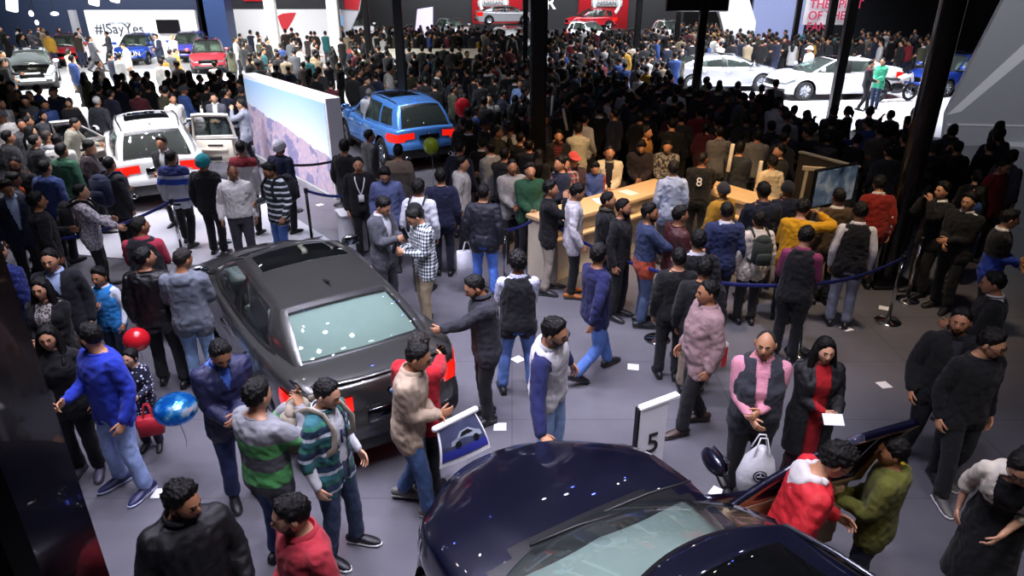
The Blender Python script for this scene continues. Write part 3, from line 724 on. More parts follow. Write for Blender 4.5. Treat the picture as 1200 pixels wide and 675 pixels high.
def make_wheel(parent, x, y, r, w, side, rim_col='#aeb2b8', spokes=10, steer=0):
    mb = MB(); mb.lathe((0, 0, 0), [(r * .62, -w / 2), (r * .90, -w / 2), (r * .985, -w * .36), (r, -w * .2), (r, w * .2), (r * .985, w * .36), (r * .90, w / 2), (r * .62, w / 2), (r * .60, 0), (r * .62, -w / 2)], 36, 'y', cap=False)
    o = mb.build('wheel', plain('tyre_rubber', '#0d0d0e', .8), parent); o.location = (x, y, r); o.rotation_euler = (0, 0, steer)
    q = MB(); k = w * .30 * side
    q.lathe((0, 0, 0), [(r * .60, k * .2), (r * .68, k * 1.45), (r * .70, k * 1.5), (r * .64, k * 1.55), (r * .60, k * 1.2)], 36, 'y')
    q.lathe((0, 0, 0), [(.001, k * .2), (r * .62, k * .2)], 24, 'y', 1)
    for a in range(spokes):
        t = 2 * PI * a / spokes; d = np.array([math.cos(t), 0, math.sin(t)])
        q.tube([d * r * .10 + np.array([0, k * 1.1, 0]), d * r * .35 + np.array([0, k * 1.25, 0]), d * r * .64 + np.array([0, k * 1.35, 0])], [(.026, .02), (.020, .02), (.024, .02)], 6, ref=(0, 1, 0))
    q.lathe((0, 0, 0), [(r * .16, k * .8), (r * .16, k * 1.3), (r * .10, k * 1.45), (.002, k * 1.45)], 16, 'y')
    q.build('rim', [plain('alloy', rim_col, .25, metal=1, var=.05), plain('brake_dark', '#17171a', .5)], o)
SEDAN = dict(L=4.80, W=1.84, deck=[(-2.40, .985), (-2.28, 1.02), (-2.0, 1.045), (-1.6, 1.03), (-1.0, .97), (0, .945), (1.0, .95), (1.35, .975), (1.75, .93), (2.1, .85), (2.32, .76), (2.40, .70)],
    w=[(-2.40, .72), (-2.2, .79), (-1.8, .835), (-1, .86), (0, .865), (1, .86), (1.6, .84), (2.0, .79), (2.25, .72), (2.40, .64)], kr=.16, kf=.36, crown=.05, wr=.335, xw=(-1.42, 1.42),
    gb=(-1.88, 1.32), gr=(-1.16, .38), gw=[(-1.9, .68), (-1.3, .765), (-.5, .80), (.6, .80), (1.35, .74)], rw=[(-1.16, .575), (-.3, .615), (.42, .575)], rz=[(-1.16, 1.335), (-.6, 1.395), (-.1, 1.415), (.42, 1.375)], kg=.16, kgr=.12,
    doors=((-1.12, -.12), (-.12, 1.02)), win=((.185, .525), (.575, .955)), fmap=[(0, -1.16), (.2, -.92), (.55, -.19), (1, .38)], sun=(.50, .93, .78), tail=((.86, .98), .40), plate_z=.66, suv=False)
SUV = dict(L=4.46, W=1.83, deck=[(-2.23, 1.03), (-2.1, 1.05), (-1.6, 1.05), (-1.0, 1.03), (0, 1.01), (.8, 1.02), (1.05, 1.065), (1.4, 1.055), (1.8, 1.0), (2.05, .93), (2.18, .86), (2.23, .80)],
    w=[(-2.23, .70), (-2.1, .77), (-1.7, .835), (-1, .855), (0, .86), (1, .855), (1.5, .84), (1.85, .79), (2.1, .72), (2.23, .66)], kr=.14, kf=.30, crown=.06, wr=.36, xw=(-1.36, 1.36),
    gb=(-2.13, 1.06), gr=(-1.78, .22), gw=[(-2.15, .68), (-1.6, .775), (-.6, .805), (.5, .80), (1.06, .74)], rw=[(-1.8, .54), (-.8, .605), (.22, .57)], rz=[(-1.8, 1.535), (-1.2, 1.59), (-.5, 1.61), (.22, 1.565)], kg=.18, kgr=.14,
    doors=((-1.06, -.10), (-.10, .98)), win=((.345, .61), (.66, .955)), win3=(.10, .31), fmap=[(0, -1.78), (.335, -1.02), (.636, -.24), (1, .22)], sun=(.35, .90, .72), tail=((.86, 1.0), .30), plate_z=.80, suv=True)
HATCH = dict(SUV, L=4.0, W=1.70, **dict(deck=[(-2.0, .93), (-1.9, .95), (-1.4, .95), (-.8, .94), (0, .92), (.7, .93), (.95, .965), (1.3, .94), (1.6, .88), (1.85, .79), (2.0, .68)],
    w=[(-2.0, .64), (-1.85, .71), (-1.4, .77), (-.8, .79), (0, .80), (1, .79), (1.4, .77), (1.7, .72), (2.0, .60)], wr=.31, xw=(-1.22, 1.25), gb=(-1.9, .98), gr=(-1.55, .15), gw=[(-1.9, .62), (-1.4, .70), (-.4, .74), (.5, .73), (.98, .68)],
    rw=[(-1.55, .50), (-.6, .56), (.15, .53)], rz=[(-1.55, 1.43), (-1, 1.49), (-.4, 1.51), (.15, 1.46)], doors=((-.95, -.10), (-.10, .90)), plate_z=.72, fmap=[(0, -1.55), (.33, -.92), (.63, -.22), (1, .15)]))
def make_car(name, label, loc, rzdeg, spec, col, metallic=.5, rough=.28, group=None, lod=0, opened={}, scale=1.0, black=True, interior='#b9b2a4', glasscol=('#b9cdc6', .12), rim='#aeb2b8', hood_up=False, boot_up=False, sunroof=True, emblem=True, detail=True, rear_shine=False):
    K = dict(spec); ip = lambda tab, x: float(np.interp(x, [a for a, _ in tab], [b for _, b in tab]))
    def sp(tab, x):  # smooth interpolation
        return (ip(tab, x - .07) + ip(tab, x) * 2 + ip(tab, x + .07)) / 4
    root = thing(name, label, 'car', loc, math.radians(rzdeg), group); root.scale = (scale,) * 3
    S = Shell(); L = K['L']; h = L / 2; step = .065 if lod == 0 else .11; ni = int(L / step); nj = 21 if lod == 0 else 13
    X = -h + L * (.5 - .5 * np.cos(np.linspace(0, PI, ni))) * .45 + np.linspace(0, L, ni) * .55; T = np.linspace(-1, 1, nj)
    def deckz(x, t): 
        z = sp(K['deck'], x) - K['crown'] * abs(t) ** 2.4
        if x > K['gb'][1]: z += .012 * math.exp(-((abs(t) - .52) / .07) ** 2) * min(1, (x - K['gb'][1]) * 3) * (1 if x < h - .3 else max(0, (h - x) / .3))
        return z
    deck = [[(x + K['kr'] * abs(t) ** 2.6 * max(0, 1 - (x + h) / .5) ** 1.2 - K['kf'] * abs(t) ** 2.4 * max(0, 1 - (h - x) / .8) ** 1.2, sp(K['w'], x) * t, deckz(x, t)) for t in T] for x in X]
    zs = .27 if K['suv'] else .22; rows = [0, .025, .07, .13, .2, .27, .34, .41, .48, .55, .62, .69, .76, .83, .9, .96, 1.0] if lod == 0 else [0, .06, .15, .3, .45, .6, .75, .9, 1]
    side = [(0, 0), (.025, .012), (.07, .026), (.16, .036), (.26, .044), (.34, .034), (.5, .046), (.65, .050), (.8, .044), (.9, .05), (1, .02)]
    fas = [(0, 0), (.03, .014), (.10, .025), (.3, .03), (.42, .03), (.5, .062), (.62, .075), (.85, .07), (1, .02)]
    def wall(p, n, v, ij, ft):
        e = abs(n[0]); b = ip(side, v) * (1 - e) + ip(fas, v) * e
        if e < .7:
            for xw in K['xw']: b += .022 * math.exp(-((p[0] - xw) / .42) ** 2) * math.sin(PI * min(1, v * 1.1))
        z = p[2] + (zs + (.10 * max(0, e - .6) if p[0] > 0 else .12 * max(0, e - .6)) - p[2]) * v
        return (p[0] + n[0] * b, p[1] + n[1] * b, z)
    S.grid(deck, rows, wall, 'b_'); nlow = S.n
    # greenhouse
    gi = int((K['gb'][1] - K['gb'][0]) / (.05 if lod == 0 else .1)); gj = 21 if lod == 0 else 13; TT = np.linspace(-1, 1, gj); U = np.linspace(0, 1, gi)
    roof = []; base = []
    for u in U:
        xr = ip(K['fmap'], u); xb = K['gb'][0] + (K['gb'][1] - K['gb'][0]) * u; a = []; bb = []
        for t in TT:
            ef = max(0, 1 - (1 - u) / .18); er = max(0, 1 - u / .18)
            a.append((xr + K['kgr'] * (.55 - t * t) * ef - K['kgr'] * .5 * (.55 - t * t) * er, sp(K['rw'], xr) * t, sp(K['rz'], xr) - .045 * abs(t) ** 2.2))
            x_ = xb + K['kg'] * (.5 - t * t) * ef - K['kg'] * .6 * (.5 - t * t) * er; w_ = sp(K['gw'], xb)
            bb.append((x_, w_ * t, deckz(x_, min(1, w_ / max(sp(K['w'], x_), .1) * abs(t))) - .012))
        roof.append(a); base.append(bb)
    gr = [0, .035, .09, .15, .22, .3, .4, .5, .6, .7, .78, .85, .9, .94, .97, 1.0] if lod == 0 else [0, .09, .2, .4, .6, .8, .9, .95, 1]
    def gwall(p, n, v, ij, ft):
        B = np.array(base[ij[0]][ij[1]]); q = np.array(p) * (1 - v) + B * v; q = q + n * .035 * math.sin(PI * v) + np.array([0, 0, .012 * math.sin(PI * v)]); return q
    S.grid(roof, gr, gwall, 'g_'); S.done()
    # wheel arches
    kill = set(); Ra = K['wr'] + .055
    lowsides = [k for k, I in enumerate(S.I) if I[0] in ('b_left', 'b_right')]
    for k in lowsides:
        c = S.C[k]
        for xw in K['xw']:
            if math.hypot(c[0] - xw, c[2] - K['wr']) < Ra: kill.add(k)
    cnt = {}
    for k in lowsides:
        for i in S.F[k]: cnt.setdefault(i, [0, 0]); cnt[i][k in kill] += 1
    for i, (a, b) in cnt.items():
        if a and b:
            p = S.V[i]
            for xw in K['xw']:
                d = math.hypot(p[0] - xw, p[2] - K['wr'])
                if d < Ra * 1.35 and p[2] > zs + .02: S.V[i][0] = xw + (p[0] - xw) * Ra / d; S.V[i][2] = K['wr'] + (p[2] - K['wr']) * Ra / d
    # sort faces into panels
    G = {}; put = lambda n, k, m=0: G.setdefault(n, []).append((k, m))
    (xr0, xr1), (xf0, xf1) = K['doors']; (r0, r1), (f0, f1) = K['win']; w3 = K.get('win3'); sun = K['sun']; tx, tz = K['tail']
    zt_rear = sp(K['deck'], -h)
    for k, (kind, f, t, v, _) in enumerate(S.I):
        if k in kill: continue
        c = S.C[k]; sd = 'L' if c[1] > 0 else 'R'
        if kind == 'b_deck':
            inside = K['gb'][0] + .1 < c[0] < K['gb'][1] - .18 and abs(c[1]) < sp(K['gw'], c[0]) - .07
            if inside: continue
            hd = c[0] > K['gb'][1] + .13 - .2 * t * t and abs(t) < .90 and c[0] < h - .10; put('hood' if hd else ('lid' if (not K['suv']) and c[0] < K['gb'][0] - .02 and abs(t) < .86 else 'body'), k, 1 if (not hd and K['gb'][1] - .25 < c[0] < K['gb'][1] + .16 and abs(t) < .88) else 0)
        elif kind in ('b_left', 'b_right', 'b_rear', 'b_front'):
            if c[0] < -h + .50 and .10 < v < .42 and abs(c[1]) > .36 and not (abs(c[1]) < .60 and v > .34): put('tail' + sd, k)
            elif c[0] > h - .60 and .13 < v < .36 and abs(c[1]) > .42: put('head' + sd, k)
            elif kind == 'b_front' and abs(c[1]) < .40 and .50 < c[2] < .74: put('grille', k)
            elif kind == 'b_rear' and c[2] < .46 + .08 * K['suv']: put('body', k, 1)
            elif kind == 'b_front' and c[2] < .42: put('body', k, 1)
            elif kind in ('b_left', 'b_right') and xr0 < c[0] < xr1 and v < .86: put('door_r' + sd, k)
            elif kind in ('b_left', 'b_right') and xf0 < c[0] < xf1 and v < .86: put('door_f' + sd, k)
            elif kind == 'b_rear' and c[2] > .50 and abs(t) < .80: put('lid', k)
            elif K['suv'] and kind in ('b_left', 'b_right') and v > .84: put('body', k, 1)
            else: put('body', k)
        elif kind == 'g_deck':
            if sunroof and sun[0] < f < sun[1] and abs(t) < sun[2]:
                put('sunroof', k)
            else: put('body', k)
        elif kind == 'g_front':
            put('windshield' if abs(t) < .93 and .05 < v < .97 else 'body', k, 0 if abs(t) >= .93 else 1)
        elif kind == 'g_rear':
            top = .10 if not K['suv'] else .14
            if abs(t) < .88 and top < v < (.92 if not K['suv'] else .93): put('rear_window', k)
            elif abs(t) < .92 and .05 < v: put('body', k, 1)
            else: put('body', k)
        else:
            lo, hi = .12, .90
            if r0 < f < r1 and lo < v < hi: put('win_r' + sd, k)
            elif f0 < f < f1 and lo < v < hi: put('win_f' + sd, k)
            elif w3 and w3[0] < f < w3[1] and lo + .08 < v < hi: put('win_q' + sd, k)
            else:
                m = 1 if (r1 <= f <= f0 and v > .1) or v >= .96 else 0
                if r0 - .03 < f <= (r1 + f0) / 2 and v > .06: put('door_r' + sd, k, m)
                elif (r1 + f0) / 2 < f < f1 + .03 and v > .06: put('door_f' + sd, k, m)
                else: put('body', k, m)
    pm = paint('car_paint', col, metallic, rough); gm = glass(*glasscol); inn = plain('interior_trim', interior, .6)
    P_ = lambda n: ([k for k, m in G[n]], [m for k, m in G[n]])
    ids, mi = P_('body'); body = S.cut(ids, 'body', [pm, BLK()], root, midx=mi)
    ids, mi = P_('hood'); ho = S.cut(ids, 'hood', [pm, BLK()], root, solid=0)
    if hood_up:
        hx = K['gb'][1] + .02; hz = sp(K['deck'], hx); ho.data.transform(Matrix.Translation((-hx, 0, -hz))); ho.location = (hx, 0, hz); ho.rotation_euler = (0, math.radians(-48), 0)
    if 'lid' in G:
        ids, mi = P_('lid'); lid = S.cut(ids, 'tailgate' if K['suv'] else 'boot_lid', pm, root)
        if boot_up:
            hx = K['gr'][0]; hz = sp(K['rz'], hx)
    S.cut(P_('windshield')[0], 'windshield', gm, root, .004); rw = S.cut(P_('rear_window')[0], 'rear_window', gm, root, .004)
    if rear_shine: S.cut(P_('rear_window')[0], 'rear_reflection_sheet', plain('rear_reflection_tone', '#7f8c86', .8), root, .01, -.035)  # added pale sheet behind the rear glass, stands in for its bright reflection
    if 'sunroof' in G: S.cut(P_('sunroof')[0], 'sunroof', glass('#202426', .5, 'sunroof_glass'), root, .006)
    for sd, sg in (('L', 1), ('R', -1)):
        for q, (a, b), hingex in (('r', K['doors'][0], xr1), ('f', K['doors'][1], xf1)):
            n = 'door_' + q + sd; ids, mi = P_(n); yh = sp(K['w'], hingex) * sg + .03 * sg; loc_ = (hingex, yh, 0)
            op = opened.get(q + sd, 0)
            d = S.cut(ids, 'door', [pm, BLK(), inn], root, midx=mi, loc=loc_, solid=.05 if op else 0); d.rotation_euler = (0, 0, math.radians(-sg * op) if op else 0)
            wn = S.cut(P_('win_' + q + sd)[0], 'side_window', gm, d, .004, loc=loc_); wn.location = (0, 0, 0)
            zc = sp(K['deck'], (a + b) / 2)
            xh = a + (.16 if q == 'r' else .14); hz = zc - .17
            mb = MB(); yb = (sp(K['w'], xh) + .048) * sg
            mb.tube([(xh - .10, yb, hz), (xh - .06, yb + sg * .032, hz + .004), (xh + .06, yb + sg * .032, hz + .004), (xh + .10, yb, hz)], [(.014, .010)] * 4, 8, ref=(0, 0, 1))
            ho_ = mb.build('door_handle', CHROME() if not K['suv'] else pm, d); ho_.location = (-loc_[0], -loc_[1], 0)
            if op and lod == 0:      # lining of the opened door
                mb = MB(); y0 = sp(K['w'], (a + b) / 2) - .05
                mb.box(((a + b) / 2, (y0 - .03) * sg, .66), (b - a - .16, .05, .50), bev=.02); mb.box(((a + b) / 2 + .02, (y0 - .08) * sg, .70), (b - a - .34, .07, .07), bev=.025)
                lo_ = mb.build('door_lining', inn, d); lo_.location = (-loc_[0], -loc_[1], 0)
                mb = MB(); mb.box(((a + b) / 2 - .05, (y0 - .115) * sg, .80), (.34, .02, .05), bev=.008); mb.box(((a + b) / 2 + .12, (y0 - .06) * sg, .50), (.5, .05, .10), bev=.02)
                lo_ = mb.build('door_pocket', BLK(), d); lo_.location = (-loc_[0], -loc_[1], 0)
            if q == 'f':
                mb = MB(); xm = b - .08; ym = (sp(K['w'], xm) - .03) * sg; zm = zc + .10
                mb.tube([(xm, ym - .02 * sg, zm - .04), (xm, ym + .06 * sg, zm)], [(.03, .02)] * 2, 8, ref=(0, 0, 1), mi=1)
                mb.ball((xm, ym + .14 * sg, zm + .03), (.055, .125, .075), 14, 10); mb.box((xm - .052, ym + .14 * sg, zm + .03), (.012, .19, .11), mi=2, bev=.005)
                mo = mb.build('mirror', [pm, BLK(), plain('mirror_face', '#9aa4b0', .05, metal=1)], d); mo.location = (-loc_[0], -loc_[1], 0)
        if 'win_q' + sd in G: S.cut(P_('win_q' + sd)[0], 'side_window', gm, root, .004)
        if 'tail' + sd in G:
            ids = P_('tail' + sd)[0]; tl = S.cut(ids, 'tail_light', tail_glass(), root, .004, .012)
        if 'head' + sd in G:
            hl = S.cut(P_('head' + sd)[0], 'headlight', plain('headlamp_lens', '#c9d2dc', .06, metal=.6, coat=.8, var=.5, scale=30), root, .004, .008)
    if 'grille' in G: S.cut(P_('grille')[0], 'grille', plain('grille_black', '#08080a', .3, metal=.5), root, .01, .004)
    # underside, arches, cabin
    mb = MB(); y = K['W'] / 2 - .12; mb.box((0, 0, .30), (L - .9, 2 * y - .36, .22), bev=.04)
    for xw in K['xw']:
        for sg in (1, -1):
            a = np.linspace(-.25, PI + .25, 15); V = [(xw + Ra * math.cos(q), sg * yy, K['wr'] + Ra * math.sin(q)) for yy in (y + .06, y - .28) for q in a]
            mb.add(V, [(i, i + 1, 15 + i + 1, 15 + i) for i in range(14)] + [tuple(range(15, 30))])
    mb.build('underbody', BLK(), root)
    for xw in K['xw']:
        for sg in (1, -1): make_wheel(root, xw, sg * (K['W'] / 2 - .135), K['wr'], .225, sg, rim)
    zf = .50 + .06 * K['suv']; mb = MB(); c0 = (K['gb'][0] + .25, K['gb'][1] - .15)
    mb.box(((c0[0] + c0[1]) / 2, 0, zf - .12), (c0[1] - c0[0], 2 * y - .10, .06)); mb.build('cabin_floor', plain('cabin_carpet', '#26262a', .9), root)
    sx = K['doors'][1][0] + .42
    def seat(x, yy, w):
        q = MB(); q.box((x, yy, zf + .10), (.52, w, .20), bev=.06); q.box((x - .30, yy, zf + .42), (.16, w, .62), ry(-.22), bev=.06)
        for s_ in ((0,) if w < .7 else (-.38, .38)): q.box((x - .385, yy + s_, zf + (.80 if w < .7 else .70)), (.10, .27, .17), ry(-.22), bev=.04)
        return q
    for sg in (1, -1): seat(sx, sg * .37, .50).build('seat', inn, root)
    seat(sx - .86, 0, 1.28).build('rear_seat', inn, root)
    xd = K['gb'][1] - .02; zd = sp(K['deck'], xd)
    q = MB(); q.tube([(xd - .25, -.68, zd - .10), (xd - .22, 0, zd - .08), (xd - .25, .68, zd - .10)], [(.24, .085)] * 3, 14, ref=(0, 0, 1)); q.build('dashboard', plain('dash_top', '#a9b4ae', .7) if lod == 0 else BLK(), root)
    q = MB(); q.torus((xd - .56, -.37, zd - .03), .185, .016, 24, 8, ry(1.15)); q.box((xd - .55, -.37, zd - .03), (.03, .32, .05), ry(-.4)); q.box((xd - .52, -.37, zd - .06), (.05, .12, .12), ry(-.4), bev=.02); q.build('steering_wheel', BLK(), root)
    if not K['suv']:
        q = MB(); q.box((K['gb'][0] + .34, 0, .985), (.46, 1.20, .03), bev=.01); q.build('parcel_shelf', plain('shelf_cloth', '#b9c2bd', .8), root)
    if detail:
        # plates, badges, wipers, exhausts
        mb = MB(); mb.box((-h - .055, 0, K['plate_z']), (.03, .52, .14), bev=.006); mb.build('plate_recess', GLOSS(), root)
        for sg in (1, -1):
            mb = MB(); mb.lathe((-h + .02, sg * .56, .34), [(.035, .1), (.048, .1), (.05, -.05), (.04, -.05), (.036, .06), (.002, .06)], 20, 'x'); mb.build('exhaust_tip', CHROME(), root)
        if emblem:
            for xe, ze, nx in ((-h - .028, zt_rear - .14, -1), ):
                mb = MB(); mb.lathe((xe, 0, ze), [(.002, nx * .016), (.041, nx * .012), (.043, 0)], 24, 'x'); 
                for a in range(4):
                    V = [(xe + nx * .018, 0, ze)] + [(xe + nx * .0175, .029 * math.cos(PI / 2 * (a + k / 6)), ze + .029 * math.sin(PI / 2 * (a + k / 6))) for k in range(7)]; mb.add(V, [tuple(range(8))], 1 + a % 2)
                mb.build('emblem', [GLOSS(), plain('emblem_white', '#e8ecf0', .3), plain('emblem_blue', '#2a6cc0', .3)], root)
        for sg, off in ((1, .10), (-1, -.42)):
            xb, zb = K['gb'][1] + .03, sp(K['deck'], K['gb'][1]) + .012; a = np.array([xb - .02, off + .30, zb + .025]); b_ = np.array([xb - .16, off - .25, zb + .125])
            mb = MB(); mb.tube([a, (a + b_) / 2 + np.array([0, 0, .02]), b_], [.012, .010, .007], 6); mb.build('wiper', BLK(), root)
        mb = MB(); zr = sp(K['rz'], K['gr'][0] + .25); mb.tube([(K['gr'][0] + .16, 0, zr + .055), (K['gr'][0] + .22, 0, zr + .04), (K['gr'][0] + .36, 0, zr + .005)], [(.006, .008), (.016, .022), (.02, .012)], 8, ref=(0, 0, 1)); mb.build('antenna', pm, root)
        if K['suv']:
            for sg in (1, -1):
                pts = [(x_, sg * (sp(K['rw'], x_) - .03), sp(K['rz'], x_) - .045 + .035 * (0 if k in (0, 7) else 1)) for k, x_ in enumerate(np.linspace(K['gr'][0] + .1, K['gr'][1] - .05, 8))]
                mb = MB(); mb.tube(pts, [(.014, .012)] * 8, 8, ref=(0, 0, 1)); mb.build('roof_rail', plain('rail_satin', '#8d9197' if black else '#c8ccd0', .3, metal=1), root)
        else:  # bright line round the side glass and boot edge
            mb = MB(); pts = [(-h + .05 + .13 * (abs(t) / .66) ** 2.4, t, sp(K['deck'], -h + .06) + .012 - .03 * abs(t) ** 2) for t in np.linspace(-.66, .66, 13)]
            mb.tube(pts, [(.035, .012)] * 13, 8, ref=(0, 0, 1)); mb.build('boot_spoiler', pm, root)
            for sg in (1, -1):
                mb = MB(); pts = [(x_, sg * (sp(K['gw'], x_) + .012), deckz(x_, sp(K['gw'], x_) / sp(K['w'], x_)) + .02) for x_ in np.linspace(-1.45, .98, 14)]
                mb.tube(pts, [(.006, .009)] * 14, 6, ref=(0, 0, 1)); mb.build('window_trim', CHROME(), root)
    CARBOX.append((loc[0], loc[1], math.radians(rzdeg), L / 2 * scale, K['W'] / 2 * scale))
    return root
# ---------------------------------------------------------------- the hall
def PY(px, py, Y):
    """Point of the vertical plane Y metres away seen at a pixel."""
    x = (px - 600) / F_PX; y = -(py - 337.5) / F_PX
    d = (x, math.cos(TILT) + y * math.sin(TILT), -math.sin(TILT) + y * math.cos(TILT)); t = Y / d[1]
    return Vector((d[0] * t, Y, EYE + d[2] * t))
def mat_floor():
    t = NT('polished_floor'); v = t.coord()
    n1 = t.noise(.7, 5, v, .6); n2 = t.noise(7, 4, v, .7)
    c = t.ramp(n1, [(.3, srgb('#56555b')), (.7, srgb('#68676d'))]); c = t.mix(t.math('MULTIPLY', n2, .18), c, srgb('#525157'))
    br = t.node('ShaderNodeTexBrick'); br.inputs['Scale'].default_value = 1.0; br.inputs['Brick Width'].default_value = 2.4; br.inputs['Row Height'].default_value = 1.2; br.inputs['Mortar Size'].default_value = .006; br.offset = 0
    br.inputs['Color1'].default_value = br.inputs['Color2'].default_value = (1, 1, 1, 1); br.inputs['Mortar'].default_value = (.7, .7, .7, 1); t.link(v, br.inputs['Vector'])
    c = t.mix(1.0, c, br.outputs['Color'], 'MULTIPLY')
    t.set(Base_Color=c, Roughness=t.ramp(n1, [(.3, (.14,) * 3 + (1,)), (.75, (.27,) * 3 + (1,))])); return t.m
def boxobj(name, c, d, mat, parent=None, bev=.01, R=None):
    mb = MB(); mb.box(c, d, R, bev=bev); return mb.build(name, mat, parent, smooth=math.radians(35))
def poly_slab(name, pts, thick, mat, parent=None):
    """Upright slab from points on a vertical plane, thickened away from the viewer (+Y)."""
    n = len(pts); V = [tuple(p) for p in pts] + [(p[0], p[1] + thick, p[2]) for p in pts]
    mb = MB(); mb.add(V, [tuple(range(n)), tuple(range(2 * n - 1, n - 1, -1))] + [(i, i + n, (i + 1) % n + n, (i + 1) % n) for i in range(n)]); return mb.build(name, mat, parent, smooth=False)
def text(name, body, size, loc, rot, mat, parent=None, depth=.01, align='CENTER', bold=.0, spacing=1.0):
    cu = bpy.data.curves.new(name, 'FONT'); cu.body = body; cu.size = size; cu.extrude = depth; cu.align_x = align; cu.align_y = 'CENTER'; cu.offset = bold; cu.space_line = spacing
    tmp = bpy.data.objects.new('tmp', cu); COL.objects.link(tmp); dg = bpy.context.evaluated_depsgraph_get(); dg.update()
    me = bpy.data.meshes.new_from_object(tmp.evaluated_get(dg)); bpy.data.objects.remove(tmp); me.materials.clear(); me.materials.append(mat)
    o = bpy.data.objects.new(name, me); COL.objects.link(o); o.location = loc; o.rotation_euler = rot
    if parent is not None: o.parent = parent
    if spacing != 1: pass
    return o
W_ = lambda c='#e9eaee', **k: plain('white_panel', c, .55, var=.04, **k)
NAVY = plain('navy_wall', '#1c2a48', .6); BLACK = plain('black_wall', '#15161a', .6); DK = plain('column_black', '#0a0a0c', .35)
# floor, platforms, walls, ceiling
mb = MB(); mb.box((2, 36, -.1), (110, 92, .2)); struct(mb.build('floor', mat_floor(), smooth=False))
def platform(name, pts, z, col, rough=.25):
    n = len(pts); mb = MB(); V = [(x, y, 0.001) for x, y in pts] + [(x, y, z) for x, y in pts]
    mb.add(V, [tuple(range(n, 2 * n))] + [(i, (i + 1) % n, (i + 1) % n + n, i + n) for i in range(n)]); return struct(mb.build(name, plain('platform_gloss', col, rough, var=.05), smooth=False))
platform('floor_left_stage', [(-30, 17.2), (-8.6, 17.2), (-4.6, 21.5), (-4.2, 44), (-30, 44)], .06, '#d9d9dc')
platform('floor_right_stage', [(4.6, 22.9), (14.5, 18.6), (30, 24), (30, 34), (5.2, 34)], .10, '#dcdce2')
platform('floor_car_stand', [(-10.6, 11.4), (-3.6, 9.9), (-3.0, 11.1), (-5.9, 14.8), (-8.6, 17.0)], .02, '#a9a9b0')
for nm, c, d, m in (('wall_back', (2, 74, 4.5), (110, .4, 9), BLACK), ('wall_left', (-40, 36, 4.5), (.4, 92, 9), NAVY), ('wall_right', (52, 36, 4.5), (.4, 92, 9), BLACK), ('wall_front', (2, -9.8, 4.5), (110, .4, 9), BLACK), ('ceiling', (2, 32, 9.1), (110, 86, .2), plain('ceiling_dark', '#1a1a1e', .8))):
    struct(boxobj(nm, c, d, m, bev=0))
# left display hall
YL = 44.0
def panel_px(name, x0, y0, x1, y1, Y, mat, thick=.3, floor=False, top=None):
    a, b = PY(x0, y0, Y), PY(x1, y1, Y); z1 = a.z if top is None else top; z0 = 0 if floor else b.z
    return boxobj(name, ((a.x + b.x) / 2, Y + thick / 2, (z0 + z1) / 2), (abs(b.x - a.x), thick, z1 - z0), mat, bev=0)
struct(panel_px('wall_left_hall', -40, 0, 240, 60, YL + .6, plain('navy_hall', '#16233e', .6), .3, True, 8))
o = panel_px('display_wall', 98, 12, 236, 60, YL, W_(), .3, True)
tag(o, 'white display wall with a hashtag slogan and a small black screen', 'display wall')
p = PY(140, 34, YL); pr = text('slogan_text', '#ISayYes', .82, (p.x, YL - .03, p.z), (PI / 2, 0, 0), plain('slogan_grey', '#3c4450', .6)); pr.parent = o; 
p = PY(140, 26.5, YL); q = text('small_text', 'start with yes', .24, (p.x, YL - .03, p.z), (PI / 2, 0, 0), plain('slogan_pale', '#8f98a4', .6), o)
a = PY(198, 31, YL); q = boxobj('screen', (a.x, YL - .08, a.z), (1.35, .12, .78), plain('screen_black', '#141518', .2), o); q.location = (0, 0, 0)
o = panel_px('display_wall', 79, 12, 98, 62, YL - 1.5, plain('grey_return', '#8f9198', .6), .3, True); tag(o, 'narrow grey return panel at the left end of the slogan wall', 'display wall')
o = panel_px('hall_column', 237, 0, 272, 62, YL - 2, plain('navy_column', '#2b4270', .5), 1.2, True, 7); tag(o, 'broad navy blue column between the slogan wall and the long white wall', 'column')
o = panel_px('display_wall', 268, 11, 402, 55, YL + 1, W_('#eeeef0'), .3, True); tag(o, 'long white display wall with a red swoosh behind the white posts', 'display wall')
mb = MB(); pts = [PY(x, y, YL + .98) for x, y in ((325, 19), (331, 16), (340, 15), (347, 15), (343, 24), (337, 34), (333, 38), (329, 30))]; q = poly_slab('red_swoosh', pts, .02, plain('swoosh_red', '#d2303a', .5), o); q['label'] = 'red painted swoosh'
q = poly_slab('blue_panel', [PY(x, y, YL + .98) for x, y in ((394, 18), (402, 18), (402, 33), (394, 33))], .02, plain('sky_blue_print', '#86b8e4', .5), o)
o = panel_px('sign_fascia', 268, 1, 402, 11, YL + 1.2, plain('fascia_dark', '#2a2a30', .5), .5, False, 6.5); tag(o, 'dark fascia with a red strip above the long white wall', 'sign')
q = panel_px('red_strip', 284, -8, 314, 1.5, YL + 1.1, plain('strip_red', '#c01f28', .4), .1); q.parent = o
o = poly_slab('red_white_fin', [PY(x, y, YL + 2) for x, y in ((398, -10), (424, -10), (420, 14), (411, 34), (404, 59), (393, 59))], .3, W_()); tag(o, 'white angled fin with red upper half beside the thin black posts', 'display panel')
q = poly_slab('red_upper', [PY(x, y, YL + 1.97) for x, y in ((398, -10), (424, -10), (420, 12), (398, 10))], .02, plain('fin_red', '#d2303a', .5), o)
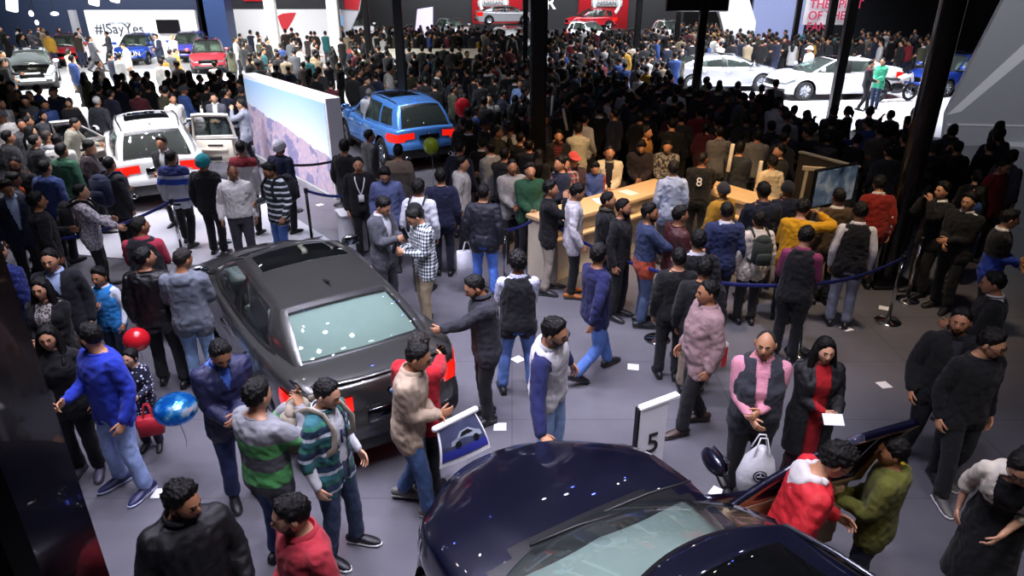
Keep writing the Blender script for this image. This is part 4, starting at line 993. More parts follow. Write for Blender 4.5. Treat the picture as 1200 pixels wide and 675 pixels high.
# round lamps and card lanterns hanging over the left hall
LG = 'white lanterns hanging over the left hall'
for k, (x, y, w, hgt, lab) in enumerate(((14, 5, 10, 14, 'large white card lantern hanging highest at the far left corner'), (18, 17, 5, 6, 'small pale round lantern under the far left card lantern'), (78, 3, 10, 9, 'tilted white card lantern left of the slogan wall'), (64, 16, 8, 4, 'flat glowing dish lantern over the red hatchback'), (25, 28, 4, 5, 'small white globe lantern hanging lowest above the silver hatchback'), (104, 1, 9, 6, 'pale card lantern at the top edge over the slogan'))):
    a = PY(x, y, 36); s_ = 36 / 760.; t_ = thing('hanging_lantern', lab, 'lantern', a + Vector((0, (k % 3) * 1.2, 0)), 0, LG)
    mb = MB()
    if k in (0, 2, 5): mb.box((0, 0, 0), (w * s_, .25, hgt * s_), ry(.25), bev=.04)
    else: mb.lathe((0, 0, 0), [(.02, hgt * s_ * .5), (w * s_ * .3, hgt * s_ * .4), (w * s_ * .5, 0), (w * s_ * .4, -hgt * s_ * .35), (.05, -hgt * s_ * .5)], 20)
    mb.build('lamp_shade', plain('lantern_glow', '#eef0f4', .5, emit=1.6), t_)
    mb = MB(); mb.tube([(0, 0, hgt * s_ * .45), (0, 0, 8.9 - a.z)], [.015, .015], 6); mb.build('cable', DK, t_)
# centre back: black wall with red logo panels
YB = 66.0
o = panel_px('display_wall', 420, 0, 800, 30, YB, plain('charcoal_wall', '#2a2b30', .6), .4, True, 8); tag(o, 'long charcoal back wall carrying two red logo panels', 'display wall')
def logo_panel(x0, x1, cx, lab):
    a, b = PY(x0, 0, YB - .1), PY(x1, 24, YB - .1); t_ = thing('logo_panel', lab, 'logo panel', ((a.x + b.x) / 2, YB - .16, 0), 0, 'red logo panels on the charcoal wall')
    mb = MB(); mb.box((0, 0, 4.1), (b.x - a.x, .2, 8.2), bev=.03); mb.build('panel', plain('logo_red', '#c8202c', .45), t_)
    c = PY(cx, 4, YB - .3); r_ = 1.12; mb = MB(); mb.torus((c.x - t_.location.x, -.16, c.z), r_, .15, 40, 10, rx(PI / 2)); mb.build('ring', plain('logo_white', '#f2f4f6', .3, emit=.15), t_)
    mb = MB(); mb.box((c.x - t_.location.x, -.22, c.z), (2.75, .12, .50), bev=.05); q = mb.build('name_bar', plain('logo_silver', '#c3c9d0', .3, emit=.05), t_)
    tx = text('lettering', 'NISSAN', .50, (c.x - t_.location.x, -.30, c.z), (PI / 2, 0, 0), plain('logo_letter', '#20242c', .4)); tx.parent = q
logo_panel(553, 612, 578, 'red panel with round white car maker badge, left one on the charcoal wall'); logo_panel(678, 735, 711, 'red panel with round white car maker badge, right one behind the red car')
a = PY(645, 4, YB - .1); o = text('wall_letter', 'R', 1.5, (a.x, YB - .12, a.z), (PI / 2, 0, 0), plain('letter_white', '#eef0f2', .4, emit=.5), bold=.03); tag(o, 'single white letter on the charcoal wall between the red panels', 'sign')
o = poly_slab('booth_panel', [PY(x, y, 52) for x, y in ((485, 50), (489, 11), (507, 8), (507, 50))], .4, plain('booth_lilac', '#c9bfe6', .5)); tag(o, 'tilted lilac and white booth panel on the far stage', 'display panel')
o = boxobj('stage', ((PY(500, 63, 32).x), 33.4, .53), (4.6, 4, 1.06), plain('stage_grey', '#77787e', .5), bev=.03); tag(o, 'raised grey stage block with cream top behind the thin black posts', 'stage')
q = boxobj('stage_top', (0, 33.4, 1.08), (4.7, 4.1, .05), plain('stage_cream', '#d8d2c0', .4), o); q.location = (PY(500, 63, 32).x, 0, 0); 
# right side: banner, panels, screen
o = panel_px('hanging_banner', 947, -12, 999, 29, 40, plain('banner_white', '#ebe6e8', .6), .1); tag(o, 'white hanging banner with pink lettering at the upper right', 'banner')
a = PY(950, -1, 39.9); tx = text('banner_text', 'IGNITE\nTHE SPIRIT\nOF THE\nFAN', .60, (a.x, 39.88, PY(950, 12, 39.9).z), (PI / 2, 0, 0), plain('banner_pink', '#d2375c', .6), align='LEFT', bold=.008, spacing=.95); tx.parent = o
o = poly_slab('white_fin', [PY(x, y, 41) for x, y in ((842, 12), (850, 3), (876, -8), (886, 26), (880, 70), (856, 70), (846, 26))], .5, W_('#f2f2f4')); tag(o, 'large white faceted panel leaning behind the green lit group', 'display panel')
struct(panel_px('wall_lavender', 884, 0, 942, 32, 43, plain('lavender_wall', '#9aa3cc', .6), .3, True, 7))
struct(panel_px('wall_right_hall', 940, 0, 1300, 40, 46, plain('right_hall_dark', '#1b1c22', .7), .3, True, 8))
a = PY(817, 3, 22); t_ = thing('hanging_monitor', 'black monitor box hanging at the top edge over the silver car', 'monitor', (a.x, 22, a.z - .15), 0); boxobj('casing', (0, 0, .45), (1.85, .25, 1.1), DK, t_, .03); boxobj('bracket', (0, .1, 3.2), (.08, .08, 4.6), DK, t_)
# tall posts
def post(x, y, w, Y, mat, lab, grp, round_=False):
    a = PY(x, y, Y); t_ = thing('roof_post', lab, 'post', (a.x, Y, 0), 0, grp); wm = w * Y / 800 / math.cos(TILT) * 1.0
    mb = MB()
    if round_: mb.lathe((0, 0, 0), [(wm / 2, 0), (wm / 2, 9)], 24)
    else: mb.box((0, 0, 4.5), (wm, wm, 9), bev=wm * .12)
    mb.build('shaft', mat, t_, smooth=math.radians(35)); mb = MB(); mb.box((0, 0, .03), (wm * 2.0, wm * 2.0, .06), bev=.01); mb.build('base_plate', mat, t_, smooth=math.radians(35)); return t_
BP = 'black roof posts among the crowd'
post(631, 60, 17, 13.6, DK, 'square black roof post rising from the middle of the crowd', BP)
post(467, 30, 9, 21, DK, 'thin black roof post left of the tall middle one', BP); post(429, 20, 6, 30, DK, 'thinner black roof post second from the blue car', BP)
post(616, 5, 5, 40, DK, 'very thin black post under the left logo panel', BP); post(748, 20, 6, 33, DK, 'thin black post right of the red logo panels', BP)
post(820, 60, 8, 21.5, DK, 'black post in front of the silver car', BP); post(993, 40, 9, 21, DK, 'black post in front of the white car', BP)
post(936, 10, 5, 38, DK, 'thin black post left of the hanging banner', BP); post(976, 10, 7, 36, DK, 'black post crossing the hanging banner', BP); post(716 + 80, 8, 5, 40, DK, 'thin post under the hanging monitor', BP)
post(1086, 130, 24, 9.6, plain('round_column', '#0b0b0f', .22, coat=.4), 'thick round black column standing right of the easel', BP, True)
WP = 'white posts at the left hall'
post(318, 20, 10, 33, W_('#e4e2dc'), 'white square post nearest the blue column', WP); post(391, 20, 11, 35, W_('#dcdcdc'), 'white square post at the right end of the long white wall', WP)
t_ = thing('near_column', 'dark glossy column filling the lower left corner', 'column', (-1.93, 1.95, 0)); boxobj('shaft', (0, 0, 2.0), (.50, .40, 4.0), plain('near_column_gloss', '#060608', .16, coat=.6), t_, .05)
for k in (-.06, .12): boxobj('highlight_strip', (k, -.205, 2.0), (.02, .012, 4.0), plain('highlight_grey', '#3a3b40', .25, metal=.8), t_, .004)  # strips stand in for the highlights along the glossy column
# grey raked wall at the right
o = poly_slab('raked_wall', [PY(x, y, 19) for x, y in ((1104, 172), (1109, 132), (1145, 60), (1176, 0), (1176 + 25, -50), (1420, -50), (1420, 172))], .12, plain('raked_grey', '#a6a7ac', .5, var=.08)); tag(o, 'grey raked display wall with a white diagonal stripe at right', 'display wall')
q = poly_slab('white_stripe', [PY(x, y, 18.98) for x, y in ((1110, 135), (1126, 131), (1245, 32), (1222, 32))], .02, W_('#f0f0f2'), o); q = poly_slab('base_line', [PY(x, y, 18.98) for x, y in ((1110, 147), (1400, 152), (1400, 150), (1110, 145))], .02, W_('#e0e0e2'), o)
# city picture wall
A, B = P(394, 234), None
top = P(284, 86, 2.08); A = Vector((A.x, A.y, 0)); B = Vector((top.x, top.y, 0)); dr = (B - A).normalized(); Ln = (B - A).length
tw = thing('picture_wall', 'freestanding white wall carrying a large aerial city picture', 'display wall', A, math.atan2(dr.y, dr.x))
boxobj('panel', (Ln / 2, -.16, 1.04), (Ln, .32, 2.08), W_('#ececf0'), tw, .01)
t = NT('city_print'); x_, y_, z_ = t.xyz(); v = t.coord()
vor = t.node('ShaderNodeTexVoronoi'); vor.inputs['Scale'].default_value = 9; t.link(v, vor.inputs['Vector'])
town = t.mix(t.noise(5, 5, v, .7), t.mix(vor.outputs['Distance'], srgb('#efccc6'), srgb('#9a88b8')), t.mix(t.noise(40, 2, v), srgb('#726f9e'), srgb('#e8d8de')))
town = t.mix(t.math('GREATER_THAN', t.noise(1.6, 4, v), .56), town, t.mix(t.noise(22, 3, v), srgb('#5c5a86'), srgb('#a9a4c8')))
hor = t.math('ADD', t.math('SUBTRACT', z_, t.math('MULTIPLY', x_, .11)), t.math('MULTIPLY', t.noise(1.5, 5, v), .30)); t.set(Base_Color=t.mix(t.math('GREATER_THAN', hor, .26), town, t.ramp(t.math('MULTIPLY', t.math('ADD', z_, 1), .5), [(.5, srgb('#e6effa')), (1, srgb('#9cc6f2'))])), Roughness=.5)
q = boxobj('city_picture', (0, 0, 0), (Ln - .10, .012, 1.90), t.m, tw, 0); q.location = (Ln / 2, .0065, 1.03)
# serving counter
def counter(p0, p1, dep, hgt, lab, grp):
    d = (p1 - p0).normalized(); Lc = (p1 - p0).length; t_ = thing('counter', lab, 'counter', (p0.x, p0.y, 0), math.atan2(d.y, d.x), grp)
    boxobj('worktop', (Lc / 2, dep / 2, hgt - .03), (Lc, dep, .06), plain('counter_wood', '#d9b98a', .4, var=.2), t_, .008); boxobj('front_panel', (Lc / 2, dep / 2 + .03, hgt / 2 - .03), (Lc - .06, dep - .10, hgt - .06), plain('counter_cream', '#d8cbb4', .5), t_, .01)
    boxobj('shelf_ledge', (Lc / 2, .04, hgt * .70), (Lc - .02, .16, .04), plain('counter_wood', '#d9b98a', .4, var=.2), t_, .005); return t_
c0, c1, c2 = P(648, 262, 1.0), P(800, 217, 1.0), P(905, 246, 1.0)
CNT = counter(c0, c1, .60, 1.0, 'long pale wooden serving counter in the middle of the queue', 'serving counters'); counter(c1 + Vector((.12, 0, 0)), c2, .6, 1.0, 'shorter pale wooden counter wing hidden behind the queue at right', 'serving counters')
# dark panel, easel and screen
a, b = P(936, 179, 1.72), P(1004, 197, 1.72); d = b - a; t_ = thing('case_panel', 'tall dark panel with a pale rim behind the wooden easel', 'panel', (a.x, a.y, 0), math.atan2(d.y, d.x)); boxobj('board', (d.length / 2, .04, .86), (d.length, .07, 1.72), plain('olive_black', '#1d1c17', .6), t_, .01); boxobj('rim', (d.length / 2, .04, 1.73), (d.length + .02, .09, .03), plain('rim_grey', '#77756c', .4), t_, .004)
a = P(954, 194, 1.86); t_ = thing('easel', 'pale wooden easel in front of the dark panel', 'easel', (a.x + .1, a.y - .1, 0), -.3); wd = plain('easel_wood', '#c9b48c', .6)
for sg in (-1, 1):
    mb = MB(); mb.box((0, 0, 0), (.045, .03, 1.85), bev=.006); q = mb.build('leg', wd, t_, smooth=False); q.location = (sg * .24, 0, .925); q.rotation_euler = (0, sg * -.03, 0)
mb = MB(); mb.box((0, 0, 0), (.04, .03, 1.8), bev=.006); q = mb.build('leg', wd, t_, smooth=False); q.location = (0, .33, .87); q.rotation_euler = (.36, 0, 0)
boxobj('crossbar', (0, 0, 1.83), (.56, .04, .06), wd, t_, .006); boxobj('crossbar', (0, -.01, 1.05), (.56, .05, .05), wd, t_, .006); boxobj('centre_slat', (0, .01, 1.50), (.10, .025, .6), wd, t_, .004)
a = P(975, 216, 1.68); t_ = thing('display_screen', 'flat screen with a blue grey mountain picture on a stand', 'screen', (a.x, a.y - .05, 0), .5); boxobj('frame', (0, 0, 1.68), (.86, .05, .54), DK, t_, .01)
t = NT('mountain_picture'); t.set(Base_Color=t.ramp(t.noise(3.5, 5), [(.3, srgb('#1d2c44')), (.5, srgb('#5f7896')), (.7, srgb('#c3ccd6'))]), Roughness=.2, Emission_Color=t.ramp(t.noise(3.5, 5), [(.3, srgb('#1d2c44')), (.5, srgb('#5f7896')), (.7, srgb('#c3ccd6'))]), Emission_Strength=.12)
boxobj('picture', (0, -.028, 1.68), (.80, .01, .48), t.m, t_, 0); boxobj('stand_pole', (0, .05, .72), (.05, .05, 1.44), DK, t_); boxobj('stand_foot', (0, .05, .02), (.5, .36, .04), DK, t_)
# retractable belt posts
ST = 'belt barrier posts'
def stanchion(px, py, lab, chrome=True, p=None):
    p = P(px, py) if p is None else p; t_ = thing('belt_post', lab, 'barrier post', p, 0, ST); m = CHROME() if chrome else DK
    mb = MB(); mb.lathe((0, 0, 0), [(.17, 0), (.17, .012), (.15, .025), (.05, .04), (.026, .06)], 32); mb.build('foot', m, t_)
    mb = MB(); mb.lathe((0, 0, 0), [(.026, .05), (.026, .90)], 18); mb.build('pole', m, t_)
    mb = MB(); mb.lathe((0, 0, 0), [(.030, .885), (.036, .89), (.036, .965), (.030, .975), (.005, .978)], 18); mb.build('belt_head', DK, t_); return p
def belt(a, b, lab, col='#1b2473'):
    a, b = Vector(a), Vector(b); pts = []; n = 10
    d = (b - a).normalized(); a = a + d * .03; b = b - d * .03
    for k in range(n + 1): f = k / n; q = a.lerp(b, f); pts.append((q.x, q.y, .93 - .10 * 4 * f * (1 - f) * min(1, (b - a).length / 2.2)))
    mb = MB(); mb.tube(pts, [(.004, .026)] * (n + 1), 8, ref=(0, 0, 1), sup=4); o = mb.build('barrier_belt', fabric(col, rough=.6), smooth=True); tag(o, lab, 'barrier belt', 'blue barrier belts'); return o
s1 = stanchion(366, 283, 'black belt post in front of the city picture', False); s2 = stanchion(410, 291, 'black belt post beside the white podium', False); sb = stanchion(401, 240, 'black belt post at the right end of the picture wall', False); sc_ = stanchion(0, 0, 'black belt post behind the striped shirt wearer', False, P(338, 193, .94) - Vector((0, 0, .94)))
s3 = stanchion(214, 298, 'silver belt post between the striped jacket man and the grey saloon'); s4 = stanchion(88, 352, 'silver belt post beside the bearded suited man at left')
s5 = stanchion(592, 340, 'silver belt post left of the man in floral sleeves'); s6 = stanchion(632, 318, 'silver belt post near the man in khaki trousers'); s7 = stanchion(770, 398, 'silver belt post hidden among the queue in the middle')
s8 = stanchion(935, 413, 'silver belt post behind the bald man'); s9 = stanchion(1040, 377, 'silver belt post with round foot standing alone on the grey floor'); s10 = stanchion(1062, 352, 'silver belt post just behind the lone one')
belt(s1, s2, 'short blue belt ending at the white podium'); belt(sc_, sb, 'dark belt along the city picture wall', '#15162c')
p = P(416, 293); t_ = thing('podium', 'low white podium left of the grey suit pair', 'podium', p, .5); boxobj('body', (0, 0, .34), (.42, .38, .66), W_('#e4e4e9'), t_, .02); boxobj('top', (0, 0, .69), (.46, .42, .04), W_('#efeff3'), t_, .01); belt(s4, s3, 'blue belt running behind the boy in the blue waistcoat'); belt(s5, s6, 'short blue belt left of the counter queue'); belt(s6, s7, 'blue belt in front of the counter queue'); belt(s7, s8, 'blue belt behind the man in the dusty pink shirt'); belt(s8, s9, 'blue belt at the right end of the queue')
s11 = P(262, 285); s11 = stanchion(0, 0, 'silver belt post behind the grey saloon bonnet', True, s11); belt(s3, s11, 'blue belt behind the grey saloon bonnet')
# number stand
a = P(757, 560); t_ = thing('number_stand', 'white upright number stand showing a 5 beside the dark blue car', 'number stand', a, math.radians(24)); boxobj('board', (0, 0, .42), (.30, .05, .80), W_('#e6e7ee'), t_, .006); boxobj('edge', (-.16, 0, .42), (.02, .06, .80), DK, t_, .003); boxobj('foot', (0, 0, .012), (.36, .26, .024), DK, t_, .005)
q = boxobj('top_cap', (.06, 0, .835), (.40, .07, .03), W_('#f4f4f6'), t_, .004, ry(-.10)); tx = text('numeral', '5', .30, (.01, -.031, .41), (PI / 2, 0, 0), plain('numeral_black', '#101216', .5), depth=.004); tx.parent = t_
# paper squares stuck to the floor
FM = 'small white paper squares on the floor'
for k, (x, y, lab) in enumerate(((586, 500, 'white paper square near the dark jacket man'), (607, 421, 'white paper square between the two jeans wearers'), (742, 430, 'white paper square right of the navy sweater walker'), (868, 486, 'white paper square left of the bald man'), (1085, 421, 'white paper square at the dark pair on the right'), (992, 385, 'white paper square inside the right belt line'), (1036, 361, 'tiny white paper square behind the lone belt post'), (1036, 451, 'white paper square right of the woman in red'), (841, 577, 'white paper square beside the opened car door'), (188, 578, 'white paper square at the blue sweater man\'s shoes'), (375, 240, 'white paper square below the city picture'))):
    p = P(x, y, .004); mb = MB(); mb.box((0, 0, 0), (.13, .13, .004), rz(k * .7)); o = mb.build('paper_square', W_('#e8e8ea'), smooth=False); o.location = p; tag(o, lab, 'paper', FM)
# ---------------------------------------------------------------- the cars
CAR_SALOON = make_car('saloon_car', 'dark grey saloon car with lit red tail lights seen from behind', (-2.44, 7.28, 0), 124, SEDAN, '#535350', .65, .28, glasscol=('#e4efeb', .04), interior='#e8e4da', scale=.99, rear_shine=True)
CAR_BLUE = make_car('compact_suv', 'dark midnight blue car in the foreground with one door open', (1.05, 2.33, 0), 120.5, SUV, '#0f1028', .5, .3, opened={'fR': 75}, interior='#c2a27c', glasscol=('#e2eeea', .05), scale=1.055)
CAR_WHITE = make_car('compact_suv', 'white car with two open doors on the stand by the picture wall', (-8.03, 15.14, .02), 120, SUV, '#f2f2f2', 0, .25, opened={'fL': 58, 'rR': 62}, interior='#cfc6b6', rim='#8f9298')
CAR_LBLUE = make_car('compact_suv', 'bright blue car seen from behind beyond the picture wall', (-3.15, 18.3, 0), 121, SUV, '#5a98ea', .35, .25, interior='#3a3a3e')
def far_car(px, py, rzd, spec, col, lab, z=.06, sc=1., name='hatchback_car', **k):
    p = P(px, py, z); return make_car(name, lab, (p.x, p.y, z), rzd, spec, col, k.pop('met', .3), .25, lod=1, scale=sc, emblem=False, **k)
far_car(45, 100, -60, HATCH, '#b9c4c4', 'pale silver hatchback with raised bonnet at the far left', hood_up=True)
far_car(86, 74, -65, HATCH, '#c92a35', 'red hatchback parked behind the silver one in the left hall', met=0)
dv = far_car(166, 73, -80, HATCH, '#2d55c4', 'blue and white show car in front of the slogan wall', met=0); tx = text('maker_lettering', 'DATSUN', .34, (2.06, 0, .62), (PI / 2, 0, PI / 2), W_('#f4f4f6')); tx.parent = dv
far_car(226, 70, -80, HATCH, '#4f4fc0', 'violet blue hatchback right of the blue and white show car', met=0)
far_car(248, 82, -70, HATCH, '#a8323a', 'red and olive hatchback in front of the blue column', met=0)
far_car(385, 52, -90, HATCH, '#d8dcdc', 'pale hatchback behind the second white post')
far_car(424, 44, -70, HATCH, '#e8e8ea', 'white hatchback far behind the thin black posts', met=0)
far_car(601, 66, -70, SUV, '#f0f0f0', 'boxy white off-roader in the thick of the far crowd', met=0, name='off_roader')
far_car(592, 28, 10, SEDAN, '#d3d6da', 'silver saloon raised in front of the left logo panel', z=.9, name='saloon_car')
far_car(692, 34, 190, HATCH, '#c2212b', 'red hatchback in front of the right logo panel', z=.7, met=0)
far_car(690, 52, -60, HATCH, '#e2e4e6', 'white hatchback in the crowd below the red one', met=0); far_car(784, 50, -80, HATCH, '#e6ece8', 'white hatchback at the far right of the charcoal wall', met=0)
far_car(532, 46, -60, HATCH, '#9aa0a2', 'grey hatchback on the far stage below the left logo panel')
far_car(842, 104, 4, SEDAN, '#c9cbd2', 'silver coupe on the right stage behind the black post', z=.10, name='saloon_car', met=.6, sc=1.0)
far_car(970, 113, 187, SEDAN, '#f4f4f6', 'white saloon in side view on the right stage', z=.10, name='saloon_car', met=0, sc=1.05)
far_car(1110, 108, 205, HATCH, '#24409a', 'blue show car half hidden by the thick round column', z=.10)
# motorcycle on the right stage
p = P(1046, 119, .10); mt = thing('motorcycle', 'white and black motorcycle beside the white saloon', 'motorcycle', p, math.radians(15))
for x in (-.68, .68):
    mb = MB(); mb.torus((0, 0, 0), .27, .055, 28, 10, rx(PI / 2)); q = mb.build('wheel', plain('tyre_rubber', '#0d0d0e', .8), mt); q.location = (x, 0, .325)
    mb = MB(); 
    for a in range(5): mb.tube([(0, 0, 0), (.25 * math.cos(a * 1.257), 0, .25 * math.sin(a * 1.257))], [.018, .014], 6)
    mb.lathe((0, 0, 0), [(.05, -.06), (.05, .06)], 14, 'y'); mb.build('rim', plain('alloy', '#aeb2b8', .25, metal=1, var=.05), q)
mb = MB(); mb.tube([(.10, 0, .80), (.32, 0, .86), (.45, 0, .78)], [(.13, .10), (.16, .13), (.08, .07)], 12, ref=(0, 0, 1)); mb.tube([(.55, 0, .95), (.68, 0, .72)], [(.10, .07), (.06, .05)], 10); mb.build('tank', plain('bike_white', '#e8e8ea', .2, coat=.6), mt)
mb = MB(); mb.tube([(-.55, 0, .86), (-.25, 0, .80), (.08, 0, .80)], [(.09, .04), (.13, .05), (.10, .05)], 10, ref=(0, 0, 1)); mb.build('seat', plain('bike_seat', '#101012', .6), mt)
mb = MB(); mb.box((.05, 0, .48), (.46, .26, .36), bev=.06); mb.tube([(.68, 0, .33), (.50, 0, .98)], [.03, .03], 8); mb.tube([(-.68, 0, .33), (.0, 0, .45)], [.035, .04], 8); mb.tube([(.0, .10, .40), (-.4, .16, .36), (-.78, .17, .48)], [.04, .05, .055], 10); mb.build('engine_frame', plain('bike_metal', '#2c2d30', .35, metal=.7), mt)
mb = MB(); mb.tube([(.42, -.36, .98), (.50, 0, 1.02), (.42, .36, .98)], [.016] * 3, 8); mb.build('handlebar', BLK(), mt)
for x, y, z, lab in ((592, 28, .9, 'dark display plinth under the silver saloon at the left logo panel'), (692, 34, .7, 'dark display plinth under the red hatchback at the right logo panel')):
    p = P(x, y, z); o = boxobj('display_plinth', (0, 0, 0), (5.4, 2.6, z - .004), plain('plinth_dark', '#232428', .4), bev=.03); o.location = (p.x, p.y, (z - .004) / 2); tag(o, lab, 'plinth')
# ---------------------------------------------------------------- the people one can make out
JN = lambda c='#3c5788': dict(n='jeans', m=fabric(c, 'denim'))
TR = lambda c='#16171c', **k: dict(n='trousers', m=fabric(c), **k)
def TOP(n, c, pat='plain', cols=(), sc=1., rough=.85, **k): return dict(n=n, m=fabric(c, pat, cols, sc, rough), **k)
SH = lambda c, pat='plain', cols=(), sc=1., **k: TOP('shirt', c, pat, cols, sc, **dict(dict(collar='shirt', z0=.80), **k))
UN = lambda c, pat='plain', cols=(), sc=1., **k: TOP('shirt', c, pat, cols, sc, **dict(dict(collar='shirt', z0=.86, ease=.005, arm_ease=.006, fold=.002), **k))
SW = lambda c, pat='plain', cols=(), sc=1., **k: TOP('sweater', c, pat, cols, sc, **dict(dict(collar='crew', z0=.84, ease=.02), **k))
JK = lambda c, pat='plain', cols=(), sc=1., **k: TOP('jacket', c, pat, cols, sc, **dict(dict(z0=.84, ease=.028, arm_ease=.022, collar='band'), **k))
ST_ = lambda c, sh='#e6e6ea': [UN(sh), TOP('suit_jacket', c, z0=.76, ease=.026, arm_ease=.02, open_v=(.012, .075, .90), fold=.005)]
HD = lambda c, pat='plain', cols=(), sc=1., **k: TOP('hooded_sweatshirt', c, pat, cols, sc, **dict(dict(collar='hood', z0=.82, ease=.026, arm_ease=.022), **k))
VS = lambda c, sl, slp='plain', cols=(), sc=1., v=(.008, .05, .9): [UN(sl, slp, cols, sc), TOP('waistcoat', c, z0=.84, ease=.026, sleeveless=True, open_v=v)]
HEROES = []; HERO_XY = []
def settle(x, y, z=0, gap=.37):
    """Keeps a figure out of the counters and off its neighbours' feet."""
    for _ in range(4):
        for (a, b) in HERO_XY:
            dx, dy = x - a, y - b; D = math.hypot(dx, dy)
            if 1e-4 < D < gap: x += dx / D * (gap - D); y += dy / D * (gap - D)
        for p0, p1, dep in ((c0, c1, .60), (c1 + Vector((.12, 0, 0)), c2, .6)):
            d = (p1 - p0); L_ = d.length; d = d / L_; n = Vector((-d.y, d.x, 0)); q = Vector((x, y, 0)) - Vector((p0.x, p0.y, 0)); u, v = q.dot(d), q.dot(n)
            if -.15 < u < L_ + .15 and -.2 < v < dep + .2:
                v2 = -.24 if v < dep * .35 else dep + .24; x += n.x * (v2 - v); y += n.y * (v2 - v)
    return (x, y)
def hero(px, py, label, wear, H=1.70, lod=0, **q):
    """Places a figure so that the top of its head is the point seen at a pixel."""
    q.update(H=H, wear=wear, label=label, pos=(0, 0)); q.setdefault('seed', len(HEROES) % 17 + 1)
    w = {k: q.pop(k) for k in ('L', 'R') if isinstance(q.get(k), tuple) and q[k][0] == 'w'}; r = Rig(q)
    top = (r.hc + r.Rh @ np.array([0, .01, .115 * r.hs])) * r.s; a = math.radians(q.get('rz', 0)); z0 = q.get('z', 0)
    hx, hy = math.cos(a) * top[0] - math.sin(a) * top[1], math.sin(a) * top[0] + math.cos(a) * top[1]
    g = P(px, py, top[2] + z0 + .012); q['pos'] = settle(g.x - hx, g.y - hy, z0) if not q.pop('still', 0) else (g.x - hx, g.y - hy); q.update(w)
    b, d = person(q, lod); d['b'] = b; d['pos'] = q['pos']; HEROES.append(d); HERO_XY.append(q['pos']); return d
H = hero
# --- front row
h_red = H(335, 583, 'person in crimson shirt with swept black hair at the bottom edge', [JN(), SH('#b2303c')], rz=-45, hy=-22, hp=10, hair='quiff', beard='stubble', skin=4, L='relax', R='relax')
h_bomber = H(212, 568, 'bearded person in black bomber jacket at the bottom left', [TR(), JK('#101013', rough=.5, collar='high')], rz=35, hy=38, hp=12, hair='full', beard='full', skin=1, L='relax', R='relax')
h_stripe = H(300, 446, 'person in green and grey striped sweater lifting a phone', [JN('#2f3f70'), SW('#74757a', 'bands', ((.4, '#3f4044'), (.90, '#4f9a55'), (1.03, '#5b5c60'), (1.15, '#57a45c'), (1.27, '#85868b')), 1)], rz=148, hp=8, hair='full', R=(-.02, .26, .04), L=(-.12, .30, -.05), build=1.08)
h_plaid = H(385, 446, 'youth in teal plaid shirt over white tee with a beige backpack', [JN('#2c3a55'), UN('#e3e4e8', collar='crew'), SH('#2e6070', 'stripes', ('#2b5f66', '#2b5f66', '#b9c4cc', '#22344f', '#22344f', '#2f6f5c'), .17, ease=.02, sleeve=.62, open_v=(.05, .08, .8))], H=1.66, rz=72, hp=18, hair='short', L='relax', R='down', legs='ease', skin=4, sole='#dddddd')
h_beige = H(493, 403, 'person in beige shirt and jeans with clasped hands by the dark blue car', [JN('#3a5580'), SH('#b09c86', z0=.82)], rz=82, lean=9, hp=14, hair='short', L='clasp', R=(-.14, .27, -.27), legs='step2', shoes='#6d6a66', sole='#8d8a86', skin=1)
h_trunk = H(551, 324, 'person in charcoal jacket touching the boot of the grey saloon', [TR(), JK('#2d2e36', collar='high')], rz=-72, hp=24, lean=6, hair='short', beard='stubble', L=('w', *P(503, 392, 1.03)), R='down', skin=2)
h_varsity = H(652, 374, 'person in white jacket with navy sleeves leaning on the dark blue bonnet', [JN('#7f9cc8'), UN('#c9cdd8'), dict(n='varsity_jacket', m=fabric('#e6e6ea'), z0=.84, ease=.026, arm_ease=.02, sleeveless=True, collar='band'), dict(n='jacket_sleeves', m=fabric('#1c2152'), z0=1.30, ease=.008, arm_ease=.016, fold=.004)], rz=62, H=1.84, lean=12, side=-24, hp=8, hair='quiff', glasses=True, beard='stubble', R=('w', *P(634, 514, .88)), L='relax', Rflat=True, Rhand=(0, .2, -1), skin=0)
h_navy = H(702, 287, 'person in navy sweater and blue jeans walking past the queue', [JN('#4a6cae'), SW('#161a4a')], rz=118, hy=25, hair='full', legs='walk', L='swing', R='back', skin=1)
h_floral = H(607, 295, 'person in black waistcoat with white floral sleeves seen from behind', VS('#17181d', '#d5d6e0', 'floral', ('#8d93b5', '#f2f2f5'), .02, None) + [JN('#5573b0')], rz=182, hair='curly', legs='wide', L='hold', R='low', skin=3)
h_dusty = H(832, 329, 'stout person in dusty pink shirt standing in profile', [TR('#17161a'), SH('#9c7f80')], rz=-82, build=1.14, belly=.02, hair='short', L='down', R='relax', legs='step', skin=1, shoes='#3c2a22')
h_bald = H(900, 387, 'bald person in grey waistcoat over pink shirt holding a white bag', VS('#34363f', '#d88ea2', 'dots', ('#e7b2c0',), .012, (.02, .06, .84)) + [TR('#14151a')], rz=-14, hy=-12, hp=2, build=1.12, belly=.03, hair='bald', haircol='#3a3532', L='clasp', R='low', skin=0)
h_lady = H(970, 396, 'long haired woman in red top and black coat reading a leaflet', [TR('#3a1420'), TOP('kurta', '#a3121c', z0=.50, ease=.006, arm_ease=.006, fold=.003, flare=.05, collar='band'), TOP('coat', '#131316', z0=.52, ease=.028, arm_ease=.022, flare=.05, open_v=(.07, .07, .46), rough=.6)], H=1.60, fem=True, rz=-4, hp=4, hair='long', haircol='#0c0908', L='hold', R='clasp', skin=4)
h_hood = H(995, 525, 'person in red jacket with white lined hood and glasses by the opened door', [JN('#232b42'), JK('#d2212d', collar='hood', colmat=fabric('#d8d3d2'), rough=.6)], rz=78, hp=28, lean=14, hair='curly', glasses=True, L='hold', R='relax', skin=0)
